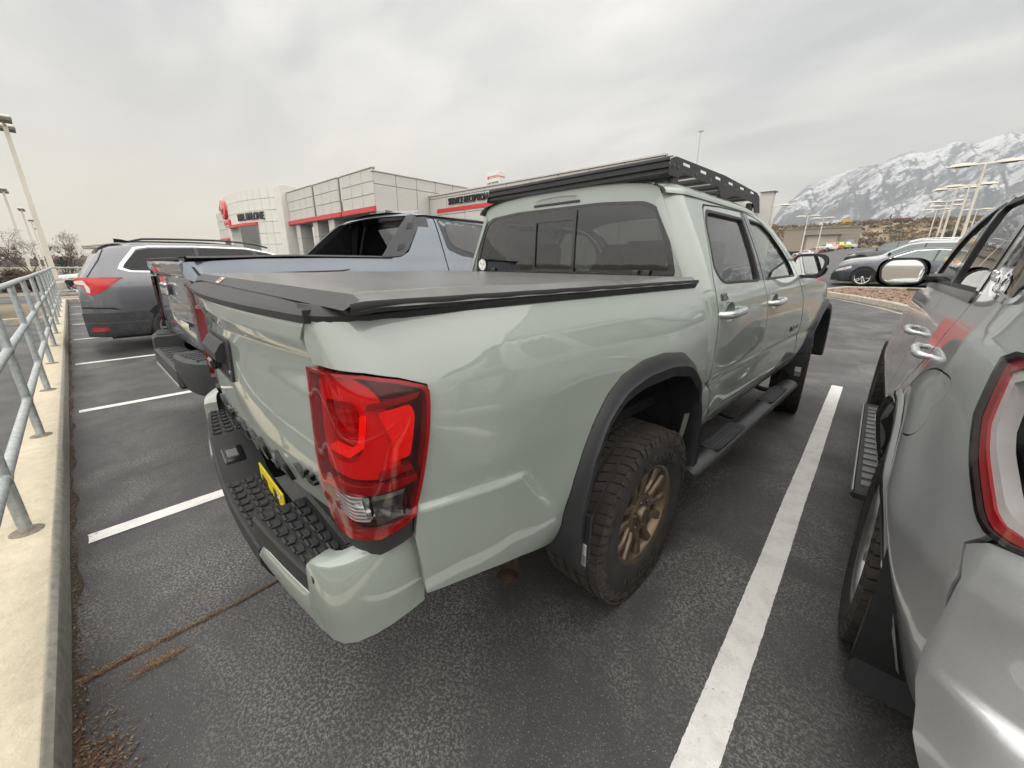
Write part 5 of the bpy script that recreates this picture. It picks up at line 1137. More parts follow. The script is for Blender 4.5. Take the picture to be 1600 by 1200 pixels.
    MB().prism(fc, lambda a, c: (-(MX+a), MY+.004, MZ+c), lambda a, c: (-(MX+a*.98), MY-.012, MZ+c*.98)).obj('mirror_bezel', M_BLKG, mo, fix=True)
    MB().prism([(a*.88, c*.86) for a, c in fc], lambda a, c: (-(MX+a), MY, MZ+c), lambda a, c: (-(MX+a), MY-.0135, MZ+c)).obj('mirror_glass', mat('mirror_silver', (.78, .80, .80), .02, metal=1), mo, fix=True)
    MB().box((-.92, MY+.03, MZ-.03), (.16, .06, .05), bev=.015).obj('mirror_arm', M_BLKG, mo)
    rb = MB().box((-.955, 2.12, .405), (.14, 1.62, .045), bev=.012).obj('running_board', M_BLKP, T)
    for k in range(16): MB().box((-.955, 1.42+.092*k, .4285), (.085, .05, .008), bev=.003).obj('tread_bar', mat('board_alu', (.22, .22, .225), .35, metal=.7), rb)
    MB().box((-1.022, 2.12, .418), (.008, 1.6, .02), bev=.002).obj('board_edge', M_ALU, rb)
    wheel('wheel', T, (-.845, .97, .385), r=.385, w=.25, rim=.25, style='five', face=-1, tread=True, seg=64)
    wheel('wheel', T, (.845, .97, .385), r=.385, w=.25, rim=.25, style='five', tread=False)
    wheel('wheel', T, (-.845, 3.93, .385), r=.385, w=.25, rim=.25, style='five', face=-1, tread=True); wheel('wheel', T, (.845, 3.93, .385), r=.385, w=.25, rim=.25, style='five', tread=False)
    return T
SILVER = build_silver()

# ------------------------------------------------------------------ generic car shell for the neighbours
def car(name, label, cat, loc, rz, spec, group=None, detail=2):
    """spec: L, W, top=[(y, z)...] silhouette from tail (y=0) to nose, belt, col, win=[side window outlines], wheels=(y_r, y_f, r), tint, extras"""
    g = dict(belt=.95, zb=.30, tumble=.17, rim=.23, col=(.1, .1, .1), metal=.6, win=(), tint=M_GLASS_D, style='ten', clad=None)
    g.update(spec); L, W = g['L'], g['W']; hw = W/2
    T = empty(name, loc, rz, label, cat, group)
    pm = g['col'] if not isinstance(g['col'], tuple) else paint('paint_%d_%d_%d' % tuple(int(c*999) for c in g['col']), g['col'], metal=g['metal'], rough=.35, dust=.05)
    top = pchip([p[0] for p in g['top']], [p[1] for p in g['top']]); H = max(p[1] for p in g['top']); zb, bt = g['zb'], g['belt']
    wz = pchip([zb, zb+.10, lerp(zb, bt, .45), lerp(zb, bt, .8), bt, bt+.05, lerp(bt, H, .6), H-.06, H], [hw*.93, hw*.965, hw*1.0, hw*.99, hw*.955, hw*.93, hw*.93-g['tumble']*.55, hw*.93-g['tumble']*.95, hw*.93-g['tumble']*1.15])
    re, fe = g.get('re', .30), g.get('fe', .55)
    def plan(y):
        a = max(0, (re-y)/re); b = max(0, (y-(L-fe))/fe); return 1-.20*a**2.6-.30*b**2.4
    def S(y, z):
        y2 = min(max(y, 0), L); return (wz(z)*plan(y2), y, z)
    ys = sorted(set([0, .02, .05, .09, .14, .2, .28, .38, .5]+[L-d for d in (0, .03, .08, .15, .25, .4)]+[lerp(.5, L-.4, k/(34 if detail > 1 else 16)) for k in range(35 if detail > 1 else 17)]))
    nv = 18 if detail > 1 else 12
    def sec(y, v):
        zt = top(y); ze = zt-min(.09, (zt-zb)*.2)
        if v <= .72: z = lerp(zb, ze, v/.72); return (S(y, z)[0], y, z)
        t = (v-.72)/.28; xe = S(y, ze)[0]; a = t*math.pi/2
        x = xe*(1-t)**.75 if t < 1 else 0; return (xe*math.cos(a)**.8 if t < 1 else 0, y, ze+(zt-ze)*math.sin(a)**.75)
    b = MB(); w = nv*2+1; rows = []
    for y in ys:
        r_ = [sec(y, k/nv) for k in range(nv+1)]; rows.append([p for p in r_]+[(-p[0], p[1], p[2]) for p in r_[-2::-1]])
    b.add([p for r_ in rows for p in r_], [(i*w+k, i*w+k+1, (i+1)*w+k+1, (i+1)*w+k) for i in range(len(ys)-1) for k in range(w-1)]+[tuple(range(w)), tuple(range((len(ys)-1)*w, len(ys)*w))[::-1]])
    b.obj('body', pm, T, smooth=38, fix=True)
    MB().box((0, L/2, zb+.02), (W*.86, L*.9, .12), bev=0).obj('underbody_pan', M_DARK, T)
    sides = (1, -1)
    for sx in sides:
        for ol in g['win']:
            wn = panel('side_window', S, rnd(ol, .03, 3), g['tint'] if not isinstance(g['tint'], dict) else g['tint'][0], T, sx=sx, res=.12, off=.006, flange=.004)
            if g.get('chrome'):
                cx = sum(p[0] for p in ol)/len(ol); cz = sum(p[1] for p in ol)/len(ol)
        if g.get('win'): 
            panel('window_backing', S, dens([(p[0], p[1]) for p in hull([q for ol in g['win'] for q in ol])], .3), M_BLKG, T, sx=sx, res=.15, off=.003, flange=.002)
        for (ol, m, nm, of) in g.get('side_bits', ()): panel(nm, S, ol, m, T, sx=sx, res=.08, off=of, flange=.004)
        if g.get('clad'):
            panel('sill_cladding', S, [(.05, zb+.004), (L-.1, zb+.004), (L-.1, zb+g['clad']), (.05, zb+g['clad'])], M_BLKP, T, sx=sx, res=.15, off=.004, flange=.004)
        yr, yf, r = g['wheels']
        for yc in (yr, yf):
            pts = [(yc+(r+.065)*math.cos(a), r+.02+(r+.065)*math.sin(a)) for a in [2*math.pi*k/28 for k in range(28)]]; pts = [p if p[1] > zb+.01 else (p[0], zb+.01) for p in pts]
            pts = [p for i, p in enumerate(pts) if math.dist(p, pts[i-1]) > 1e-4]
            panel('wheel_arch', S, pts, M_DARK, T, sx=sx, res=.1, off=.006, flange=0)
    for (y0, y1, f, m, nm) in g.get('top_bits', ()):             # windscreen and back glass laid on the shell
        n = 10
        MB().grid(lambda a, v: (lambda y: (lerp(-1, 1, a)*S(y, top(y)-.06)[0]*f, y, top(y)+.006-.035*abs(lerp(-1, 1, a))**3))(lerp(y0, y1, v)), 10, n).obj(nm, m, T, smooth=60)
    yr, yf, r = g['wheels']
    for s in (1, -1):
        for yc in (yr, yf): wheel('wheel', T, (s*(hw-.105), yc, r), r=r, w=.225, rim=r*.70 if detail > 1 else r*.68, style=g['style'] if detail > 1 else 'plain', face=s, tread=False, seg=36 if detail > 1 else 18, m_rim=g.get('rimm'))
    return T, S, top
def hull(pts):
    pts = sorted(set(pts)); lo = []; up = []
    def cr(o, a, b): return (a[0]-o[0])*(b[1]-o[1])-(a[1]-o[1])*(b[0]-o[0])
    for p in pts:
        while len(lo) > 1 and cr(lo[-2], lo[-1], p) <= 0: lo.pop()
        lo.append(p)
    for p in pts[::-1]:
        while len(up) > 1 and cr(up[-2], up[-1], p) <= 0: up.pop()
        up.append(p)
    return lo[:-1]+up[:-1]

# ------------------------------------------------------------------ grey SUV two stalls beyond the dark pickup
def build_grey():
    C = (.17, .172, .188)
    win = [[(.66, 1.30), (.58, 1.345), (.60, 1.37), (.80, 1.60), (.95, 1.635), (1.55, 1.655), (1.55, 1.27)], [(1.60, 1.27), (1.60, 1.655), (2.30, 1.65), (2.42, 1.62), (2.46, 1.26)], [(2.52, 1.26), (2.50, 1.62), (2.75, 1.585), (3.05, 1.47), (3.32, 1.29), (3.35, 1.25)]]
    T, S, top = car('grey_suv', 'dark grey SUV with red tail lamp and chrome window trim left of the dark pickup', 'car', (-9.72, -.02, 0), 0,
        dict(L=4.95, W=1.96, top=[(0, .66), (.02, .98), (.07, 1.16), (.20, 1.40), (.36, 1.63), (.50, 1.70), (1.0, 1.745), (1.9, 1.755), (2.5, 1.70), (3.0, 1.53), (3.45, 1.24), (3.7, 1.16), (4.4, 1.08), (4.8, .96), (4.95, .70)],
             belt=1.24, zb=.28, col=C, metal=.7, wheels=(1.10, 3.92, .37), tumble=.16, re=.42, clad=.14, style='ten', tint=glass('privacy_glass_grey', (.16, .16, .17))))
    for ol in win:
        panel('side_window', S, rnd(ol, .02, 3), glass('privacy_glass_solid', (.05, .05, .055)), T, res=.1, off=.006, flange=.004)
    panel('window_backing', S, hull([q for ol in win for q in ol]), M_BLKG, T, res=.12, off=.003, flange=.002)
    hu = [(.52, 1.315), (.565, 1.40), (.77, 1.645), (.95, 1.675), (1.55, 1.69), (2.35, 1.68), (2.72, 1.61), (3.05, 1.50), (3.38, 1.28), (3.38, 1.235), (2.45, 1.232), (1.58, 1.238), (.66, 1.265)]
    cu, cz = 1.9, 1.45
    panel('chrome_window_trim', S, hu, mat('satin_chrome', (.75, .75, .74), .2, metal=1), T, holes=[[(.585, 1.335), (.615, 1.39), (.80, 1.622), (.95, 1.65), (1.55, 1.668), (2.35, 1.658), (2.70, 1.59), (3.03, 1.478), (3.32, 1.275), (2.45, 1.252), (1.58, 1.258), (.675, 1.288)]], res=.06, off=.009, flange=.008)
    tl = panel('tail_light', S, rnd([(.02, 1.16), (.06, 1.19), (.30, 1.195), (.56, 1.19), (.52, 1.165), (.40, 1.08), (.25, .965), (.16, .935), (.12, .95), (.10, 1.06), (.02, 1.085)], .012, 3), mat('tail_lamp_red', (.62, .014, .012), .2, coat=1), T, res=.04, off=.012, flange=.015)
    panel('lamp_white_cell', S, rnd([(.03, 1.145), (.115, 1.15), (.165, 1.03), (.155, .965), (.125, .975), (.115, 1.085), (.03, 1.10)], .008, 2), mat('lamp_white', (.72, .70, .66), .2, coat=1), tl, res=.04, off=.015, flange=.004)
    panel('lamp_edge', S, [(.40, 1.10), (.54, 1.178), (.55, 1.188), (.30, 1.188), (.30, 1.180), (.50, 1.178), (.39, 1.10)], mat('lamp_deep_red', (.22, .006, .008), .2, coat=1), tl, res=.05, off=.014, flange=.002)
    panel('bumper_cladding', S, [(.0, .30), (.70, .30), (.74, .45), (.80, .60), (.74, .66), (.0, .66)], mat('grey_cladding', (.05, .05, .053), .55, noise=(14, .35, 6)), T, res=.05, off=.012, flange=.014)
    panel('bumper_strip', S, [(.02, .50), (.72, .50), (.72, .515), (.02, .515)], mat('grey_cladding_edge', (.09, .09, .095), .4), T, res=.08, off=.016, flange=.004)
    panel('fog_reflector', S, rnd([(.06, .375), (.25, .385), (.23, .44), (.07, .44)], .01, 2), mat('reflector_red', (.42, .02, .02), .3, coat=1), T, res=.06, off=.018, flange=.006)
    panel('bumper_crease', S, [(.02, .76), (.35, .74), (.45, .69), (.42, .70), (.30, .72), (.02, .735)], M_BLKG, T, res=.05, off=.005, flange=.002)
    # tailgate glass, spoiler, plate recess on the back
    rg = MB().grid(lambda a, v: (lerp(-1, 1, a)*lerp(.80, .66, v), lerp(.085, .34, v)-.004+.10*abs(lerp(-1, 1, a))**4*(.6), lerp(1.20, 1.60, v)), 14, 6, False); rg.obj('back_glass', glass('privacy_glass_solid', (.05, .05, .055)), T, smooth=60)
    MB().grid(lambda a, v: (lerp(-.72, .72, a), lerp(.22, .62, v)+.05*abs(2*a-1)**3, 1.672+.055*v-.018*(1-v)*(abs(2*a-1)**2)), 16, 5).obj('roof_spoiler', T.children[0].data.materials[0], T, smooth=60)
    MB().grid(lambda a, v: (lerp(-.70, .70, a), lerp(.225, .50, v)+.05*abs(2*a-1)**3, 1.650-.018*(abs(2*a-1)**2)), 16, 2, True).obj('spoiler_underside', M_BLKG, T)
    for s in (-1, 1): MB().tube(spl([(s*.66, .75, 1.735), (s*.665, .95, 1.785), (s*.665, 1.9, 1.80), (s*.65, 2.5, 1.76), (s*.64, 2.75, 1.70)], 24), .017, 8).obj('roof_rail', M_BLKG, T, smooth=60)
    fin = MB().prism([(.62, 1.735), (.90, 1.745), (.72, 1.79), (.62, 1.80)], lambda y, z: (.015, y, z), lambda y, z: (-.015, y, z)).obj('antenna_fin', T.children[0].data.materials[0], T, fix=True)
    panel('tailgate_seam', S, [(.14, .98), (.16, 1.20), (.33, 1.45), (.44, 1.66), (.452, 1.66), (.345, 1.45), (.172, 1.20), (.152, .98)], M_SEAL, T, res=.06, off=.004, flange=.001)
    def fn(x, y, h): return Vector((.30+x, -.012-h, .955+y))
    text_on('tailgate_badge', 'PILOT', lambda x, y, h: Vector((.62+x, .012+.25*max(0, x+.05)-h, .97+y)), M_CHROME, T, .045, .002, .001)
    return T
GREY = build_grey()

PANEL = panel
# ------------------------------------------------------------------ dark blue pickup with sail pillars beside the sage truck
def build_dark():
    NAVY = paint('slate_blue_paint', (.105, .130, .165), metal=.5, rough=.32, flake=.08, dust=.06)
    T = empty('dark_pickup', (-4.22, .49, 0), 0, 'dark slate blue pickup with black sail pillars and chunky stepped bumper', 'pickup truck')
    Wd = pchip([.50, .62, .75, .95, 1.15, 1.28, 1.36, 1.43, 1.48, 1.60, 1.75, 1.84, 1.90], [.92, .97, .99, 1.0, 1.0, .99, .965, .93, .91, .855, .785, .735, .68])
    IN = pchip([-.05, 0, .05, .1, .15, .2, .3, .45, 5], [.24, .19, .13, .08, .045, .026, .012, 0, 0]); YU_ = pchip([-.05, 0, .05, .1, .15, .2, .3, .45, 5], [.0, .006, .014, .036, .075, .12, .22, .37, 4.92])
    def S(u, z):
        return (Wd(z)-IN(u), YU_(u), z)
    SH = lambda ol: [((u-.41 if u > 1.7 else u), z) for u, z in ol]
    def panel(n, f, ol, *a, **k): return PANEL(n, f, SH(ol), *a, **k)
    arch = [(1.10+.50*math.cos(a), .50+.50*math.sin(a)) for a in [math.pi*k/20 for k in range(21)]]
    side = [(.0, 1.42), (.5, 1.45), (1.0, 1.462), (1.95, 1.468), (2.10, 1.48), (2.20, 1.53), (2.36, 1.72), (2.42, 1.80), (2.45, 1.885), (2.62, 1.89), (2.60, 1.40), (2.60, .55), (1.65, .52)]+[q for q in arch if True]+[(.55, .55), (.20, .64), (.14, .70), (.10, .80), (.10, 1.05), (.12, 1.30), (.0, 1.33)]
    for sx in (1, -1):
        panel('bed_side', S, side, NAVY, T, sx=sx, res=.04, flange=.02)
        panel('door_panel', S, [(2.615, .55), (2.615, 1.40), (2.635, 1.89), (3.55, 1.88), (3.9, 1.70), (4.15, 1.50), (4.4, 1.40), (4.4, .55)], NAVY, T, sx=sx, res=.06, flange=.02)
        panel('side_window', S, rnd([(2.78, 1.585), (2.72, 1.66), (2.74, 1.82), (3.50, 1.80), (3.75, 1.68), (3.95, 1.52), (3.1, 1.50)], .04, 4), M_GLASS_D, T, sx=sx, res=.1, off=.005, flange=.004)
        panel('window_surround', S, rnd([(2.68, 1.56), (2.655, 1.86), (3.55, 1.84), (3.85, 1.68), (4.05, 1.50), (3.1, 1.47), (2.85, 1.50)], .03, 4), mat('window_black', (.03, .03, .034), .3), T, sx=sx, res=.1, off=.002, flange=.002)
        # sail: black triangular blade up from the bed rail to the roof spoiler, with scooped insert on the pillar
        sail = [(1.45, 1.470), (1.62, 1.60), (1.90, 1.855), (2.03, 1.87), (2.04, 1.470)]
        b = MB(); b.prism(sail, lambda y, z: (sx*(.865-.30*(z-1.47)), y, z), lambda y, z: (sx*(.835-.30*(z-1.47)), y, z)); b.obj('sail_blade', M_BLKG, T, fix=True)
        b = MB(); b.prism([(1.98, 1.86), (2.03, 1.86), (2.05, 1.470), (1.99, 1.470)], lambda y, z: (sx*(.840-.30*(z-1.47)), y, z), lambda y, z: (sx*(.815-.30*(z-1.47)), y, z)); b.obj('sail_strut', mat('strut_dark', (.03, .03, .033), .3), T, fix=True)
        panel('pillar_insert', S, rnd([(1.90, 1.478), (2.06, 1.482), (2.12, 1.50), (2.20, 1.55), (2.36, 1.735), (2.43, 1.875), (2.31, 1.868), (2.20, 1.77)], .02, 3), mat('insert_plastic', (.055, .057, .062), .45, bump=(200, .2, .001)), T, sx=sx, res=.05, off=.006, flange=.02)
        for (y0, z0) in ((2.12, 1.56), (2.29, 1.76)):
            panel('insert_vent', S, rnd([(y0-.05, z0-.03), (y0+.03, z0-.01), (y0+.06, z0+.035), (y0-.005, z0+.03)], .012, 3), M_BLKP, T, sx=sx, res=.05, off=.012, flange=.01)
        panel('rail_insert', S, [(.12, 1.395), (.14, 1.34), (1.10, 1.36), (1.16, 1.372), (1.16, 1.378), (1.08, 1.368), (.155, 1.349), (.135, 1.395)], M_SEAL, T, sx=sx, res=.05, off=.003, flange=.001)
        tl = panel('tail_light', S, rnd([(.0, 1.30), (.10, 1.30), (.12, 1.10), (.10, .88), (.0, .88)], .01, 2), mat('smoked_tail_lamp', (.045, .006, .008), .12, coat=1), T, sx=sx, res=.05, off=.004, flange=.02)
        pts = [(1.10+.505*math.cos(a), .50+.505*math.sin(a)) for a in [2*math.pi*k/30 for k in range(30)]]
        MB().grid(lambda a, v: (sx*lerp(.45, .985, v), 1.085+.50*math.cos(math.pi*(1.1-1.2*a)), .50+.50*math.sin(math.pi*(1.1-1.2*a))), 20, 2).obj('wheel_liner', M_DARK, T)
        MB().grid(lambda u, v: (sx*lerp(.93, .80, v), lerp(.03, 1.52, u), 1.452+.022*sm(0, .5, u)+[.0, .012, .012, -.04][int(v*3+.5)]), 20, 3, sx < 0).obj('bed_rail_cap', M_BLKP, T, smooth=40)
        wheel('wheel', T, (sx*.86, 1.085, .41), r=.41, w=.27, rim=.28, style='ten', face=sx, tread=False); wheel('wheel', T, (sx*.86, 4.1, .41), r=.41, w=.27, rim=.28, style='ten', face=sx, tread=False)
    # tailgate
    GP = pchip([.75, .85, 1.0, 1.2, 1.30, 1.35, 1.40, 1.45], [.05, .02, .012, .02, .025, .0, -.012, -.004])
    gate = lambda x, z: (x, .012-.02*(1-(x/.8)**2)+GP(z), z)
    tg = panel('tailgate', gate, [(-.80, 1.44), (.80, 1.44), (.81, 1.3), (.81, .80), (-.81, .80), (-.81, 1.3)], NAVY, T, res=.05, flange=.02, lines=[[(-.8, z), (.8, z)] for z in (1.3, 1.325, 1.35, 1.375)])
    MB().grid(lambda a, v: (lerp(-.80, .80, a), -.008+[-.012, -.02, .03, .10][int(v*3+.5)], 1.435+[-.002, .016, .022, .018][int(v*3+.5)]), 10, 3).obj('tailgate_spoiler', M_BLKP, tg, smooth=40)
    MB().box((0, -.01, 1.22), (.26, .03, .10), bev=.02).obj('tailgate_handle', M_CHROME, tg)
    MB().box((.50, -.004, .98), (.30, .01, .045), bev=.004).obj('tailgate_badge', M_CHROME, tg)
    # bumper: corner steps lower than the centre, grey plastic
    bm_ = mat('bumper_grey', (.040, .041, .043), .55, noise=(9, .25), bump=(260, .25, .001)); bu = MB()
    bu.box((0, -.02, .60), (1.16, .22, .16), bev=.02); bo = bu.obj('rear_bumper', bm_, T)
    for s in (-1, 1):
        c = MB(); pts = spl([(.50, -.120), (.62, -.118), (.80, -.095), (.93, -.04), (.995, .06)], 12); rows = []
        for x, y in pts: rows.append([(x*.88, y+.20, .780), (x-.015, y+.02, .780), (x, y, .760), (x+.005, y-.004, .66), (x-.02, y+.03, .52), (x*.9, y+.2, .52)])
        c.add([(s*p[0], p[1], p[2]) for r_ in rows for p in r_], [(i*6+k, i*6+k+1, (i+1)*6+k+1, (i+1)*6+k) for i in range(11) for k in range(5)]+[tuple(range(6)), tuple(range(66, 72))[::-1]]); co = c.obj('bumper_corner', bm_, T, smooth=40, fix=True)
        for k in range(5): MB().box((s*(.60+.07*k), -.03+.01*k, .783), (.045, .11, .010), bev=.003).obj('step_rib', bm_, co)
        MB().box((s*.497, -.02, .70), (.012, .05, .045), bev=.004).obj('bumper_sensor', M_BLKG, co)
    for k in range(8): MB().box((-.42+.12*k, -.03, .683), (.08, .15, .010), bev=.003).obj('step_rib', bm_, bo)
    MB().box((0, -.12, .535), (1.1, .03, .04), bev=.01).obj('bumper_valance', mat('valance_silver', (.45, .45, .45), .35, metal=.8), bo)
    # cab
    MB().grid(lambda a, v: (lerp(-.72, .72, a), lerp(1.86, 3.13, v)+.05*abs(2*a-1)**2*(1 if v < .1 else 0), 1.89+.055*(1-abs(2*a-1)**2.6)-.06*sm(.85, 1, v)-.012*sm(.1, 0, v)), 20, 16).obj('roof', NAVY, T, smooth=60)
    MB().grid(lambda a, v: (lerp(-.70, .70, a), lerp(1.83, 1.99, v)+.02*abs(2*a-1)**2, 1.868+.065*v**.7+.02*(1-abs(2*a-1)**2)), 20, 6).obj('roof_spoiler', NAVY, T, smooth=60)
    MB().grid(lambda a, v: (lerp(-.70, .70, a), lerp(1.835, 2.20, v)+.02*abs(2*a-1)**2, 1.855+.0*v+.02*(1-abs(2*a-1)**2)), 16, 4, True).obj('spoiler_underside', M_BLKG, T, smooth=60)
    MB().grid(lambda a, v: (lerp(-.72, .72, a)*lerp(1.16, 1, v), lerp(2.045, 2.075, v), lerp(1.44, 1.87, v)), 8, 4).obj('back_glass', glass('rear_cab_glass', (.16, .16, .165), ior=2.0), T, smooth=60)
    box('cab_bulkhead', (0, 2.44, 1.0), (1.7, .05, .95), NAVY, T, .01)
    panel_w = MB().grid(lambda a, v: (lerp(-.78, .78, a), lerp(3.96, 3.13, v)-.1*abs(2*a-1)**2, lerp(1.40, 1.84, v)), 10, 5).obj('windscreen', glass('windscreen_glass', (.66, .72, .69)), T, smooth=60)
    MB().grid(lambda a, v: (lerp(-.95, .95, a), lerp(3.7, 5.2, v)-.2*abs(2*a-1)**3*v, lerp(1.42, 1.25, v*v)), 12, 8).obj('hood', NAVY, T, smooth=60)
    MB().grid(lambda a, v: (lerp(-.95, .95, a), 5.2-.2*abs(2*a-1)**3, lerp(.5, 1.25, v)), 12, 4, True).obj('front_fascia', NAVY, T, smooth=60)
    for sx in (1, -1): panel('front_fender', S, [(4.41, .55), (4.41, 1.40), (5.45, 1.26), (5.5, .55), (4.95, .55), (4.9, .80), (4.7, .95), (4.45, 1.0)], NAVY, T, sx=sx, res=.1, flange=.02)
    box('bed_floor', (0, 1.25, 1.36), (1.7, 2.3, .06), M_DARK, T, 0); box('underbody_pan', (0, 2.8, .55), (1.5, 4.6, .2), M_DARK, T, 0)
    box('cabin_shell', (0, 2.6, 1.05), (1.5, 1.3, .8), M_INT, T, .08)
    MB().prism([(2.0, 1.935), (2.23, 1.945), (2.1, 1.985), (2.02, 1.99)], lambda y, z: (.015, y, z), lambda y, z: (-.015, y, z)).obj('antenna_fin', NAVY, T, fix=True)
    return T
DARKP = build_dark()

# ------------------------------------------------------------------ dealership building
M_PANEL = mat('cladding_panel', (.58, .565, .53), .55, metal=.15, noise=(.6, .05))
M_PANW = mat('portal_panel', (.74, .72, .67), .5, metal=.1, noise=(.8, .05))
M_JOINT = mat('panel_joint', (.20, .195, .185), .8)
M_REDB = mat('red_fascia', (.62, .035, .035), .4)
M_SIGNK = mat('sign_letters_black', (.02, .02, .022), .45)
M_STORE = mat('storefront_glass', (.02, .024, .028), .06, coat=1)
def wall_panels(par, p0, p1, z0, z1, nx, nz, m, zj=None):
    """row of cladding panels between two plan points; each panel its own piece, joints left open over a dark backing"""
    a, b = Vector(p0), Vector(p1); d = b-a; n = Vector((d.y, -d.x)).normalized(); ang = math.atan2(d.y, d.x); cache = {}
    mid = (a+b)/2-n*.10; MB().box((mid.x, mid.y, (z0+z1)/2), (d.length-.04, .12, z1-z0-.04), rz=ang).obj('wall', M_JOINT, par)
    zs = zj or [lerp(z0, z1, k/nz) for k in range(nz+1)]
    for i in range(nx):
        for k in range(len(zs)-1):
            c = a+d*((i+.5)/nx); w = d.length/nx-.035; h = zs[k+1]-zs[k]-.035; key = (round(w, 3), round(h, 3))
            if key not in cache: cache[key] = MB().box((0, 0, 0), (w, .08, h), bev=.008).mesh('facade_panel', m)
            o = link('facade_panel', cache[key], par, (c.x, c.y, (zs[k]+zs[k+1])/2)); o.rotation_euler = (0, 0, ang)
def building():
    T = empty('dealership', (-30, 15.1, 0), label='pale panelled dealership building with red bands and black wall lettering', cat='building')
    G = bpy.data.objects.new('main_hall', None); COL.objects.link(G); G.parent = T; G.location = (30, -15.1, 0)
    for x0, x1, zt in ((-31.3, -26.5, 7.50), (-36.2, -31.75, 7.52), (-42.3, -36.6, 7.55)):
        wall_panels(G, (x0, 15.1), (x1, 15.1), 5.15, zt, 3 if x1 > -35 else 4, 3, M_PANEL)
        box('parapet_cap', ((x0+x1)/2, 15.16, zt+.05), (x1-x0+.06, .30, .08), M_PANEL, G, .01)
        box('red_band', ((x0+x1)/2, 15.06, 4.965), (x1-x0+(.45 if x1 < -27 else 0), .26, .30), M_REDB, G, .01)
    box('soffit', (-34.4, 16.5, 4.80), (15.9, 2.8, .06), mat('soffit_grey', (.30, .29, .28), .7), G, 0)
    for x, w in ((-27.1, 1.15), (-33.9, 1.05), (-37.1, .95), (-41.0, .95)):
        c = MB().box((x, 15.75, 2.35), (w, 1.1, 4.85), bev=.01).obj('column', M_PANEL, G)
        for z in (1.2, 2.4, 3.6): MB().box((x, 15.75, z), (w+.004, 1.104, .03), bev=0).obj('column_joint', M_JOINT, c)
    MB().box((-34.4, 17.9, 2.35), (15.8, .08, 4.9), bev=0).obj('storefront', M_STORE, G)
    for k in range(9): box('mullion', (-42+2*k, 17.83, 2.35), (.07, .10, 4.8), M_JOINT, G, 0)
    box('transom', (-34.4, 17.83, 3.1), (15.8, .10, .08), M_JOINT, G, 0)
    wall_panels(G, (-26.5, 15.1), (-26.5, 27.0), 0, 7.3, 7, 4, M_PANEL, [0, 2.4, 4.8, 6.55, 7.3])
    box('parapet_cap', (-26.55, 21.0, 7.34), (.3, 12, .08), M_PANEL, G, .01)
    MB().box((-34.5, 24, 3.4), (15.5, 11.5, 6.8), bev=0).obj('hall_mass', M_JOINT, G)
    # service wing
    S_ = bpy.data.objects.new('service_wing', None); COL.objects.link(S_); S_.parent = T; S_.location = (30, -15.1, 0)
    wall_panels(S_, (-26.4, 19.6), (-8.4, 19.6), 0, 6.2, 9, 4, M_PANEL, [0, 2.4, 4.85, 6.0, 6.2])
    box('parapet_cap', (-17.4, 19.66, 6.25), (18.1, .34, .10), M_PANEL, S_, .01)
    box('red_band', (-17.0, 19.54, 5.14), (17.0, .06, .26), M_REDB, S_, .01)
    wall_panels(S_, (-8.4, 19.6), (-8.4, 34.0), 0, 6.2, 7, 3, M_PANEL)
    MB().box((-17.4, 27, 3.0), (17.6, 14.2, 6.0), bev=0).obj('wing_mass', M_JOINT, S_)
    text_on('wall_lettering', 'SERVICE RECEPTION', lambda x, y, h: Vector((-22.05+x, 19.54-h, 5.46+y)), M_SIGNK, S_, .60, .05, .004, sxc=.74)
    b = box('address_box', (-20.05, 19.50, 4.80), (.42, .08, .52), mat('sign_grey', (.18, .17, .17), .5), S_, .01)
    text_on('box_letter', 'X', lambda x, y, h: Vector((-20.05+x, 19.455-h, 4.63+y)), mat('sign_red', (.75, .05, .03), .4), b, .48, .01, .02)
    for x in (-14.2, -10.6): MB().tube([(x, 20.2, 6.2), (x, 20.2, 6.42)], .06, 8).obj('roof_vent', M_JOINT, S_)
    box('end_pier', (-7.05, 34.7, 3.2), (.8, .8, 6.3), M_PANEL, S_, .05); box('end_pier_cap', (-7.0, 34.6, 6.36), (1.0, 1.0, .08), M_PANEL, S_, .01); box('end_wall', (-8.2, 34.9, 3.1), (1.6, .3, 6.1), M_PANW, S_, .02)
    # curved entrance portal
    Pt = bpy.data.objects.new('entrance_portal', None); COL.objects.link(Pt); Pt.parent = T; Pt.location = (30, -15.1, 0)
    cur = spl([(-57.0, 13.5), (-53.6, 13.12), (-50.4, 13.2), (-47.0, 13.75), (-43.9, 14.8)], 13); zs = [0, 1.05, 2.1, 3.15, 4.2, 5.25, 6.3, 7.35, 8.3]
    for i in range(12):
        a, b_ = Vector(cur[i]), Vector(cur[i+1]); d = b_-a; c = (a+b_)/2; ang = math.atan2(d.y, d.x); n = Vector((d.y, -d.x)).normalized()
        opening = 2 <= i <= 8
        for k in range(8):
            if opening and k < 5: continue
            o = MB().box((0, 0, 0), (d.length-.03, .10, zs[k+1]-zs[k]-.03), bev=.008).obj('facade_panel', M_PANW, Pt, loc=(c.x, c.y, (zs[k]+zs[k+1])/2)); o.rotation_euler = (0, 0, ang)
        zb = 5.25 if opening else 0; cc = c-n*.45
        MB().box((cc.x, cc.y, (zb+8.28)/2), (d.length+.05, .78, 8.28-zb), rz=ang).obj('portal_wall', M_PANW, Pt)
        if opening: q = c+n*.08; MB().box((q.x, q.y, 5.14), (d.length+.02, .28, .26), rz=ang).obj('red_band', M_REDB, Pt)
    a, b_ = Vector((-43.9, 14.8)), Vector((-42.6, 15.2)); MB().box((-43.2, 15.3, 4.15), (1.5, 1.4, 8.26), bev=.02).obj('portal_return', M_PANW, Pt)
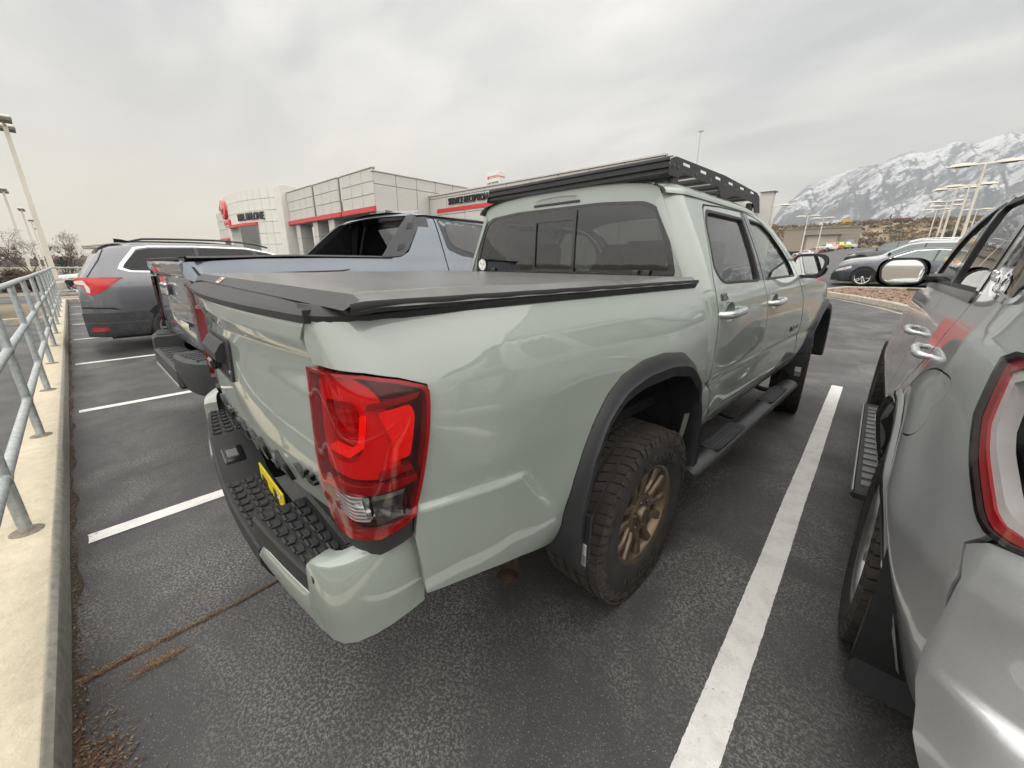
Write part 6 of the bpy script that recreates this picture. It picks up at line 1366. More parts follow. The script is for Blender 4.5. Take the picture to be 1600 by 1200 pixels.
    box('lobby_back', (-49.5, 17.0, 2.6), (13, .2, 5.2), mat('lobby_shade', (.16, .155, .15), .8), Pt, 0)
    for x in (-52.2, -49.8, -46.6): box('lobby_column', (x, 15.4, 2.6), (.5, .5, 5.2), M_PANW, Pt, .02)
    box('lobby_door', (-48.2, 16.85, 1.6), (2.4, .06, 3.2), mat('lobby_glow', (.55, .52, .45), .4), Pt, .01)
    LC = pchip([p[0] for p in cur], [p[1] for p in cur])
    text_on('wall_lettering', 'KARL MALONE', lambda x, y, h: Vector((-48.35+x, LC(-48.35+x)-.09-h, 5.52+y)), M_SIGNK, Pt, .98, .05, .006, sxc=.78)
    # round emblem and name plate at the outer end
    e = MB().lathe([(0, 0), (-.30, 0), (-.34, .70), (-.26, .98), (-.04, 1.02), (0, .98)], 36, 'y', (0, 0, 0)).obj('emblem', mat('emblem_red', (.62, .02, .03), .25, coat=.8), Pt, smooth=50, loc=(-55.7, 13.15, 7.0))
    for rx, rz_, zc in ((.60, .42, .0), (.22, .40, .02), (.40, .16, .22)):
        MB().tube([(rx*math.cos(t), -.38, zc+rz_*math.sin(t)) for t in [2*math.pi*k/28 for k in range(29)]], .045, 8).obj('emblem_ring', mat('emblem_silver', (.70, .35, .36), .2, metal=.6), e, smooth=60)
    nb = MB().box((-54.9, 13.0, 5.55), (1.9, .25, .72), bev=.02).obj('name_board', mat('emblem_red', (.62, .02, .03), .25, coat=.8), Pt)
    text_on('board_lettering', 'TOYOTA', lambda x, y, h: Vector((-54.9+x, 12.87-h, 5.37+y)), mat('sign_pink', (.75, .22, .22), .4), nb, .50, .01, .01)
    wall_panels(Pt, (-71, 15.6), (-65.4, 15.6), 4.6, 7.9, 3, 3, M_PANEL); box('red_band', (-68.2, 15.55, 4.48), (5.7, .2, .26), M_REDB, Pt, .01); box('side_hall', (-68.2, 20, 3.4), (5.4, 8, 6.8), M_JOINT, Pt, 0)
    return T
building()
def roof_sign():
    t = empty('pylon_sign', (-37.5, 38, 0), R(-4), 'small white pylon sign with red emblem above the service wing roof', 'sign')
    b = MB().box((0, 0, 11.3), (2.3, 1.0, 1.65), bev=.03).obj('sign_box', mat('sign_white', (.78, .77, .74), .5), t)
    MB().tube([(0, 0, 0), (0, 0, 10.5)], .22, 10).obj('pole', M_PANEL, t)
    RS = mat('sign_red', (.75, .05, .03), .4)
    text_on('sign_lettering', 'TOYOTA', lambda x, y, h: Vector((.27+x, -.51-h, 11.42+y)), RS, b, .42, .005, .008)
    text_on('sign_lettering', 'KARL MALONE', lambda x, y, h: Vector((x-.02, -.51-h, 10.82+y)), M_SIGNK, b, .30, .005, .006)
    MB().tube([(-.83+.17*math.cos(a), -.52, 11.56+.15*math.sin(a)) for a in [2*math.pi*k/20 for k in range(21)]], .03, 6).obj('sign_emblem', RS, b); MB().tube([(-.83+.07*math.cos(a), -.52, 11.56+.14*math.sin(a)) for a in [2*math.pi*k/20 for k in range(21)]], .025, 6).obj('sign_emblem', RS, b)
    text_on('sign_lettering', 'TOYOTA', lambda x, y, h: Vector((1.16+h, x, 11.42+y)), RS, b, .22, .005, .008)
    t2 = empty('light_mast', (-12.28, 34.66, 0), 0, 'thin tall mast rising behind the roof rack of the sage pickup', 'lamp post')
    MB().tube([(0, 0, 0), (0, 0, 11.1)], [.07, .035], 8).obj('pole', M_STEEL, t2); MB().box((0, 0, 11.12), (.35, .16, .10), bev=.01).obj('lamp_head', M_STEEL, t2)
roof_sign()

# ------------------------------------------------------------------ lamp posts
M_LAMPW = mat('lamp_paint', (.72, .68, .58), .45, noise=(2, .06))
M_LAMPD = mat('lamp_underside', (.16, .14, .12), .5)
def lamp_left(loc, h, label, s=1.0):
    t = empty('lamp_post', loc, 0, label, 'lamp post', 'lamp posts beyond the railing')
    MB().lathe([(-.3, .30), (.45, .30), (.50, .26), (.50, .10)], 20, 'z').obj('concrete_base', M_CONC2, t, smooth=40)
    MB().add([(sx*w, sy*w, z) for z, w in ((.45, .11), (h, .075)) for sx, sy in ((-1, -1), (1, -1), (1, 1), (-1, 1))], [(0, 1, 5, 4), (1, 2, 6, 5), (2, 3, 7, 6), (3, 0, 4, 7), (4, 5, 6, 7)]).obj('pole', M_LAMPW, t)
    MB().box((0, 0, h-.10), (1.3, .09, .09), bev=.01).obj('arm', M_LAMPW, t)
    for sx in (-1, 1):
        hd = MB().box((sx*.95, 0, h+.02), (.72, .58, .14), bev=.05).obj('lamp_head', M_LAMPW, t); MB().box((sx*.95, 0, h-.09), (.66, .54, .10), bev=.01).obj('lamp_lens', M_LAMPD, hd)
    return t
lamp_left((-31.1, -.60, -.12), 7.62, 'tallest pale lamp post rising from the island just behind the railing end')
for k, (x, y) in enumerate(((-59.6, -2.55), (-79.4, -2.46), (-98.9, -2.47), (-122.7, -2.7))):
    lamp_left((x, y, -.6), 8.1, ['second nearest pale lamp post over the bare bushes on the left', 'third pale lamp post in the row over the bushes', 'fourth pale lamp post in the row over the bushes', 'farthest pale lamp post of the row over the bushes'][k])
def lamp_right(x, y, h, label, rz=0.0, w=1.45):
    z = glot(x, y); t = empty('wing_lamp_post', (x, y, z), rz, label, 'lamp post', 'twin-arm lamp posts of the far lot')
    MB().lathe([(-.2, .28), (.55, .28), (.58, .25), (.58, .08)], 14, 'z').obj('concrete_base', M_CONC2, t, smooth=40)
    MB().tube([(0, 0, .5), (0, 0, h)], [.085, .06], 8).obj('pole', M_LAMPW, t, smooth=60)
    for s in (-1, 1):
        P = []
        for (q, hw_, zt, zb) in ((0, .05, .06, -.04), (.32, .055, .06, -.03), (.42, .18, .09, -.04), (.8, .23, .13, -.04), (1.15, .22, .11, -.04), (w, .10, .0, -.04)):
            P += [(s*q, -hw_, h+zb), (s*q, hw_, h+zb), (s*q, hw_*.7, h+zt), (s*q, -hw_*.7, h+zt)]
        F = [(i*4+a, i*4+(a+1) % 4, i*4+4+(a+1) % 4, i*4+4+a) for i in range(5) for a in range(4)]+[(20, 21, 22, 23)]
        hd = MB().add(P, F).obj('lamp_wing', M_LAMPW, t, smooth=40, fix=True); MB().box((s*.85, 0, h-.055), (.6, .36, .03), bev=.005).obj('lamp_lens', M_LAMPD, hd)
for a in ((3.03, 35.0, 5.6, 'nearest twin-arm lamp post above the silver SUV windows'), (3.67, 47.8, 5.6, 'second twin-arm lamp post left of the nearest one'), (3.24, 48.0+3, 5.7, 'thin twin-arm lamp post just left of the second'), (3.73, 65.1, 5.6, 'middle twin-arm lamp post above the round bush'), (4.2, 73.5, 5.6, 'twin-arm lamp post behind the middle one'), (3.9, 81.4, 5.6, 'twin-arm lamp post farthest left of the right-hand row'), (8.2, 87.7, 5.6, 'short twin-arm lamp post against the hillside far right'), (-9.5, 74.5, 5.6, 'left twin-arm lamp post in front of the tan building'), (-8.67, 84.8, 5.6, 'right twin-arm lamp post in front of the tan building'), (-9.6, 51.2, 5.6, 'twin-arm lamp post beside the sage pickup windscreen')):
    lamp_right(*a)

# ------------------------------------------------------------------ cars of the far lot
WIN_SED = [[(.95, 1.0), (1.35, 1.30), (1.95, 1.36), (2.05, .98)], [(2.10, .98), (2.02, 1.36), (2.55, 1.33), (3.05, 1.14), (3.30, .96)]]
SEDAN = dict(L=4.95, W=1.84, top=[(0, .62), (.03, .92), (.12, 1.02), (.55, 1.10), (1.05, 1.30), (1.6, 1.45), (2.3, 1.47), (2.8, 1.38), (3.3, 1.13), (3.6, 1.03), (4.3, .95), (4.75, .80), (4.95, .52)], belt=.94, zb=.22, wheels=(1.02, 3.93, .345), win=WIN_SED, tumble=.20, fe=.7)
WIN_SUV = [[(.45, 1.16), (.60, 1.50), (1.05, 1.56), (1.08, 1.12)], [(1.13, 1.12), (1.10, 1.57), (1.95, 1.58), (2.02, 1.10)], [(2.07, 1.10), (2.0, 1.58), (2.45, 1.52), (2.95, 1.27), (3.15, 1.09)]]
SUV = dict(L=4.75, W=1.90, top=[(0, .70), (.02, 1.0), (.10, 1.18), (.32, 1.58), (.5, 1.66), (1.2, 1.72), (2.0, 1.70), (2.5, 1.60), (3.0, 1.34), (3.35, 1.12), (3.7, 1.06), (4.3, .98), (4.62, .82), (4.75, .55)], belt=1.06, zb=.28, wheels=(.95, 3.80, .36), win=WIN_SUV, tumble=.17, re=.4)
PICK = dict(L=5.3, W=1.92, top=[(0, .72), (.02, 1.12), (.08, 1.16), (1.55, 1.18), (1.62, 1.30), (1.72, 1.70), (1.9, 1.80), (2.8, 1.82), (3.2, 1.72), (3.65, 1.36), (3.9, 1.18), (4.6, 1.12), (5.1, 1.02), (5.3, .65)], belt=1.14, zb=.42, wheels=(1.2, 4.35, .385), win=[[(1.85, 1.22), (1.88, 1.68), (2.5, 1.70), (2.52, 1.20)], [(2.57, 1.20), (2.55, 1.70), (2.95, 1.68), (3.4, 1.38), (3.5, 1.20)]], tumble=.16)
M_HEAD = mat('headlamp', (.6, .62, .63), .1, coat=1, metal=.4); M_TAILR = mat('tail_lamp_red', (.62, .014, .012), .2, coat=1); M_AMB = mat('amber_marker', (.75, .22, .02), .3)
CLEARG = mat('cabin_glass', (.13, .17, .16), .04, coat=1)
def park(name, label, base, col, loc, rz, detail=1, group='cars of the far lot', **kw):
    s = dict(base); s.update(col=col, tint=CLEARG); s.update(kw)
    L = s['L']; tp = pchip([p[0] for p in s['top']], [p[1] for p in s['top']])
    sb = [([(L-.62, tp(L-.5)-.22), (L-.12, tp(L-.3)-.30), (L-.14, tp(L-.3)-.20), (L-.60, tp(L-.5)-.13)], M_HEAD, 'headlight', .008), ([(.03, .86), (.03, 1.0), (.26, 1.0), (.22, .90)], M_TAILR, 'tail_light', .008)]
    s['side_bits'] = sb+list(kw.get('side_bits', ()))
    i = max(range(len(s['top'])), key=lambda k: s['top'][k][1]); ys = [p for p in s['top']]
    yw1 = [p[0] for p in ys if p[1] < s['belt']+.14 and p[0] > L*.5][0]; yw0 = [p[0] for p in ys if p[1] > max(q[1] for q in ys)-.12][-1]
    yb0 = [p[0] for p in ys if p[1] > s['belt']+.04][0]; yb1 = [p[0] for p in ys if p[1] > max(q[1] for q in ys)-.14][0]
    s['top_bits'] = [(yw0+.04, yw1-.04, .88, CLEARG, 'windscreen')]+([(yb0, yb1-.02, .86, CLEARG, 'back_glass')] if yb1-yb0 > .12 else [])
    T, S, top = car(name, label, 'car', loc, rz, s, group, detail)
    for sx in (-1, 1):
        ym = s['win'][-1][-1][0]-.12; MB().box((sx*(s['W']/2+.02), ym, s['belt']+.10), (.20, .10, .13), bev=.035).obj('door_mirror', M_BLKG if kw.get('mirror') is None else kw['mirror'], T)
        if detail > 1:
            for yd in kw.get('seams', ()): panel('door_seam', S, [(yd, .34), (yd+.012, .34), (yd+.012, s['belt']), (yd, s['belt'])], M_SEAL, T, sx=sx, res=.1, off=.003, flange=.001)
    return T, S, top
def build_row():
    NV = (.035, .045, .062)
    # heading -X: nose to the left
    T, S, top = park('dark_sedan', 'dark blue sedan facing left behind the mulch island', SEDAN, NV, (3.42, 22.35, glot(0, 22)), R(90), 2, rimm=mat('machined_alloy', (.72, .72, .73), .22, metal=.9), style='five', seams=(2.05, 3.25), fe=.8)
    panel('side_marker', S, [(4.52, .60), (4.58, .72), (4.545, .72), (4.49, .60)], M_AMB, T, sx=-1, res=.06, off=.008, flange=.003)
    panel('front_intake', S, [(4.60, .26), (4.93, .26), (4.93, .44), (4.80, .52), (4.70, .42)], M_BLKP, T, sx=-1, res=.06, off=.008, flange=.003)
    panel('window_chrome', S, [(.93, .985), (1.33, 1.325), (1.98, 1.385), (2.6, 1.35), (3.10, 1.155), (3.42, .965), (3.42, .95), (3.08, 1.13), (2.58, 1.325), (1.97, 1.362), (1.35, 1.302), (.98, .985)], M_CHROME, T, sx=-1, res=.06, off=.010, flange=.004)
    T, S, top = park('silver_wagon', 'silver SUV with roof rails parked behind the dark sedan', SUV, (.42, .43, .44), (3.15, 25.1, glot(0, 25)), R(90), 2, metal=.6, seams=(1.1, 2.04))
    for s in (-1, 1): MB().tube(spl([(s*.66, .5, 1.70), (s*.66, .7, 1.765), (s*.66, 2.1, 1.76), (s*.64, 2.5, 1.66)], 16), .020, 8).obj('roof_rail', M_CHROME, T, smooth=60)
    park('charcoal_suv', 'charcoal SUV third in the row behind the dark sedan', SUV, (.05, .053, .057), (2.5, 40.0, glot(0, 40)), R(90), 1)
    park('white_sedan', 'white sedan fourth in the row right of the aisle', SEDAN, (.72, .72, .71), (3.1, 50.0, glot(0, 50)), R(90), 1, metal=0)
    park('white_suv', 'white SUV farthest of the row right of the aisle', SUV, (.72, .72, .71), (3.4, 58.5, glot(0, 58.5)), R(90), 1, metal=0)
    park('pale_sedan', 'pale grey sedan right of the round bush', SEDAN, (.50, .51, .52), (10.5, 64, glot(8, 64)), R(90), 1, metal=.3); park('white_hatchback', 'white hatchback beside the pale grey sedan by the bush', SUV, (.74, .74, .73), (10.9, 71, glot(8, 71)), R(90), 1, metal=0)
    rbx = empty('red_standin', (-1.28, 10.6, glot(-1.3, 10.6)), R(8), 'unidentified red object shaped as a barrier, mostly hidden behind the sage pickup front fender', 'barrier')  # unidentified red object, added as a low barrier to keep its reflection small
    RP = mat('standin_red', (.50, .018, .022), .45)
    MB().prism([(-.28, 0), (.28, 0), (.28, .12), (.14, .36), (.10, .98), (-.10, .98), (-.14, .36), (-.28, .12)], lambda q, z: (-.42, q, z), lambda q, z: (.42, q, z)).obj('standin_body', RP, rbx, fix=True)
    for q in (-.25, .25): MB().box((q, 0, -.005), (.22, .60, .05), bev=.01).obj('foot', RP, rbx)
    MB().tube([(-.3, 0, .98), (-.3, 0, 1.05), (.3, 0, 1.05), (.3, 0, .98)], .02, 8).obj('grip', RP, rbx)
    # cars on the lower drive outside the railing; the sage tailgate mirrors them
    park('white_suv', 'white SUV outside the railing, mirrored in the sage tailgate', SUV, (.74, .74, .73), (-2.3, -4.6, -.56), R(180), 1, metal=0, group='cars on the lower drive'); park('grey_sedan', 'grey sedan outside the railing left of the white one', SEDAN, (.20, .205, .21), (-5.3, -4.4, -.56), R(180), 1, group='cars on the lower drive'); park('black_suv', 'black SUV outside the railing behind the silver one', SUV, (.03, .03, .033), (.9, -4.7, -.56), R(180), 1, group='cars on the lower drive')
    # row in front of the tan building, tails to the camera
    cols = [('black_suv', 'black SUV at the left end of the far row before the tan building', SUV, (.02, .02, .022)), ('white_van', 'white SUV second from left in the far row', SUV, (.75, .75, .74)), ('dark_red_suv', 'dark red SUV third from left in the far row', SUV, (.30, .02, .025)), ('crimson_suv', 'crimson SUV fourth from left in the far row', SUV, (.36, .02, .03)), ('grey_hatchback', 'grey SUV in the middle of the far row', SUV, (.16, .165, .17)), ('white_pickup', 'white pickup left of the orange one in the far row', PICK, (.76, .76, .75)), ('orange_pickup', 'bright orange pickup in the far row', PICK, (.75, .11, .03)), ('lime_pickup', 'lime yellow pickup in the far row', PICK, (.55, .62, .03)), ('white_far_pickup', 'white pickup at the right end of the far row', PICK, (.78, .78, .77))]
    xs = [-16.6, -13.7, -12.3, -11.4, -10.7, -9.7, -8.75, -7.4, -6.2]; ysr = [126, 128, 131, 134, 136, 131, 133, 136, 139]; rz = [72, 62, 50, 50, 50, 52, 62, 62, 62]
    for (n, lb, b, c), x, y, r in zip(cols, xs, ysr, rz):
        park(n, lb, b, c, (x, y, glot(x, y)), R(r), 1, metal=.2 if max(c) > .3 else .5)
    park('white_kerbside_car', 'white car beyond the railing end left of the grey SUV', SEDAN, (.74, .74, .73), (-36.0, 3.9, -.28), R(180), 1, metal=0); park('pale_blue_suv', 'pale blue SUV behind the white car beyond the railing', SUV, (.34, .38, .42), (-41.5, 4.3, -.35), R(180), 1)
build_row()

# ------------------------------------------------------------------ mulch island, tan building, hillside, freight, mountains
def island():
    poly = [(-1.32, 18.2), (-1.25, 17.4), (-.35, 16.3), (.50, 14.9), (1.4, 12.8), (2.2, 11.6), (6.5, 11.8), (7.5, 19.4), (2, 19.9), (-.8, 19.4)]
    t = empty('mulch_island', (0, 0, 0), label='kerbed island of brown bark mulch in front of the dark sedan', cat='planting bed')
    MB().prism(poly, lambda x, y: (x, y, glot(x, y)-.1), lambda x, y: (x, y, glot(x, y)+.115)).obj('mulch', M_MULCH, t, fix=True)
    b = MB(); n = len(poly); cx, cy = 3, 16
    for i in range(n):
        a, c = Vector(poly[i]), Vector(poly[(i+1) % n]); d = c-a; mid = (a+c)/2; per = Vector((-d.y, d.x)).normalized(); per = per if per.dot(Vector((mid.x-cx, mid.y-cy))) > 0 else -per
        P = [];
        for e in (a-d.normalized()*.03, c+d.normalized()*.03):
            for (o, z) in ((0, -.1), (0, .135), (.03, .15), (.13, .15), (.155, .13), (.165, -.02), (.45, .012), (.45, -.1)):
                q = e+per*o; P.append((q.x, q.y, glot(q.x, q.y)+z))
        b.add(P, [(k, k+1, 9+k, 8+k) for k in range(7)])
    b.obj('kerb_stone', M_CONC2, t, fix=True)
    rr = random.Random(9); s = MB()
    for k in range(2600):
        x, y = rr.uniform(-1.3, 6), rr.uniform(11.8, 19.8)
        if not inside((x, y), poly): continue
        z = glot(x, y)+.12; r = rr.uniform(.02, .06); a = rr.uniform(0, 6.3); s.cur = rr.choice((0, 1, 2)); ca, sa = math.cos(a)*r, math.sin(a)*r; h = rr.uniform(.01, .04)
        s.add([(x-ca, y-sa, z), (x+sa*.4, y-ca*.4, z+h), (x+ca, y+sa, z+h*.6), (x-sa*.4, y+ca*.4, z)], [(0, 1, 2, 3)])
    o = s.obj('bark_chips', [mat('bark_red', (.22, .11, .075), .95), mat('bark_tan', (.36, .26, .19), .95), mat('bark_grey', (.30, .25, .215), .95)], t); o['kind'] = 'stuff'
    MB().box((1.2, 18.6, glot(1, 18.6)+.19), (.9, .10, .08), bev=.01).obj('kerb_block', mat('timber_block', (.10, .07, .05), .9), t)
    t2 = empty('red_kerb_island', (-13.2, 112, glot(-13, 112)), 0, 'low painted island in front of the black SUV of the far row', 'kerb')
    MB().box((0, 0, .08), (9.5, 2.2, .2), bev=.05).obj('kerb_stone', mat('red_kerb', (.45, .13, .10), .8), t2); MB().box((0, 0, .17), (9.1, 1.8, .06), bev=.02).obj('mulch', mat('island_sand', (.42, .30, .21), .95), t2)
island()
def tan_building():
    Z = 5.4; t = empty('tan_warehouse', (-15.5, 152, Z), R(2), 'low tan block building with wide roller door across the far lot', 'building')
    TAN = mat('tan_block', (.30, .265, .215), .9, noise=(3, .08)); TD = mat('tan_trim', (.22, .195, .165), .9)
    MB().box((0, 2, 3.0), (18, 4, 6.6), bev=.02).obj('wall', TAN, t)
    for k in range(6): MB().box((0, -.015, .6+k*.95), (18.02, .03, .035), bev=0).obj('block_course', TD, t)
    MB().box((0, 1.9, 6.4), (18.3, 4.3, .35), bev=.03).obj('parapet', TD, t)
    MB().box((.6, -.03, 2.1), (7.2, .08, 4.4), bev=.01).obj('roller_door', mat('roller_door', (.46, .42, .36), .7), t)
    for k in range(7): MB().box((.6, -.08, .4+k*.6), (7.1, .03, .03), bev=0).obj('door_rib', TD, t)
    MB().box((.6, -.5, 4.6), (8.6, 1.1, .3), bev=.02).obj('canopy', TD, t)
    for x in (-3.5, 4.7): MB().box((x, -.15, 2.2), (.35, .3, 4.6), bev=.02).obj('pier', TD, t)
    MB().box((7.4, -.05, 1.5), (1.3, .1, 2.9), bev=.01).obj('service_door', mat('door_bluegrey', (.34, .38, .42), .6), t)
tan_building()
def hill_z(x, y):
    n = math.sin(x*.11+y*.07)*.5+math.sin(x*.043-1.3)*.8+math.sin(y*.21+x*.03)*.3
    return 5.2+sm(146, 204, y)*11.3+n*sm(150, 175, y)*.6-.25*max(0, -x-30)*.1*sm(150, 200, y)
def shrubs_mesh(name, pts, rng_, cols, leaf=(.25, .5), n=26, rad=(.6, 1.4), flat=.7):
    """each clump: a spray of small leaf-sized blades inside a dome"""
    b = MB(); rr = random.Random(rng_)
    for (x, y, z, s) in pts:
        R_ = rr.uniform(*rad)*s; b.cur = rr.randrange(len(cols))
        for k in range(n):
            a = rr.uniform(0, 6.283); e = math.acos(rr.random()); q = R_*rr.random()**.4
            px, py, pz = x+q*math.cos(a)*math.sin(e), y+q*math.sin(a)*math.sin(e), z+q*math.cos(e)*flat
            l = rr.uniform(*leaf)*s; d = Vector((rr.gauss(0, 1), rr.gauss(0, 1), rr.gauss(.4, .8))).normalized()*l; w = d.cross(Vector((rr.gauss(0, 1), rr.gauss(0, 1), rr.gauss(0, 1)))).normalized()*l*.35
            c = Vector((px, py, pz)); b.add([c-w, c+w, c+d], [(0, 1, 2)])
    return b
def landscape():
    M_DRY = mat('dry_grass', (.25, .195, .125), .95, noise=(.25, .35, 8), bump=(4, .8, .1))
    sheet('hillside', rng(-140, 220, 6), rng(144, 210, 3)+[260, 400, 900], lambda x, y: hill_z(x, y) if y <= 211 else lerp(hill_z(x, 210), 12, sm(210, 900, y)), M_DRY)
    rr = random.Random(21); pts = []
    for k in range(1500):
        x, y = rr.uniform(-70, 90), rr.uniform(158, 208)
        pts.append((x, y, hill_z(x, y)-.1, rr.uniform(.7, 1.5)))
    cols = [mat('sage_brush', (.155, .125, .075), .95), mat('dry_brush', (.25, .185, .10), .95), mat('dark_brush', (.085, .075, .05), .95)]
    tag(shrubs_mesh('hill_brush', pts, 3, cols, (.35, .8), 34, (.7, 1.7)).obj('hill_brush', cols), 'dry brown brush covering the far hillside', 'brush', kind='stuff')
    # barrier and standing freight cars along the top of the slope
    w = empty('concrete_barrier', (10, 203, 0), 0, 'long pale concrete barrier along the top of the far slope', 'wall'); MB().box((10, 0, 16.0), (70, .4, 1.2), bev=.05).obj('wall', mat('barrier_grey', (.42, .41, .39), .9), w)
    for x, ln, h, c, nm, lb in ((-13.8, 3.2, 1.7, (.62, .36, .03), 'yellow_freight_car', 'yellow freight car on the skyline above the tan building'), (-10.9, 1.8, 1.1, (.06, .12, .30), 'blue_freight_car', 'small blue freight car right of the yellow one'), (-6.9, 1.6, 1.2, (.34, .03, .05), 'short_red_freight_car', 'short dark red freight car on the skyline'), (.1, 7.4, 1.1, (.36, .03, .05), 'long_red_freight_car', 'long dark red freight car on the skyline'), (-20.5, 3.0, 1.2, (.70, .70, .69), 'white_freight_car', 'white freight car on the skyline above the roller door')):
        t = empty(nm, (x, 206, 16.0), 0, lb, 'freight car', 'freight cars on the skyline')
        MB().box((0, 0, .55+h/2), (ln, 1.6, h), bev=.06).obj('car_body', mat(nm+'_paint', c, .6), t)
        MB().box((0, 0, .45), (ln*.96, 1.2, .2), bev=0).obj('underframe', M_DARK, t)
        for q in (-.36, .36): MB().lathe([(-.5, .28), (.5, .28)], 10, 'y', (q*ln, 0, .28)).obj('wheel_set', M_DARK, t)
    t = empty('signal_mast', (-1.8, 207, 16.2), 0, 'small dark leaning mast on the skyline', 'mast'); MB().tube([(0, 0, 0), (.5, 0, 2.9)], .22, 6).obj('pole', M_DARK, t)
    # mountains
    ridge = [(-34, .010), (-26, .016), (-18, .034), (-13.5, .062), (-10.7, .0853), (-10.0, .1084), (-9.2, .1226), (-7.9, .1455), (-6.4, .1550), (-5.4, .1605), (-4.5, .1658), (-3.4, .1706), (-2.3, .1710), (-1.2, .1802), (-.2, .1840), (.8, .1805), (1.8, .1831), (2.4, .1892), (2.9, .1886), (3.5, .1839), (4.1, .1838), (4.8, .1884), (5.8, .1925), (6.5, .1881), (9, .20), (12, .185), (16, .215), (21, .20), (27, .23), (33, .205), (40, .225), (48, .19), (56, .205), (66, .165), (78, .18), (90, .14), (105, .15), (120, .10), (135, .06), (150, .02)]
    RD = pchip([p[0] for p in ridge], [p[1] for p in ridge]); rn = random.Random(2)
    import mathutils
    nz = lambda x, y, s: mathutils.noise.fractal(Vector((x*s, y*s, 1.7)), 1.0, 2.1, 6)
    b = MB(); azs = rng(-34, -11, 1.2)+rng(-10.9, 14, .14)+rng(14.8, 150, 1.1); nr = 110; D0, D1, D2 = 930, 2050, 2350; vs = []
    for a in azs:
        el = RD(a)+.0016*mathutils.noise.noise(Vector((a*2.7, 0, 5)))+.0010*mathutils.noise.noise(Vector((a*8.5, 3, 5)))
        for j in range(nr+1):
            t = j/nr
            if t <= .86:
                s = t/.86; d = lerp(D0, D1, s); sp = nz(a*.34-s*.9*1.5, s*.9, 1.0); sp2 = 1-abs(mathutils.noise.noise(Vector((a*.42+s*2.6, s*1.2, 9))))*2; sp += .55*(mathutils.noise.ridged_multi_fractal(Vector((a*.9+s*4.0, s*3.2, 4)), 1.0, 2.2, 5, 1.0, 2.0)-1.0)
                hgt = el*D1*(s**1.35)*(1+(.16*sp+.13*sp2)*math.sin(min(1, s*1.02)*math.pi)**.8)
                hgt = min(hgt, el*d*.998 if s < .995 else 9e9)
            else:
                s = (t-.86)/.14; d = lerp(D1, D2, s); hgt = el*D1*(1-.35*s)
            x, y = d*math.sin(R(a)), d*math.cos(R(a)); vs.append((x, y, 1.43+hgt if t > 0 else -5))
    w = nr+1; b.add(vs, [(i*w+j, (i+1)*w+j, (i+1)*w+j+1, i*w+j+1) for i in range(len(azs)-1) for j in range(nr)])
    m = bpy.data.materials.new('mountain'); m.use_nodes = True; nt = m.node_tree; N = nt.nodes; L = nt.links; bs = N['Principled BSDF']; bs.inputs['Roughness'].default_value = .95; bs.inputs['Specular IOR Level'].default_value = .1
    geo = N.new('ShaderNodeNewGeometry'); sep = N.new('ShaderNodeSeparateXYZ'); L.new(geo.outputs['Position'], sep.inputs[0])
    def noise(sc, det, sxyz=(1, 1, 1), rot=0):
        m0 = N.new('ShaderNodeMapping'); m0.inputs['Rotation'].default_value = (0, rot, 0); L.new(geo.outputs['Position'], m0.inputs[0]); mp = N.new('ShaderNodeMapping'); mp.inputs['Scale'].default_value = sxyz; L.new(m0.outputs[0], mp.inputs[0])
        n = N.new('ShaderNodeTexNoise'); n.inputs['Scale'].default_value = sc; n.inputs['Detail'].default_value = det; n.inputs['Roughness'].default_value = .62; L.new(mp.outputs[0], n.inputs[0]); return n.outputs[0]
    def mr(i, a, b_, c=0., d=1.):
        n = N.new('ShaderNodeMapRange'); n.inputs[1].default_value = a; n.inputs[2].default_value = b_; n.inputs[3].default_value = c; n.inputs[4].default_value = d; L.new(i, n.inputs[0]); return n.outputs[0]
    def ma(op, a, c):
        n = N.new('ShaderNodeMath'); n.operation = op
        for k, q in enumerate((a, c)):
            if isinstance(q, (int, float)): n.inputs[k].default_value = q
            else: L.new(q, n.inputs[k])
        return n.outputs[0]
    big = noise(.014, 6, (.42, .45, 1.3), R(38)); fine = noise(.075, 5, (.42, .4, 1.5), R(40))
    f = ma('ADD', ma('MULTIPLY', big, .62), ma('MULTIPLY', fine, .38)); nv = N.new('ShaderNodeVectorMath'); nv.operation = 'DOT_PRODUCT'; nv.inputs[1].default_value = (-.55, -.10, .83); L.new(geo.outputs['Normal'], nv.inputs[0])
    hf = ma('ADD', mr(sep.outputs[2], 40, 330, -.085, .015), mr(nv.outputs['Value'], .2, 1.0, -.05, .05)); tiny = noise(.30, 4, (.5, .5, 1.5), R(40))
    snow = mr(ma('ADD', ma('ADD', f, hf), mr(tiny, .3, .7, -.075, .075)), .515, .56)
    mx = N.new('ShaderNodeMix'); mx.data_type = 'RGBA'; L.new(snow, mx.inputs[0]); mx.inputs[7].default_value = (.60, .605, .61, 1)
    rk = N.new('ShaderNodeMix'); rk.data_type = 'RGBA'; L.new(mr(noise(.012, 5), .4, .6), rk.inputs[0]); rk.inputs[6].default_value = (.045, .055, .068, 1); rk.inputs[7].default_value = (.10, .095, .09, 1); L.new(rk.outputs[2], mx.inputs[6])
    L.new(mx.outputs[2], bs.inputs['Base Color'])
    tag(b.obj('mountains', m, smooth=180, fix=True), 'snow-streaked mountain range', kind='structure')
    # valley air
    hz = bpy.data.materials.new('valley_haze'); hz.use_nodes = True; N = hz.node_tree.nodes; N.clear(); o = N.new('ShaderNodeOutputMaterial'); v = N.new('ShaderNodeVolumePrincipled')
    v.inputs['Color'].default_value = (.88, .94, 1.0, 1); v.inputs['Density'].default_value = HAZE; v.inputs['Anisotropy'].default_value = .2; hz.node_tree.links.new(v.outputs[0], o.inputs['Volume'])
    hb = MB().box((0, 0, 236), (4760, 4760, 484)).obj('haze', hz); tag(hb, kind='stuff')
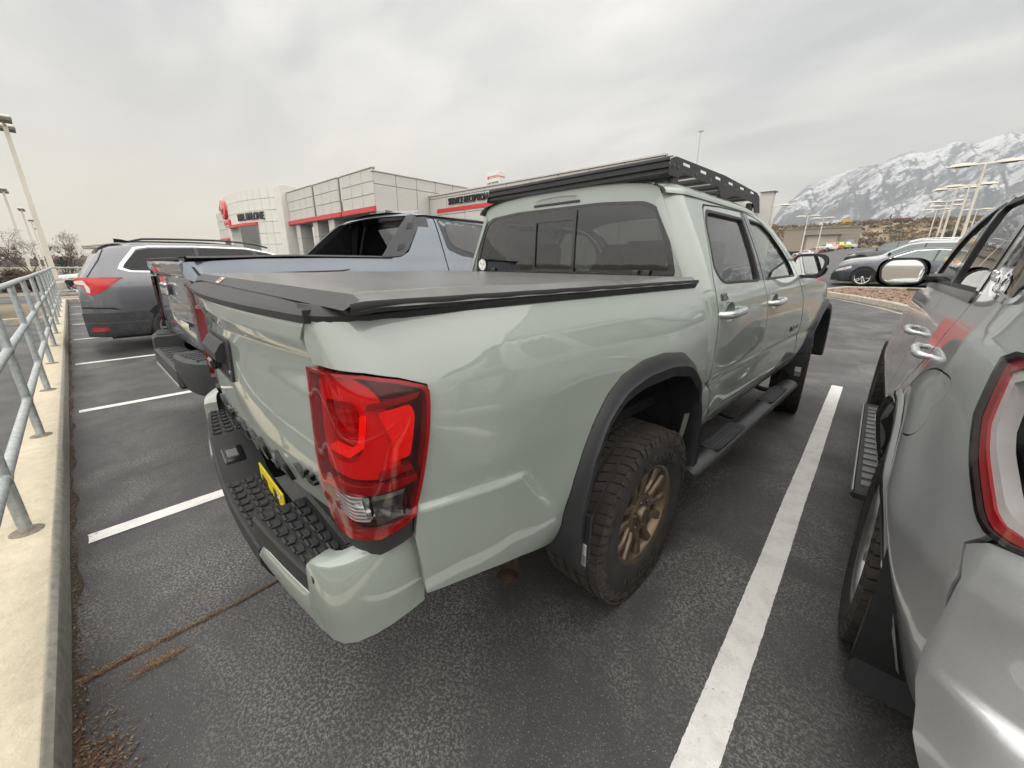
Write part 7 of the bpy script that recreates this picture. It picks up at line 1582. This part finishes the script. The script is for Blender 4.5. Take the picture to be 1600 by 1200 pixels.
HAZE = 4.8e-4
landscape()

# ------------------------------------------------------------------ trees and bushes
def bare_tree(name, label, loc, h, spread, seed, cols, leafy=0.0, group=None, stems=1, trunk_r=.06, twigs=5):
    """branching trunk and limbs, crown of fine twigs (and some dry leaves)"""
    T = empty(name, loc, 0, label, 'tree', group); rr = random.Random(seed); tb = MB(); cb = MB(); tips = []
    def grow(p, d, l, r, depth):
        pts = [p]; q = p.copy(); dd = d.copy()
        for k in range(3):
            dd = (dd+Vector((rr.gauss(0, .14), rr.gauss(0, .14), rr.gauss(.03, .08)))).normalized(); q = q+dd*l/3; pts.append(q.copy())
        (tb if depth < 2 else cb).tube(pts, [r, r*.85, r*.7, r*.55], 6 if depth < 2 else 3, caps=False)
        if depth >= 4: tips.append(q); return
        n = rr.randint(3, 4) if depth < 3 else twigs
        for k in range(n):
            a = rr.uniform(0, 6.283); s = rr.uniform(.45, 1.0)*(spread if depth < 2 else 1)
            nd = (dd+Vector((math.cos(a)*s, math.sin(a)*s, rr.uniform(-.12, .55)))).normalized()
            grow(pts[rr.choice((2, 3)) if k else 3], nd, l*rr.uniform(.55, .78), r*.55, depth+1)
    for s in range(stems):
        a = rr.uniform(0, 6.28); grow(Vector((math.cos(a)*.25*(stems > 1), math.sin(a)*.25*(stems > 1), 0)), Vector((math.cos(a)*.25*(stems > 1), math.sin(a)*.25*(stems > 1), 1)).normalized(), h*.38, trunk_r, 0)
    tb.obj('trunk', mat('bark', (.11, .085, .065), .95), T, smooth=60)
    for p in tips:
        for k in range(4 if leafy else 2):
            cb.cur = rr.randrange(len(cols)); d = Vector((rr.gauss(0, 1), rr.gauss(0, 1), rr.gauss(.3, .8))).normalized()*rr.uniform(.06, .16)*h*.28
            w = d.cross(Vector((rr.gauss(0, 1), rr.gauss(0, 1), rr.gauss(0, 1)))).normalized()*d.length*(.05+.25*leafy*rr.random()); c = p+Vector((rr.gauss(0, .08), rr.gauss(0, .08), rr.gauss(0, .06)))*h*.3
            cb.add([c-w, c+w, c+d], [(0, 1, 2)])
    cb.obj('crown', cols, T)
    return T
def bush(name, label, loc, r, h, seed, cols, n=900, leaf=(.06, .16), group=None, up=.4):
    T = empty(name, loc, 0, label, 'bush', group); rr = random.Random(seed); b = MB(); lob = [(rr.gauss(0, r*.45), rr.gauss(0, r*.45), rr.uniform(.25, .8)*h, rr.uniform(.35, .6)*r) for k in range(9)]
    for k in range(n):
        lx, ly, lz, lr = rr.choice(lob); d0 = Vector((rr.gauss(0, 1), rr.gauss(0, 1), rr.gauss(0, 1))).normalized()*lr*rr.random()**.35; c = Vector((lx, ly, lz))+d0
        if c.z < .02: c.z = rr.random()*.3*h
        d = (Vector((rr.gauss(0, 1), rr.gauss(0, 1), rr.gauss(up, .8))).normalized()+d0.normalized()*.5).normalized()*rr.uniform(*leaf); w = d.cross(Vector((rr.gauss(0, 1), rr.gauss(0, 1), rr.gauss(0, 1)))).normalized()*d.length*.22; b.cur = rr.randrange(len(cols))
        b.add([c-w, c+w, c+d], [(0, 1, 2)])
    b.obj('foliage', cols, T); st = MB()
    for k in range(6):
        a = rr.uniform(0, 6.28); st.tube([(0, 0, -.05), (math.cos(a)*r*.25, math.sin(a)*r*.25, h*.35), (math.cos(a)*r*.5, math.sin(a)*r*.5, h*.65)], [.03, .02, .008], 5, caps=False)
    st.obj('stem', mat('bark', (.11, .085, .065), .95), T)
    return T
BR = [mat('twig_brown', (.105, .072, .055), .95), mat('twig_grey', (.15, .115, .09), .95), mat('twig_russet', (.14, .085, .055), .95)]
EV = [mat('evergreen', (.035, .048, .030), .9), mat('evergreen_dark', (.022, .032, .023), .9), mat('evergreen_light', (.06, .07, .04), .9)]
bare_tree('bare_tree', 'bare brown tree rising over the bushes left of the lamp row', (-43.0, -1.75, -.5), 4.0, .95, 4, BR, .25, twigs=6)
bare_tree('bare_tree', 'bare brown tree behind the railing end right of the tall lamp post', (-45.5, .05, -.5), 3.8, 1.0, 8, BR, .35, twigs=6)
bush('evergreen_bush', 'dark evergreen bush at the left edge behind the railing', (-37.5, -3.25, -.45), .75, 2.0, 3, EV, 1500, (.06, .16))
bush('evergreen_bush', 'dark evergreen bush below the right-hand bare tree', (-46.5, -.10, -.45), .85, 2.5, 5, EV, 1500, (.06, .16))
rb = random.Random(31)
for k in range(9):
    lb = ['russet shrub nearest the tall lamp post', 'russet shrub second from the lamp post', 'russet shrub third from the lamp post', 'tall brown shrub under the left bare tree', 'brown shrub left of the bare tree', 'low brown shrub behind the mulch strip', 'brown shrub beside the second lamp post', 'dense brown shrub at the left end of the hedge', 'outermost brown shrub of the hedge'][k]
    bush('dry_shrub', lb+' beyond the railing', (-36.6-.4*(k % 3), -1.15-.34*k, -.48), .50, 1.55+.25*rb.random(), 40+k, BR+[EV[2]], 900, (.07, .20), 'dry shrubs beyond the street')
bush('juniper_bush', 'round olive bush between the white cars right of the aisle', (4.6, 66, glot(4.6, 66)), 1.7, 2.7, 9, [mat('olive_leaf', (.075, .075, .035), .9), mat('olive_leaf_dark', (.045, .05, .026), .9)], 2200, (.12, .3))
# distant belt of trees and low roofs along the left horizon
pts = []
for k in range(520):
    a = R(rb.uniform(-112, -58)); d = rb.uniform(240, 420); pts.append((d*math.sin(a), d*math.cos(a), -1.0, rb.uniform(1.2, 2.6)))
tag(shrubs_mesh('tree_belt', pts, 12, BR, (.5, 1.3), 26, (1.2, 2.4), 1.3).obj('tree_belt', BR), 'hazy belt of far-off bare trees along the left horizon', 'trees', kind='stuff')
